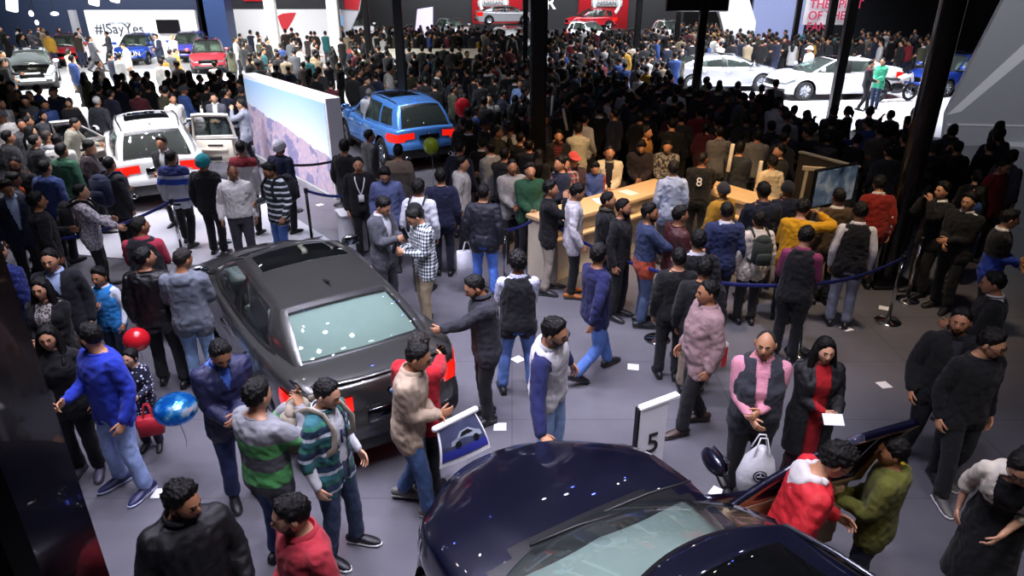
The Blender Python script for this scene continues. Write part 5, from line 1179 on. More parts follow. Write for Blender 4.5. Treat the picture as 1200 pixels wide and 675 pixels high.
h_olive = H(1050, 514, 'boy in olive hooded jacket with a yellow shoulder looking left', [JN('#242c40'), HD('#5d5f22', 'patch', ('#d8c21c',), 1.02)], H=1.50, rz=-122, hy=18, hp=4, hair='full', L='hold', R='low', skin=1)
h_bolero = H(1203, 536, 'woman in cropped white jacket and black dress at the right edge', [TOP('dress', '#0f0f13', z0=.30, ease=.008, flare=.10, sleeveless=True, neck=1.40), TOP('bolero', '#ded6c6', z0=1.16, ease=.016, sleeve=.62, arm_ease=.014, open_v=(.07, .10, 1.1))], H=1.66, fem=True, rz=-38, lean=26, hp=22, hair='bun', glasses=True, L='low', R='relax', skin=4, legs='ease')
h_dark1 = H(1130, 361, 'person in black jacket and open collar looking left, left one of the walking pair', [TR(), UN('#2a2a30'), JK('#101013', open_v=(.0, .05, 1.2))], rz=-18, hy=-20, hair='short', beard='stubble', L='down', R='relax', legs='step', skin=2)
h_dark2 = H(1168, 387, 'person in black sweater and glasses, right one of the walking pair', [TR(), SW('#111114')], rz=5, hy=30, hp=14, hair='full', glasses=True, L='down', R='down', legs='step2', skin=0, shoes='#5a5a56', sole='#c8c8c8')
h_left = H(1166, 318, 'person in black coat and white collar turned left behind the glasses wearer', [TR(), UN('#d9d9de'), JK('#131317')], rz=-118, hp=12, hair='short', L='hold', R='relax', skin=2)
h_blue = H(1188, 246, 'person in black jumper with blue lower half near the right edge', [TR(), UN('#e6e6e6'), SW('#1d3fa8', 'yoke', ('#121216',), 1.12, collar=None)], rz=50, hy=20, hp=10, hair='quiff', L='low', R='clasp', skin=0)
# --- left group
h_mum = H(45, 326, 'woman with long dark hair and patterned top under a black cardigan', [TR(), TOP('top', '#b9b3ab', 'floral', ('#3a3438', '#6d5f60'), .022, z0=.70, ease=.005, arm_ease=.005, fold=.002), TOP('cardigan', '#0f0f12', z0=.60, ease=.026, arm_ease=.02, open_v=(.06, .09, .5))], H=1.60, fem=True, rz=8, hp=-2, hair='long', L='clasp', R='low', skin=0)
h_suitl = H(55, 292, 'person in dark suit and pale blue collar standing behind the long haired woman', [TR(), *ST_('#13141c', '#a9bbdf')], rz=14, hp=4, hair='short', L='down', R='down', skin=0)
h_boy = H(114, 314, 'boy in shiny blue waistcoat with white sleeves and hand on chest', VS('#2a7fc4', '#d7dbe6', v=None) + [TR('#1c2740')], H=1.32, kid=True, rz=-4, hair='full', R='chest', L='relax', skin=1)
h_darkw = H(52, 382, 'woman in black sweater with hair tied back at the left', [TR('#121216'), SW('#101014', z0=.74)], H=1.58, fem=True, rz=12, hy=10, hp=2, hair='long', L='down', R='low', skin=0, shoes='#3d3a4c')
h_bluesw = H(101, 379, 'bearded person in royal blue sweater and pale jeans turning away', [JN('#9bb2e2'), SW('#2138b0')], rz=-28, hy=-78, hp=6, build=1.06, hair='short', beard='full', R='hold', L='relax', legs='wide', shoes='#2a2d55', sole='#b8bce0', skin=0)
h_girl = H(150, 409, 'small girl in dark spotted dress among the left group', [TR('#17182a'), TOP('dress', '#15172e', 'dots', ('#c9cbe0',), .035, z0=.52, ease=.012, flare=.10)], H=1.10, kid=True, fem=True, rz=10, hy=-15, hair='bun', L='hold', R='relax', skin=4, legs='stand')
h_leather = H(166, 290, 'person in black leather jacket beside the grey hooded one', [TR(), JK('#101013', rough=.32)], rz=188, hy=-48, hair='short', L='down', R='relax', legs='ease', skin=2)
h_greyh = H(214, 291, 'person in grey hooded sweatshirt and washed jeans at the saloon window', [JN('#86a5c9'), HD('#6f7580')], rz=192, hy=-38, hp=16, hair='short', haircol='#221d1a', L='hold', R='hold', skin=1)
h_redslv = H(161, 254, 'person in black waistcoat with red sleeves seen from behind', VS('#1a1a1f', '#b03348', v=None) + [TR()], rz=190, hy=-45, build=1.05, hair='short', haircol='#1c1815', L='hold', R='hold', skin=1)
h_puff = H(258, 403, 'person in navy jacket and bright blue shirt looking down beside the saloon', [JN('#22305a'), UN('#4c74d6'), JK('#191c44', rough=.5, open_v=(.0, .05, 1.22))], rz=38, hp=30, lean=6, hair='short', L='clasp', R='low', skin=1)
h_edge = H(-8, 284, 'person in dark navy patterned jacket at the left edge', [TR(), JK('#1e2a66', 'dots', ('#3a4a96',), .03)], rz=172, hair='short', L='relax', R='down', legs='step')
h_pack = H(92, 216, 'person in pale floral hoodie with pink hood and black backpack', [TR(), HD('#c9c5c8', 'floral', ('#77727c', '#e9e4e6'), .03, colmat=fabric('#d9b7bd'))], H=1.62, rz=118, hair='short', R=('w', *P(146, 270, 1.0)), L='hold', skin=4)
h_sl1 = H(40, 226, 'person in black jacket turned right beside the floral hoodie', [TR(), JK('#121216')], rz=135, hair='full', L='hold', R='down', skin=1)
h_sl2 = H(6, 212, 'person in navy suit and pale blue shirt at the far left edge', [TR(), *ST_('#161c33', '#bcd0ee')], rz=42, hp=15, hair='full', skin=2)
h_tee = H(16, 184, 'person in black tee with an orange print facing the viewer', [JN('#2b3450'), TOP('tee', '#141416', collar='crew', sleeve=.42)], rz=8, hair='short', beard='stubble', skin=3, lod=1)
h_bhood = H(50, 188, 'person in slate blue hooded top seen from behind at left', [TR(), HD('#3c4f86')], rz=172, hair='short', lod=1)
h_green = H(70, 169, 'person in bottle green sweater with back turned', [TR(), SW('#2c5a44', collar='shirt')], rz=176, hy=-12, hair='full', lod=1)
h_bag2 = H(126, 184, 'person in charcoal top carrying a navy backpack near the white car', [TR(), JK('#37383d')], rz=164, hair='short', lod=1, L='hold')
h_lk1 = H(38, 158, 'person in black jacket bending towards the left car door', [TR(), JK('#17181b')], rz=150, hair='short', lod=1)
h_lk2 = H(53, 153, 'person in grey sweatshirt behind the opened left car door', [TR(), SW('#8b8d90')], rz=150, hair='short', haircol='#3a302a', lod=1)
h_lk3 = H(88, 138, 'person in beige grey jacket leaning into the white car', [TR(), JK('#8a8878')], rz=110, lean=18, hp=10, hair='short', lod=1, L='reach')
h_lk4 = H(105, 165, 'person in dark maroon jacket at the rear corner of the white car', [TR(), JK('#2a1c22')], rz=110, hp=20, hair='full', lod=1)
h_stripej = H(199, 176, 'person in blue white banded jacket with back turned', [TR(), JK('#25357c', 'bands', ((.4, '#c9ccd4'), (.98, '#c9ccd4'), (1.12, '#2b50b8'), (1.22, '#c4cbe0'), (1.27, '#1e2b60')), 1)], rz=182, hy=-20, hair='short', legs='step', lod=0)
h_teal = H(236, 182, 'person in teal turban and black coat with back turned', [TR(), JK('#131317')], rz=176, hair='none', hat=('turban', '#1f8d97'), beard='full', lod=0)
h_white = H(271, 193, 'balding person in white shirt and grey trousers in front of the bonnet', [TR('#3b3a42'), SH('#dedad6', z0=.9)], rz=18, hy=12, build=1.10, hair='bald', beard='moustache', skin=3, L='down', R='relax')
h_sail = H(312, 192, 'person in black and white striped shirt with jeans and dark backpack', [JN('#4567a5'), SH('#20262c', 'stripes', ('#20262c', '#20262c', '#cfd6da'), .09)], rz=-35, hy=-10, hp=22, hair='full', L='relax', R='hold', skin=1)
h_wturb = H(326, 165, 'person in white turban and navy jacket by the city picture', [TR(), JK('#161c3c')], rz=160, hair='none', hat=('turban', '#d9d6e2'), beard='full', lod=0)
h_maroon = H(281, 166, 'person in maroon and white top with back turned behind the bald one', [TR(), SW('#d6d2d2', 'yoke', ('#7d1f2c',), 1.28)], rz=178, hair='full', lod=1)
h_phone = H(282, 116, 'person in grey shirt with hand at mouth beside the city picture', [TR(), SH('#8b8f9b')], rz=-80, hair='full', L='face', R='clasp', legs='step', skin=4, lod=1)
h_gsuit = H(250, 109, 'person in grey suit and white shirt behind the opened rear door', [TR('#4b4c52'), *ST_('#55575f')], rz=8, hair='quiff', skin=4, lod=1, L='clasp', R='clasp')
h_rear = H(188, 160, 'person in black suit facing the viewer at the back of the white car', [TR(), *ST_('#111114')], rz=-4, hair='full', skin=2, lod=1, L='clasp', R='clasp')
h_dsuit = H(62, 101, 'person in dark suit and white shirt beyond the left car door', [TR(), *ST_('#1d1f28')], rz=-4, hair='short', lod=1)
h_oldm = H(112, 113, 'white haired person in charcoal jacket behind the white car', [TR(), JK('#34373c')], rz=172, hair='short', haircol='#c9c6c2', lod=1)
h_wsh = H(201, 110, 'person in white shirt beside the white car roof', [TR(), SH('#e2e0da')], rz=50, hair='full', lod=1)
h_gback = H(432, 104, 'person in pale grey blazer leaning at the bright blue car', [TR('#35363c'), JK('#9a9ca2')], rz=170, hair='short', haircol='#57534f', lod=1, L='hold')
# --- around the middle
h_gs = H(452, 233, 'person in grey suit looking down at a phone with the check shirt wearer', [TR('#3c3d44'), *ST_('#53555d', '#d9dbe6')], rz=62, hp=30, hair='full', L='phone', R='phone')
h_check = H(480, 246, 'person in black and white check shirt and khaki trousers', [TR('#8d7f66'), SH('#e2e6e8', 'check', ('#8a9498', '#1c2428'), .045)], rz=-58, hp=34, lean=6, hair='short', L='phone', R='phone', legs='ease')
h_wback = H(490, 211, 'person in white shirt with black backpack straps behind the check shirt', [TR(), SH('#d5d8e2')], rz=172, hair='full')
h_nback = H(516, 198, 'person in dark navy jacket with back turned left of the jeans wearer', [TR('#14162a'), JK('#171b38')], rz=182, hair='full')
h_djack = H(566, 216, 'person in black jacket and bright blue jeans carrying a white bag', [JN('#4a72c8'), JK('#1b1e2b', rough=.6)], rz=172, hair='short', L='relax', R='down', legs='ease')
h_khaki = H(645, 212, 'person in black sweater and khaki trousers with hand at face', [TR('#9a8f82'), SW('#121216', collar='shirt')], rz=82, hair='full', R='face', L='low', legs='ease')
h_cream = H(678, 216, 'person in white printed shirt and black trousers in the counter queue', [TR('#121216'), SH('#d3d0d4', 'floral', ('#b3aeba', '#e9e6ea'), .03)], rz=92, hp=16, hair='full', L='relax', R='relax', shoes='#9a5a22')
h_q1 = H(713, 225, 'person in black jacket with olive collar in the counter queue', [TR('#2c3a5c'), JK('#15151a', collar='high', colmat=fabric('#35382e'))], rz=75, hair='short', L='low', R='low')
h_denim = H(762, 239, 'bearded person in slate shirt over rust tee with arm on a friend', [JN('#3c4c6c'), SW('#a5452c', 'yoke', ('#2f3c5c',), .98)], rz=95, hy=-30, hair='full', beard='stubble', R='reach', L='low', skin=1)
h_frnd = H(745, 235, 'person in black top behind the slate shirt wearer', [TR(), SW('#15151a')], rz=60, hair='short', beard='full', skin=2)
h_brown = H(794, 241, 'person in brown leather jacket facing right in the queue', [TR(), JK('#4a2428', rough=.38)], rz=105, hair='quiff', L='low', R='hold', skin=0)
h_sky = H(790, 189, 'person in pale blue shirt with back turned at the counter', [TR('#4a4c58'), SH('#93a7d2')], rz=185, hy=-20, hair='full')
h_eight = H(829, 177, 'person in black tee printed with number 8 at the counter', [TR('#16181e'), TOP('tee', '#131315', collar='crew', z0=.82, sleeve=.45)], rz=160, hy=-40, hair='buzz', R='table', L='table', skin=3)
h_crm2 = H(878, 189, 'person in cream top with back turned at the counter wing', [TR('#2a2422'), SW('#d9c8a6')], rz=174, hair='full', fem=True, H=1.6)
h_dblue = H(853, 237, 'person in dark blue blazer with white collar and back turned', [TR(), UN('#dcdce4'), JK('#26325c', collar=None)], rz=176, hair='short')
h_bpk = H(891, 248, 'youth in pale top wearing a dark green backpack', [TR('#17171b'), SH('#d8cfc4')], H=1.58, rz=182, hair='full')
h_must = H(944, 234, 'person in mustard yellow sweater holding a hand to the head', [TR('#1b1b22'), SW('#d49a12')], rz=142, hp=18, lean=8, hair='full', R=(.02, .18, .16), L='hold')
h_pinks = H(947, 266, 'person in black waistcoat with plum sleeves holding leaflets', VS('#19191d', '#86355c', v=None) + [TR('#15161c')], rz=150, hp=20, lean=8, hair='full', R='hold', L='hold')
h_brn2 = H(985, 221, 'person in olive brown jacket with back turned in front of the screen', [TR('#20242c'), UN('#ddd8d0'), JK('#53402a', collar=None)], rz=182, hair='short', haircol='#191613')
h_wslv = H(1010, 238, 'person in black and white varsity top with white sleeves', VS('#18181f', '#d4d2da', v=None) + [JN('#8a90a4')], rz=160, hp=12, lean=6, hair='full')
h_redc = H(1032, 206, 'person in rust red sweater bending at the queue end', [TR(), UN('#d8d4d2'), SW('#8e2318', collar=None)], rz=170, lean=12, hp=10, hair='full')
h_blk1 = H(820, 271, 'person in black jacket with pale collar behind the brown leather jacket', [TR(), UN('#c9c9d2'), JK('#121216', collar=None)], rz=170, hair='full')
h_blk2 = H(797, 291, 'person in plain black top just left of the dusty pink shirt', [TR(), SW('#121214')], rz=175, hair='short', H=1.62)
h_blk3 = H(818, 300, 'person in black coat with beige trousers beside the dusty pink shirt', [TR('#8a7d6a'), JK('#101013')], rz=165, hair='full', H=1.62)
h_tan = H(466, 170, 'person in tan and grey jacket with back turned near the bright blue car', [TR(), SW('#6d665e', 'yoke', ('#8d7d6a',), 1.25)], rz=178, hair='full', lod=1)
h_wht = H(541, 183, 'person in white hooded top in profile in the dark crowd', [TR(), HD('#b6b1ab')], rz=85, hair='full', lod=1)
h_lan = H(419, 184, 'person in black jacket with white lanyard left of the suit pair', [TR(), JK('#131317')], rz=12, hair='short', lod=0)
h_bsh = H(450, 198, 'person in blue grey shirt looking down behind the suit pair', [TR(), SH('#5b6590')], rz=4, hp=32, hair='full', lod=0)
h_gry2 = H(432, 152, 'person in mid grey hoodie in profile by the bright blue car', [TR(), HD('#57585c')], rz=120, hair='short', lod=1)
h_cold = H(574, 110, 'person in pale jacket with a backpack standing apart in the dark crowd', [TR('#3c3c42'), JK('#8d8a80')], rz=-12, hair='full', lod=1, R='hip', skin=4)
h_sky2 = H(610, 93, 'person in sky blue jacket left of the middle roof post', [TR('#23283a'), JK('#7d97c8')], rz=-15, hair='short', lod=1)
h_mar = H(1180, 187, 'person in dark red sweater near the right edge', [TR(), SW('#7c1626')], rz=20, hp=14, hair='short', lod=0)
h_r1 = H(1108, 214, 'person in black suit and white collar lifting a camera, looking left', [TR(), UN('#dddddf'), JK('#111114', collar=None)], rz=-75, hp=-4, hair='full', L='face', R='face')
h_r2 = H(1139, 226, 'person in black suit and white collar just right of the camera lifter', [TR(), UN('#dddddf'), JK('#121215', collar=None)], rz=-60, hair='full', L='clasp', R='low')
h_redbag = H(492, 391, 'curly haired person in red jacket hidden behind the beige shirt', [TR(), JK('#c01f2c')], rz=165, hp=24, lean=2, H=1.6, still=1, hair='curly', R=('w', *P(522, 407, 1.0)), L='hold', haircol='#26221f')
# --- across the counter, facing the viewer
for (x, y, lab, wear, kw) in (
    (655, 152, 'person in red checked shirt and dark jacket lit at the counter back', [TR(), UN('#8c2630', 'check', ('#4a1820', '#1c1214'), .05), JK('#17171a', open_v=(.03, .08, .9))], dict(rz=-6, hair='quiff')),
    (722, 172, 'person in cream jacket over black top facing the viewer at the counter', [TR(), UN('#17171a'), JK('#d3c6a6', open_v=(.04, .08, .9))], dict(rz=-4, hair='short', skin=0)),
    (720, 192, 'youth in blue jacket with a red stripe leaning at the counter', [TR(), SW('#3a4f86', 'vstripes', ('#3a4f86', '#3a4f86', '#3a4f86', '#8c2434', '#3a4f86', '#3a4f86', '#3a4f86', '#3a4f86'), .42)], dict(rz=6, H=1.5, hair='full', hp=24)),
    (752, 166, 'person in plum black coat looking down at the counter papers', [TR(), JK('#221a22')], dict(rz=-10, hp=34, hair='full')),
    (783, 164, 'person in black and white patterned top behind the counter', [TR(), SW('#2b2b2e', 'floral', ('#8a8680', '#55524e'), .05)], dict(rz=-12, hp=16, hair='short')),
    (672, 178, 'person in salmon red cap at the counter', [TR(), JK('#3c2a34')], dict(rz=20, hat=('cap', '#c4453c'), hair='short')),
    (681, 182, 'person in navy sweater in profile next to the salmon cap', [TR(), SW('#1d2740')], dict(rz=-60, hair='full')),
    (700, 190, 'person in red checked flannel shirt at the counter', [TR(), SH('#7d2b34', 'plaid', ('#7d2b34', '#2a2426', '#a8968c'), .09)], dict(rz=4, hair='full', hp=10)),
    (640, 196, 'person in dark green fleece at the left end of the counter', [TR(), JK('#1f4a34')], dict(rz=10, hair='full')),
    (608, 188, 'person in pale grey jacket left of the dark green fleece', [TR(), JK('#8f8c88')], dict(rz=15, hair='short', skin=1)),
    (758, 148, 'person in ochre jacket turned aside in the lit crowd', [TR(), JK('#a5712c')], dict(rz=60, hair='full')),
    (678, 144, 'person in off white shirt carrying a backpack, back turned in the lit crowd', [TR(), SH('#cfc9b6')], dict(rz=178, hair='full')),
    (868, 166, 'person in dark grey jacket near the white tubes', [TR(), JK('#2b2e34')], dict(rz=150, hair='full')),
    (915, 169, 'person in olive black jacket in profile in front of the dark panel', [TR(), JK('#25251f')], dict(rz=-80, hair='full', L='hold')),
    (845, 148, 'person in grey striped shirt in the dark crowd', [TR(), SH('#5d5b5a', 'vstripes', ('#5d5b5a', '#7d7b7a'), .03)], dict(rz=176, hair='short')),
    (889, 152, 'person in pale grey hoodie in the dark crowd', [TR(), HD('#85827e')], dict(rz=165, hair='full')),
    (1033, 146, 'person in dull tan jacket with back turned left of the round column', [TR(), JK('#5f584a')], dict(rz=176, hair='short')),
    (950, 54, 'person in white uniform standing in front of the white saloon', [TR('#e6e6ea'), SW('#ececf0', collar='shirt')], dict(rz=-80, H=1.8, hat=('cap', '#ececf0'), hair='short', shoes='#dddddd', z=.1)),
    (1022, 70, 'person in dark red and black jacket on the right stage', [TR(), SW('#1b1a1f', 'yoke', ('#4c1a20',), 1.36)], dict(rz=70, hair='short', z=.1, legs='step')),
    (1036, 68, 'person in green shirt on the right stage', [TR('#22304a'), SH('#37a07a')], dict(rz=-60, hair='short', z=.1)),
    (105, 43, 'person in grey suit striding across the white left stage', [TR('#3d3f45'), *ST_('#474a50')], dict(rz=95, hair='short', legs='walk', z=.06)),
    (124, 37, 'person in slate jacket walking behind the striding grey suit', [TR('#3b3e48'), JK('#46494f')], dict(rz=-60, hair='full', legs='walk', z=.06)),
    (182, 40, 'person in navy jacket and white shirt by the violet hatchback', [TR('#20242e'), *ST_('#20283c')], dict(rz=-20, hair='full', z=.06)),
    (201, 41, 'person in long white tunic by the violet hatchback', [TR('#e6e4de'), TOP('tunic', '#e8e6e0', z0=.55, flare=.03)], dict(rz=-10, hair='short', haircol='#c9a24a', z=.06)),
    (143, 51, 'person in cream shirt reading in front of the blue show car', [TR('#5a4a3c'), SH('#d8cbb4')], dict(rz=-50, hair='short', z=.06, hp=20)),
    (79, 57, 'person in long beige coat beside the red hatchback', [TR('#8a7d6a'), TOP('coat', '#b5a28c', z0=.45, flare=.05)], dict(rz=170, fem=True, hair='bun', z=.06))):
    H(x, y, lab, wear, **dict(dict(lod=1, L='low', R='low'), **kw))
# ---------------------------------------------------------------- things carried and worn on the back
def backpack(d, lab, col, k=1.0, back=.155):
    r = d['rig']; W = lambda *a: r.at(1.25)[0] + r.chest @ np.array(a); mb = MB(); C = r.chest
    t_ = thing('backpack', lab, 'backpack', d['b'].location, d['b'].rotation_euler.z, 'backpacks worn in the crowd'); m = fabric(col, rough=.7); s = r.s
    sc = lambda m_: setattr(m_, 'v', [tuple(c * s for c in v) for v in m_.v])
    mb.box(W(0, back + .10, -.03), (.30 * k, .17, .42 * k), C, bev=.05); mb.ball(W(0, back + .09, .15 * k), (.135 * k, .085, .09), 14, 8, C); sc(mb); mb.build('pack_body', m, t_)
    mb = MB(); mb.box(W(0, back + .20, -.10), (.23 * k, .06, .20 * k), C, bev=.022); sc(mb); mb.build('front_pocket', fabric(col, rough=.65, name='pocket_cloth'), t_)
    for sg in (1, -1):
        mb = MB(); x = sg * .105; mb.tube([W(x, back + .04, .17), W(x, .06, .235), W(x, -.06, .215), W(x * 1.15, -.155, .09), W(x * 1.3, -.145, -.06), W(x * 1.45, -.02, -.17), W(x, back + .04, -.20)], [(.028, .008)] * 7, 8, ref=C @ np.array([1, 0, 0])); sc(mb); mb.build('strap', m, t_)
    return t_
def held_box(name, lab, cat, d, side, dims, off, rot, mats, group=None):
    """A flat or boxy thing in a hand; off and rot are in the holder's chest frame."""
    r = d['rig']; i = 'LR'.index(side); w = r.wr[i] + unit(r.wr[i] - r.el[i]) * .10 + r.chest @ np.array(off); p = d['W'](w)
    M = (rz(d['b'].rotation_euler.z) @ r.chest @ rot); mb = MB(); mb.box((0, 0, 0), dims, bev=min(dims) * .3); o = mb.build(name, mats, smooth=False)
    o.matrix_world = Matrix.Translation(p) @ Matrix([list(x) + [0] for x in M] + [[0, 0, 0, 1]]); return tag(o, lab, cat, group)
backpack(h_plaid, 'beige backpack on the youth in teal plaid', '#a79c8a', .9); backpack(h_pack, 'black backpack on the pale floral hoodie', '#131316', 1.0); backpack(h_bag2, 'navy backpack near the rear of the white car', '#262c4c', 1.1)
backpack(h_sail, 'black backpack on the striped shirt by the city picture', '#1b1d26', .9); backpack(h_wback, 'black backpack on the white shirt behind the check shirt', '#15151a', .85); backpack(h_bpk, 'dark green backpack in the queue', '#222b27', .85); backpack(h_cold, 'grey backpack on the lone pale jacket in the dark crowd', '#4a4a4c', .9)
PH = lambda: plain('phone_glass', '#0c0e14', .12, coat=.4)
for d, sd, lab in ((h_stripe, 'R', 'black phone lifted by the striped sweater'), (h_gs, 'R', 'black phone held by the grey suit'), (h_check, 'L', 'black phone held by the check shirt'), (h_redbag, 'R', 'dark phone held over the boot of the grey saloon'), (h_r1, 'R', 'small black camera lifted by the black suit at right')):
    held_box('phone', lab, 'phone', d, sd, (.075, .010, .15), (0, -.02, .05), rx(-.5), PH(), 'phones held in the crowd')
paper = lambda: W_('#e6e6e8')
held_box('leaflet', 'white leaflet read by the woman in red', 'leaflet', h_lady, 'L', (.16, .004, .10), (-.04, -.03, .03), rx(-1.0), paper(), 'leaflets in hands')
held_box('leaflet', 'large open leaflet with a small picture held in the queue at right', 'leaflet', h_pinks, 'R', (.36, .004, .30), (.08, -.06, .08), rx(-.8) @ ry(.4), paper(), 'leaflets in hands')
held_box('leaflet', 'folded leaflet held low by the black waistcoat with plum sleeves', 'leaflet', h_pinks, 'L', (.22, .01, .12), (.05, -.03, -.02), rx(-.9), paper(), 'leaflets in hands')
held_box('leaflet', 'pale sheet held beside the cream top at the counter wing', 'leaflet', h_must, 'L', (.34, .004, .26), (.10, -.1, .05), rx(-1.2), plain('sheet_cream', '#ddd3bb', .6), 'leaflets in hands')
# poster with a car print hanging from the hands of the beige shirt
TL, TR_, BR, BL = P(511, 503, .98), P(556, 482, .98), P(575, 524, .70), P(515, 550, .66); Nn = (TR_ - TL).cross(BL - TL).normalized(); Nn = Nn if Nn.y < 0 else -Nn
t_ = thing('poster', 'drooping poster with a silver car print below the hands of the beige shirt', 'poster', TL)
def sheet(u, v, o=0.): return (TL * (1 - u) + TR_ * u) * (1 - v) + (BL * (1 - u) + BR * u) * v + Nn * (o + .03 * math.sin(PI * v) + .02 * math.sin(PI * u)) - TL
def sheet_mesh(u0, u1, v0, v1, o, th, n=10):
    mb = MB(); V = [sheet(u0 + (u1 - u0) * i / n, v0 + (v1 - v0) * j / n, oo) for oo in (o, o - th) for j in range(n + 1) for i in range(n + 1)]; q = (n + 1) ** 2; F_ = []
    for b_ in (0, q):
        for j in range(n):
            for i in range(n): a = b_ + j * (n + 1) + i; F_.append((a, a + 1, a + n + 2, a + n + 1))
    mb.add(V, F_); return mb
sheet_mesh(0, 1, 0, 1, 0, .002).build('sheet', W_('#e6e6ea'), t_)
t = NT('poster_print'); n_ = t.noise(6, 4); t.set(Base_Color=t.mix(n_, srgb('#1d2140'), srgb('#4a4f63')), Roughness=.3); sheet_mesh(.04, .97, .03, .80, .004, .002).build('print', t.m, t_)
t = NT('poster_band'); t.set(Base_Color=t.mix(t.noise(5), srgb('#262b78'), srgb('#3d439c')), Roughness=.3); sheet_mesh(.04, .97, .62, .86, .006, .002).build('print_band', t.m, t_)
prof = [(.22, .52), (.24, .40), (.36, .36), (.46, .24), (.66, .22), (.80, .34), (.90, .40), (.90, .52)]; mb = MB(); mb.add([sheet(u, v, .010) for u, v in prof], [tuple(range(8))], 0)
mb.add([sheet(u, v, .012) for u, v in ((.42, .36), (.49, .27), (.64, .25), (.74, .35))], [(0, 1, 2, 3)], 1)
for u in (.36, .76): mb.add([sheet(u + .065 * math.cos(a), .52 + .085 * math.sin(a), .013) for a in np.linspace(0, 2 * PI, 16, endpoint=False)], [tuple(range(16))], 1)
mb.build('printed_car', [plain('print_silver', '#8f98a6', .35), plain('print_black', '#0c0d10', .4)], t_, smooth=False)
mb = MB(); a, b_ = sheet(-.04, -.02, .01), sheet(1.04, -.04, .01); mb.tube([a, (a + b_) / 2, b_], [.028] * 3, 14); mb.build('rolled_edge', paper(), t_)
# bags
def carrier(lab, p, rzd, w, h, dpt, col, grp='carrier bags', limp=False):
    t_ = thing('carrier_bag', lab, 'bag', p, math.radians(rzd), grp); m = fabric(col, rough=.55); mb = MB()
    if limp: mb.tube([(0, 0, h), (0, 0, h * .8), (0, .0, h * .4), (0, 0, h * .05)], [(w * .16, dpt * .3), (w * .36, dpt * .5), (w * .52, dpt * .6), (w * .44, dpt * .4)], 16, ref=(0, 1, 0))
    else: mb.box((0, 0, h / 2), (w, dpt, h), bev=.012)
    o = mb.build('bag_body', m, t_)
    if limp:
        co, nr = arrays(o.data); set_co(o.data, co + nr * (folds(co, 30) * .012)[:, None])
    for s_ in (-1, 1):
        mb = MB(); mb.tube([(-w * .2, s_ * dpt * .35, h * .97), (-w * .08, s_ * dpt * .15, h + .13), (w * .08, s_ * dpt * .15, h + .13), (w * .2, s_ * dpt * .35, h * .97)], [.007] * 4, 6); mb.build('handle', m, t_)
    return t_
q = h_djack['Lh']; b = carrier('white paper carrier bag held by the jeans wearer near the middle', (q.x - .02, q.y - .05, max(.02, q.z - .52)), 8, .30, .40, .10, '#dcdde6')
q = h_bald['Rh']; b = carrier('white plastic bag with a round black emblem held by the bald person', (q.x, q.y - .16, q.z - .50), -8, .30, .40, .16, '#e2e2e6', limp=True)
mb = MB(); mb.lathe((0, -.105, .22), [(.001, 0), (.052, 0), (.055, .006)], 24, 'y'); mb.torus((0, -.106, .22), .04, .005, 24, 6, rx(PI / 2), 1); mb.box((0, -.108, .22), (.06, .006, .010), mi=1); mb.box((0, -.108, .22), (.010, .006, .06), mi=1); mb.build('emblem', [plain('emblem_black', '#1a1b20', .5), plain('emblem_line', '#8d9098', .5)], b)
q = h_blk3['Rh']; b = carrier('white and red paper bag hanging behind the dusty pink shirt', (q.x + .03, q.y, q.z - .42), 30, .24, .32, .09, '#d9d2d0'); boxobj('red_flash', (.06, -.047, .16), (.07, .004, .24), plain('flash_red', '#c41f26', .5), b, 0)
q = P(49, 492, .0); b = carrier('dark blue paper bag standing by the near column', (q.x, q.y, .01), 25, .26, .32, .10, '#23285e')
q = h_boy['Lh']; 
def balloon(name, lab, p, r_, m, cat='balloon', ribs=0.):
    nu, nv = 40, 24; V = []
    for k in range(nv + 1):
        e = -PI / 2 + PI * k / nv; e = max(min(e, 1.55), -1.55)
        for i in range(nu):
            a = 2 * PI * i / nu; f = 1 + ribs * abs(math.sin(a * 9)) * (1 - math.cos(e) ** 4) - ribs * .6 * abs(math.sin(a * 9)) * math.cos(e) ** 2; V.append((r_[0] * math.cos(a) * math.cos(e) * f, r_[1] * math.sin(a) * math.cos(e) * f, r_[2] * math.sin(e)))
    mb = MB(); mb.add(V, grid_faces(nv + 1, nu) + [tuple(range(nu - 1, -1, -1)), tuple(nv * nu + i for i in range(nu))]); t_ = thing(name, lab, cat, p); mb.build('skin', m, t_)
    mb = MB(); mb.tube([(0, 0, -r_[2] * .9), (.02, .01, -r_[2] - .2), (.0, .03, -r_[2] - (.3 if p[2] < 1 else .75))], [.004] * 3, 6); mb.build('string', W_('#cfd0d6'), t_); return t_
t = NT('foil_blue'); t.set(Base_Color=t.ramp(t.noise(9, 3), [(.45, srgb('#1769c4')), (.58, srgb('#3fa6e8')), (.66, srgb('#d6eefa'))]), Roughness=.12, Metallic=.7)
p = h_girl['Lh']; q = P(206, 479, .78); balloon('foil_balloon', 'round shiny blue foil balloon beside the small girl', q, (.19, .19, .13), t.m, ribs=.06)
q = P(160, 398, .80); balloon('balloon', 'red balloon beside the boy in the blue waistcoat', q, (.13, .13, .13), plain('balloon_red', '#c01a26', .2, coat=.4))
p = P(178, 503, .35); b = carrier('small red bag by the spotted dress girl', (p.x, p.y, .30), 20, .22, .20, .10, '#b81a2c')
p = P(505, 171, 1.55); balloon('balloon', 'lime green balloon in the crowd below the bright blue car', p, (.14, .14, .15), plain('balloon_lime', '#c3dd3c', .3))
p = P(542, 126, 1.6); balloon('balloon', 'red balloon right of the bright blue car', p, (.18, .10, .22), plain('balloon_red', '#c01a26', .2, coat=.4))
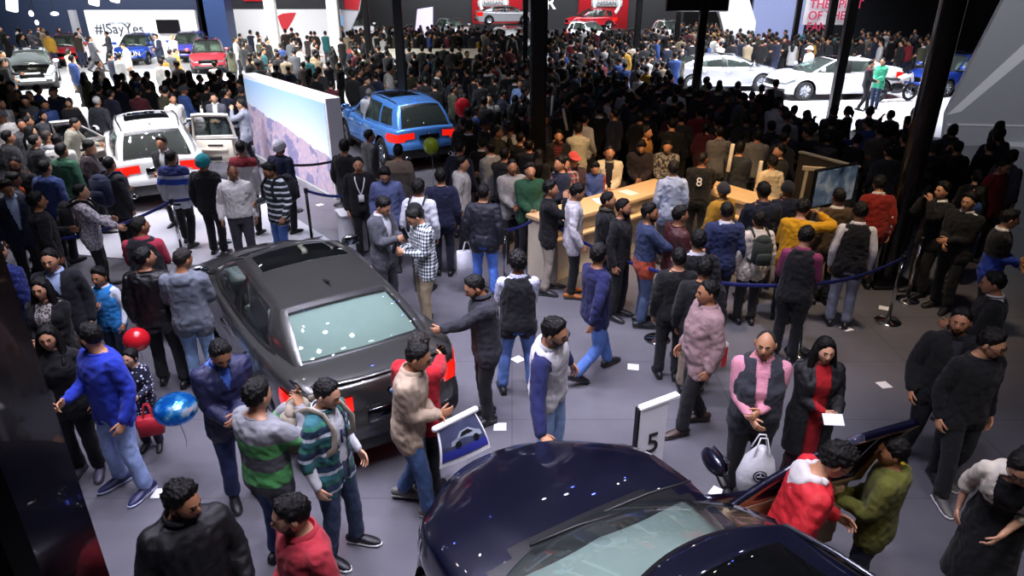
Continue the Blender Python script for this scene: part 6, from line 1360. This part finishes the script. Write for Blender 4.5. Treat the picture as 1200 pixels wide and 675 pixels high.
# white tubes held up in the crowd
for k, (x, y, lean, lab) in enumerate(((647, 124, .05, 'white paper tube just right of the middle roof post'), (662, 140, -.22, 'leaning white paper tube in the lit crowd'), (856, 185, .03, 'white paper tube held up beside the number 8 tee'), (898, 207, .02, 'white paper tube held up in front of the olive black jacket'))):
    p = P(x, y, 1.45) if k < 3 else next(d for d in HEROES if 'olive black' in d['b']['label'])['Lh'] + Vector((0, 0, .12)); mb = MB(); mb.lathe((0, 0, 0), [(.032, -.24), (.034, -.235), (.034, .235), (.032, .24), (.026, .24), (.025, .2)], 16); o = mb.build('paper_tube', W_('#e3ddce')); o.location = p; o.rotation_euler = (.05, lean, 0); tag(o, lab, 'paper tube', 'white paper tubes held up')
# papers on the counter
for k, (u, v, lab) in enumerate(((.62, .25, 'white form lying on the counter before the plum coat'), (1.35, .3, 'white form lying mid counter'), (2.05, .32, 'white form at the far end of the counter'))):
    d_ = (c1 - c0).normalized(); n_ = Vector((-d_.y, d_.x, 0)); q = c0 + d_ * u + n_ * v; mb = MB(); mb.box((0, 0, 0), (.21, .30, .004), rz(.3 * k)); o = mb.build('paper_form', paper(), smooth=False); o.location = (q.x, q.y, 1.003); tag(o, lab, 'paper', 'forms on the counter')
# prints on two tees
def chest_print(d, txt, size, col, z=1.30, back=False, extra=None):
    r = d['rig']; p, R = r.at(z); y = (.150 if back else -.150); M = rz(0) @ R @ (rx(PI / 2) if not back else rz(PI) @ rx(PI / 2))
    o = text('print', txt, size, (0, 0, 0), (0, 0, 0), plain('print_ink', col, .7), depth=.006); o.parent = d['b']; A = np.array(p + R @ np.array([0, y, 0])) * r.s
    o.matrix_local = Matrix.Translation(A) @ Matrix([list(x) + [0] for x in M] + [[0, 0, 0, 1]])
    if extra:
        mb = MB(); mb.lathe((0, 0, 0), [(.001, -.008), (.085, -.008), (.085, .006), (.001, .006)], 20, 'y'); q = mb.build('print_patch', plain('patch_orange', extra, .7), d['b']); q.matrix_local = Matrix.Translation(np.array(p + R @ np.array([0, y + .012, -.11])) * r.s) @ Matrix([list(x) + [0] for x in R] + [[0, 0, 0, 1]])
chest_print(h_eight, '8', .20, '#e4e4e4', 1.24, True); chest_print(h_tee, 'FLY', .085, '#e4e4e4', 1.30, False, '#d8552c'); chest_print(h_plaid, 'K', .16, '#22304a', 1.24)
r = h_lan['rig']; mb = MB(); W = lambda x, y, z: r.at(z)[0] + r.chest @ np.array([x, y, 0])
for sg in (1, -1): mb.tube([W(sg * .07, -.02, 1.455), W(sg * .075, -.125, 1.38), W(sg * .045, -.155, 1.25), W(.0, -.16, 1.13)], [(.010, .004)] * 4, 6)
mb.box(W(0, -.165, 1.08), (.09, .008, .12), bev=.003); finish(r, mb, 'lanyard', W_('#e8e8ea'), h_lan['b'])
# ---------------------------------------------------------------- the crowd: one figure of each kind, copied one by one
RC = random.Random(11)
TINT = fabric('#808080', 'tint'); TINT2 = fabric('#808080', 'tint', rough=.55)
def proto(kind, lod):
    q = dict(pos=(0, -60), rz=0, label=None); q.update(kind); return person(q, lod)[0]
def tj(n='jacket', **k): return dict(dict(n=n, m=TINT, z0=.84, ease=.026, arm_ease=.02, collar='band'), **k)
TRT = dict(n='trousers', m=TINT)
KINDS_ = [('jacket', dict(wear=[TRT, tj()], hair='short', L='down', R='relax', seed=2)), ('jacket', dict(wear=[TRT, tj(m=TINT2, collar='high')], hair='full', L='low', R='clasp', hp=8, seed=3, skin=1)),
    ('hoodie', dict(wear=[TRT, tj('hooded_sweatshirt', collar='hood')], hair='full', L='relax', R='down', hy=20, seed=4, skin=2, legs='ease')), ('sweater', dict(wear=[TRT, tj('sweater', ease=.02, collar='crew')], hair='short', L='fold', R='fold', hy=-15, seed=5)),
    ('shirt', dict(wear=[TRT, tj('shirt', ease=.018, collar='shirt', z0=.8)], hair='quiff', L='down', R='phone', hp=16, seed=6, skin=3)), ('coat', dict(wear=[TRT, tj('coat', z0=.55, flare=.06)], fem=True, H=1.6, hair='long', L='clasp', R='low', seed=7, skin=4)),
    ('jacket', dict(wear=[TRT, tj()], hair='none', hat=('cap', '#23242c'), L='relax', R='swing', hy=-20, seed=8, skin=1)), ('suit', dict(wear=[TRT, UN('#d5d6dc'), tj('suit_jacket', z0=.76, open_v=(.012, .075, .9), collar=None)], hair='short', L='clasp', R='clasp', seed=9, skin=0)),
    ('hoodie', dict(wear=[TRT, tj('hooded_sweatshirt', collar='hood')], hair='short', H=1.64, L='face', R='relax', hp=-4, seed=10, skin=2)), ('sweater', dict(wear=[TRT, tj('sweater', ease=.02, collar='shirt')], hair='full', build=1.1, belly=.02, L='hold', R='hold', hp=18, seed=12, skin=3)),
    ('jacket', dict(wear=[TRT, tj()], hair='full', lean=6, L='reach', R='low', hp=10, hy=25, seed=13, skin=0, legs='step')), ('top', dict(wear=[TRT, tj('top', ease=.014, collar=None, z0=.74)], fem=True, H=1.58, hair='pony', L='relax', R='clasp', seed=14, skin=4))]
GN = {}
PAL = [('black', '#0d0d10', 40), ('charcoal', '#1e1f23', 18), ('navy', '#151a2e', 13), ('brown', '#2c221d', 7), ('grey', '#4b4d52', 6), ('pale grey', '#9a9a98', 4), ('maroon', '#4f1a24', 4), ('olive', '#3a3a28', 4), ('white', '#cfccc6', 4), ('blue', '#2c4680', 4), ('beige', '#8f7f66', 3), ('red', '#7a1c24', 2), ('teal', '#215a5e', 1), ('mustard', '#a07a26', 1)]
def pick():
    k = RC.uniform(0, sum(w for _, _, w in PAL))
    for n, c, w in PAL:
        k -= w
        if k <= 0: return n, c
    return PAL[0][:2]
LEGC = ['#14151a', '#191b24', '#232f4d', '#2c2a29', '#14151a', '#3a3a3e']
def inside(p, poly):
    c = False; n = len(poly)
    for i in range(n):
        a, b = poly[i], poly[i - 1]
        if (a[1] > p[1]) != (b[1] > p[1]) and p[0] < (b[0] - a[0]) * (p[1] - a[1]) / (b[1] - a[1]) + a[0]: c = not c
    return c
OPENCAR = (-8.03, 15.14)
def covers(x, y):
    """Sight lines to the far cars stay mostly open, as in the hall."""
    u, v, _ = pix(x, y, 1.65)
    return any(abs(u - a) < w and b - h_ * 1.05 < v < b + 3 for a, b, w, h_ in VIEW)
VIEW = [(45, 98, 40, 34), (88, 76, 26, 26), (168, 72, 22, 22), (225, 72, 16, 18), (250, 82, 28, 26), (388, 52, 18, 12), (601, 66, 24, 28), (690, 52, 20, 10), (784, 50, 24, 16), (845, 94, 58, 24), (968, 96, 70, 26), (1060, 100, 50, 28)]
def free(x, y, gap):
    for (a, b) in HERO_XY:
        if abs(x - a) < gap and abs(y - b) < gap and math.hypot(x - a, y - b) < gap: return False
    for (a, b, t, hl, hw) in CARBOX:
        dx, dy = x - a, y - b; u, v = dx * math.cos(t) + dy * math.sin(t), -dx * math.sin(t) + dy * math.cos(t)
        if abs(u) < hl + .3 and abs(v) < hw + (.95 if (a, b) == OPENCAR else .3): return False
    for p0, p1, dep in ((c0, c1, .6), (c1, c2, .6)):
        d = (p1 - p0); L_ = d.length; d = d / L_; q = Vector((x - p0.x, y - p0.y, 0)); u, v = q.dot(d), q.dot(Vector((-d.y, d.x, 0)))
        if -.4 < u < L_ + .4 and -.35 < v < dep + .35: return False
    u, v = (Vector((x, y, 0)) - tw.location).dot(dr), (Vector((x, y, 0)) - tw.location).dot(Vector((-dr.y, dr.x, 0)))
    if -.3 < u < Ln + .3 and -.75 < v < .45: return False
    for o in SC.objects:
        if o.name.startswith(('roof_post', 'display_screen', 'easel', 'belt_post', 'stage', 'motorcycle')) and o.parent is None:
            g = 2.9 if o.name.startswith('stage') else 1.2 if o.name.startswith('moto') else .42
            cx, cy = (o.location.x, o.location.y) if not o.name.startswith('stage') else (PY(500, 63, 32).x, 33.4)
            if abs(x - cx) < g and abs(y - cy) < g: return False
    return True
# head-height pixel outlines, spacing (m), facing target, where
REG = [([(398, 172), (430, 172), (535, 170), (600, 142), (645, 150), (640, 214), (590, 200), (540, 176), (398, 196)], .50, (5, 20), 'between blue car and counter'),
    ([(533, 108), (640, 98), (640, 150), (600, 142), (535, 160)], .50, (9, 24), 'left of middle roof post'),
    ([(640, 98), (800, 92), (800, 150), (770, 140), (640, 140)], .50, (9, 25), 'beyond the counter'),
    ([(800, 92), (905, 96), (935, 126), (1000, 130), (930, 172), (800, 150)], .50, (10, 25), 'below the silver car'),
    ([(935, 122), (1080, 126), (1076, 180), (1030, 175), (1005, 172), (930, 160)], .52, (11, 25), 'beside the round column'),
    ([(1090, 138), (1200, 140), (1200, 180), (1085, 205)], .56, (12, 22), 'before the raked wall'),
    ([(1085, 205), (1200, 185), (1200, 240), (1090, 235)], .60, (5, 12), 'right of the round column'),
    ([(398, 108), (405, 78), (640, 64), (790, 72), (800, 92), (640, 98), (540, 106), (535, 112), (470, 104)], .56, (6, 40), 'beyond the blue car'),
    ([(840, 215), (900, 205), (928, 212), (928, 236), (840, 232)], .5, (3, 11), 'by the dark panel'),
    ([(0, 102), (50, 100), (108, 112), (100, 128), (45, 150), (0, 170)], .50, (-8, 15), 'left of the white car'), ([(0, 170), (50, 160), (95, 168), (60, 215), (0, 205)], .5, (-8, 14), 'near the left belt'),
    ([(105, 88), (285, 84), (285, 108), (210, 112), (108, 110)], .52, (-9, 34), 'behind the white car'), ([(0, 66), (270, 56), (285, 84), (0, 100)], 1.15, (-12, 42), 'on the left stage'),
    ([(262, 40), (400, 36), (400, 100), (350, 100), (300, 84), (268, 62)], .8, (-8, 44), 'around the white posts'),
    ([(400, 30), (560, 30), (640, 34), (640, 64), (405, 78)], .70, (0, 66), 'far'), ([(640, 34), (800, 32), (800, 72), (640, 64)], .66, (4, 66), 'far'), ([(800, 28), (905, 24), (945, 32), (1000, 34), (1000, 50), (905, 52), (800, 54)], .62, (9, 45), 'far'), ([(0, 34), (98, 33), (100, 42), (0, 44)], 1.0, (-20, 46), 'far'), ([(1000, 34), (1100, 40), (1100, 54), (1000, 50)], .7, (12, 40), 'far')]
SPOTS = []
for poly, gap, tgt, where in REG:
    xs = [p[0] for p in poly]; ys = [p[1] for p in poly]; g = [P(a, b, 1.6) for a, b in poly]; gx = [p.x for p in g]; gy = [p.y for p in g]; gp = [(p.x, p.y) for p in g]
    area = abs(sum(gp[i][0] * gp[i - 1][1] - gp[i - 1][0] * gp[i][1] for i in range(len(gp)))) / 2; n = int(min(area / (gap * gap) * 2.4, 900))
    for _ in range(n * 3):
        x, y = RC.uniform(min(gx), max(gx)), RC.uniform(min(gy), max(gy))
        if not inside((x, y), gp) or (covers(x, y) and RC.random() > .10) or not free(x, y, gap): continue
        if (x > 13 and y > 40) or (x < -8 and y > 42) or y > 64.5: continue
        SPOTS.append((x, y, tgt, where)); HERO_XY.append((x, y))
SPOTS.sort(key=lambda s: s[0] ** 2 + s[1] ** 2)
stage_z = lambda x, y: .06 if (x < -8.6 and y > 17.3) else (.10 if (x > 5.4 and y > 23.2 and y < 33.8) else 0.)
N_ONE = 298 - len(HEROES)
# the near ones: separate people
PROTO = [proto(k, 1) for _, k in KINDS_]; USED = set(); REC = []
for n, (x, y, tgt, where) in enumerate(SPOTS[:N_ONE]):
    k = RC.randrange(len(KINDS_)); src = PROTO[k]; first = k not in USED; USED.add(k)
    face = math.degrees(math.atan2(tgt[1] - y, tgt[0] - x)) + 90 + RC.gauss(0, 38); cn, cc = pick(); lc = srgb(RC.choice(LEGC))
    body = src if first else src.copy()
    if not first: COL.objects.link(body)
    for ch in list(src.children):
        c = ch if first else ch.copy()
        if not first: COL.objects.link(c); c.parent = body
        c.color = lc if c.name.startswith('trousers') else srgb(cc)
    body.location = (x, y, stage_z(x, y)); body.rotation_euler = (0, 0, math.radians(face)); s_ = RC.uniform(.95, 1.05); body.scale = (s_,) * 3
    b = (face - math.degrees(math.atan2(-x, y)) + 180) % 360 - 180
    fc = 'facing viewer' if abs(b) < 50 else 'back turned' if abs(b) > 130 else 'turned right' if b > 0 else 'turned left'
    gname = GN.get(KINDS_[k][0], KINDS_[k][0]); who = 'woman' if KINDS_[k][1].get('fem') else 'capped person' if KINDS_[k][1].get('hat') else 'person'; ex = ''
    REC.append((body, f'{who} in {cn} {gname}{ex}, {fc}, {where if where != "far" else "far back"}', pix(x, y, 1.6)[0]))
for k, p_ in enumerate(PROTO):
    if k not in USED:
        for ch in list(p_.children): bpy.data.objects.remove(ch)
        bpy.data.objects.remove(p_)
from collections import defaultdict
cls = defaultdict(list)
for r_ in REC: cls[r_[1]].append(r_)
ORD = ['first', 'second', 'third', 'fourth', 'fifth', 'sixth', 'seventh', 'eighth', 'ninth']; NUM = ['', 'one', 'two', 'three', 'four', 'five', 'six', 'seven', 'eight', 'nine']
for lab, rs_ in cls.items():
    rs_.sort(key=lambda r_: r_[2]); n = len(rs_)
    for i, (b, _, _) in enumerate(rs_):
        tag(b, lab if n == 1 else f'{lab}, {"leftmost" if i == 0 else "rightmost" if i == n - 1 else ORD[min(i, 8)] + " from left"}', 'person', 'people standing in the crowd')
# everyone further off: one mass
FAR = []
for k in (0, 2, 3, 5, 7, 10):
    b = proto(KINDS_[k][1], 2); parts = []
    for o in [b] + list(b.children):
        me = o.data; co, _ = arrays(me); fs = mesh_parts(me); slot = np.empty(len(me.polygons), np.int32); me.polygons.foreach_get('material_index', slot); nm = o.name.split('.')[0]
        parts.append((co, fs, nm, slot))
    off = 0; V = []; Fs = []; Ms = []
    for co, fs, nm, slot in parts:
        V.append(co); Fs += [tuple(i + off for i in f) for f in fs]; off += len(co)
        Ms += [0 if nm == 'person' else 1 if nm in ('hair', 'cap', 'shoe') else 2 if nm == 'trousers' else 4 if (nm == 'shirt' and k == 7) else 3 for _ in fs]
    FAR.append((np.concatenate(V), Fs, Ms))
    for o in list(b.children) + [b]: bpy.data.objects.remove(o)
mass = MB(); mats = [skin(SKINS[0]), hairmat()] + [fabric(c) for c in ('#16171c', '#232c46', '#3a3a3c')] + [fabric(c) for _, c, _ in PAL] + [fabric('#d0d0d4')]
for (x, y, tgt, where) in SPOTS[N_ONE:]:
    V, Fs, Ms = RC.choice(FAR); a = math.atan2(tgt[1] - y, tgt[0] - x) + PI / 2 + RC.gauss(0, .8); s_ = RC.uniform(.94, 1.05); leg = 2 + RC.randrange(3); cn, cc = pick(); top = 5 + [c for _, c, _ in PAL].index(cc)
    if RC.random() < .12: top = 5 + RC.randrange(len(PAL))
    W3 = (V * s_) @ rz(a).T + np.array([x, y, stage_z(x, y)]); mass.add(W3, Fs, 0); mass.m[-len(Fs):] = [(0, 1, leg, top, len(mats) - 1)[m] for m in Ms]
if mass.n: tag(mass.build('crowd', mats), 'dense far crowd of small standing visitors filling the back of the hall', 'crowd', kind='stuff')
print('PEOPLE', len(HEROES), min(N_ONE, len(SPOTS)), len(SPOTS) - N_ONE, 'mass verts', mass.n)
# ---------------------------------------------------------------- light, viewpoint
def lamp(kind, loc, energy, size, col='#ffffff', to=None, spot=None, blend=.6, rad=None):
    l = bpy.data.lights.new('rig_light', kind); l.energy = energy; l.color = srgb(col)[:3]
    if kind == 'AREA': l.spread = math.radians(105); l.shape = 'RECTANGLE' if not np.isscalar(size) else 'SQUARE'; l.size = size if np.isscalar(size) else size[0]; l.size_y = size if np.isscalar(size) else size[1]
    else: l.shadow_soft_size = size
    if spot: l.spot_size = math.radians(spot); l.spot_blend = blend
    o = bpy.data.objects.new('rig_light', l); o.location = loc; COL.objects.link(o)
    if to is not None: o.rotation_euler = (Vector(to) - Vector(loc)).to_track_quat('-Z', 'Y').to_euler()
    return o
rl = random.Random(5)
for k in range(9): lamp('SPOT', (-3.6 + (k % 3) * 1.5, 4.6 + (k // 3) * 1.5, 7.8), 520, .10, '#e9e6ff', (-3.2 + (k % 3) * 1.2, 5.4 + (k // 3) * 1.2, 0), 75, .9)
for k in range(6): lamp('SPOT', (-1.0 + (k % 3) * 1.1, 2.2 + (k // 3) * 1.6, 7.8), 400, .10, '#ece8ff', (-.6 + (k % 3) * .8, 3.4 + (k // 3) * 1.2, 0), 75, .9)
for k in range(9): lamp('SPOT', (-8.8 + (k % 3) * 1.6, 11.5 + (k // 3) * 1.4, 7.8), 760, .11, '#f6f3ff', (-8.2 + (k % 3) * 1.3, 12.6 + (k // 3) * 1.4, 0), 75, .9)
for k in range(4): lamp('SPOT', (-3.6 + (k % 2) * 1.6, 15.5 + (k // 2) * 1.5, 7.8), 620, .11, '#eef2ff', (-3.6 + (k % 2) * 1.2, 17.6 + (k // 2) * 1.5, 0), 70, .9)
lamp('SPOT', (-8.5, 10.5, 7.4), 1500, .2, '#ffffff', (-5.6, 15.8, 1.2), 56, .7)  # extra spot, added only to brighten the city picture wall
lamp('AREA', (-14, 29, 8.4), 5200, (14, 12), '#ffffff', (-14, 32, 0))
lamp('AREA', (-22, 39, 8.6), 1300, (16, 2), '#ffffff', (-22, 44, 2.5))  # wash added to lift the slogan wall, no known fitting
lamp('AREA', (10, 25.5, 8.4), 2200, (9, 4), '#f2f4ff', (10, 27, 0))
lamp('AREA', (0, 50, 8.6), 5200, (22, 14), '#f7f7ff', (0, 52, 0))
lamp('AREA', (13, 38, 8.6), 1500, (14, 8), '#f0f4ff', (12, 41, 0))
lamp('AREA', (4, 60, 8.6), 1800, (30, 4), '#ffffff', (4, 66, 3))
lamp('SPOT', (2.2, 9.0, 7.2), 2000, .25, '#ffcf94', (2.1, 11.6, 1.0), 52, .8)
lamp('SPOT', (4.0, 7.4, 7.4), 1100, .3, '#ffe2c0', (4.2, 9.2, 1.0), 58, .8)
lamp('SPOT', (.8, 7.2, 7.6), 1300, .3, '#efeaff', (1.0, 8.6, 0), 60, .8)
lamp('SPOT', (3.6, 3.2, 7.6), 190, .4, '#f3e6ff', (3.6, 5.0, 0), 70, .8)
lamp('SPOT', (2.8, .6, 7.6), 380, .4, '#fff2ea', (2.8, 3.4, 0), 60, .8)
lamp('SPOT', (12, 11, 8), 1500, .3, '#e6e8f0', (15, 18.9, 3.0), 70, .6)
rl = random.Random(3)
for k in range(26):                              # the small spots of the lighting rig
    lamp('POINT', (rl.uniform(-6, 5), rl.uniform(1.5, 13), rl.uniform(6.6, 8.0)), rl.uniform(5, 16), .06, rl.choice(('#ffffff', '#ffffff', '#cfd4ff', '#5a6cff', '#fff0d8')))
w = bpy.data.worlds.new('hall_air'); SC.world = w; w.use_nodes = True; bg = w.node_tree.nodes['Background']; bg.inputs[0].default_value = (.5, .52, .6, 1); bg.inputs[1].default_value = .035
cd = bpy.data.cameras.new('view'); cd.sensor_width = 36; cd.lens = 36 * F_PX / 1200; cd.clip_end = 300; co_ = bpy.data.objects.new('view', cd); co_.location = (0, 0, EYE); co_.rotation_euler = (PI / 2 - TILT, 0, 0); COL.objects.link(co_); SC.camera = co_
vs = SC.view_settings; vs.view_transform = 'Standard'; vs.look = 'None'; vs.exposure = 0.3; vs.gamma = 1; vs.use_curve_mapping = False
SC.cycles.max_bounces = 6; SC.cycles.transparent_max_bounces = 12; SC.cycles.use_denoising = True; SC.cycles.sample_clamp_indirect = 4
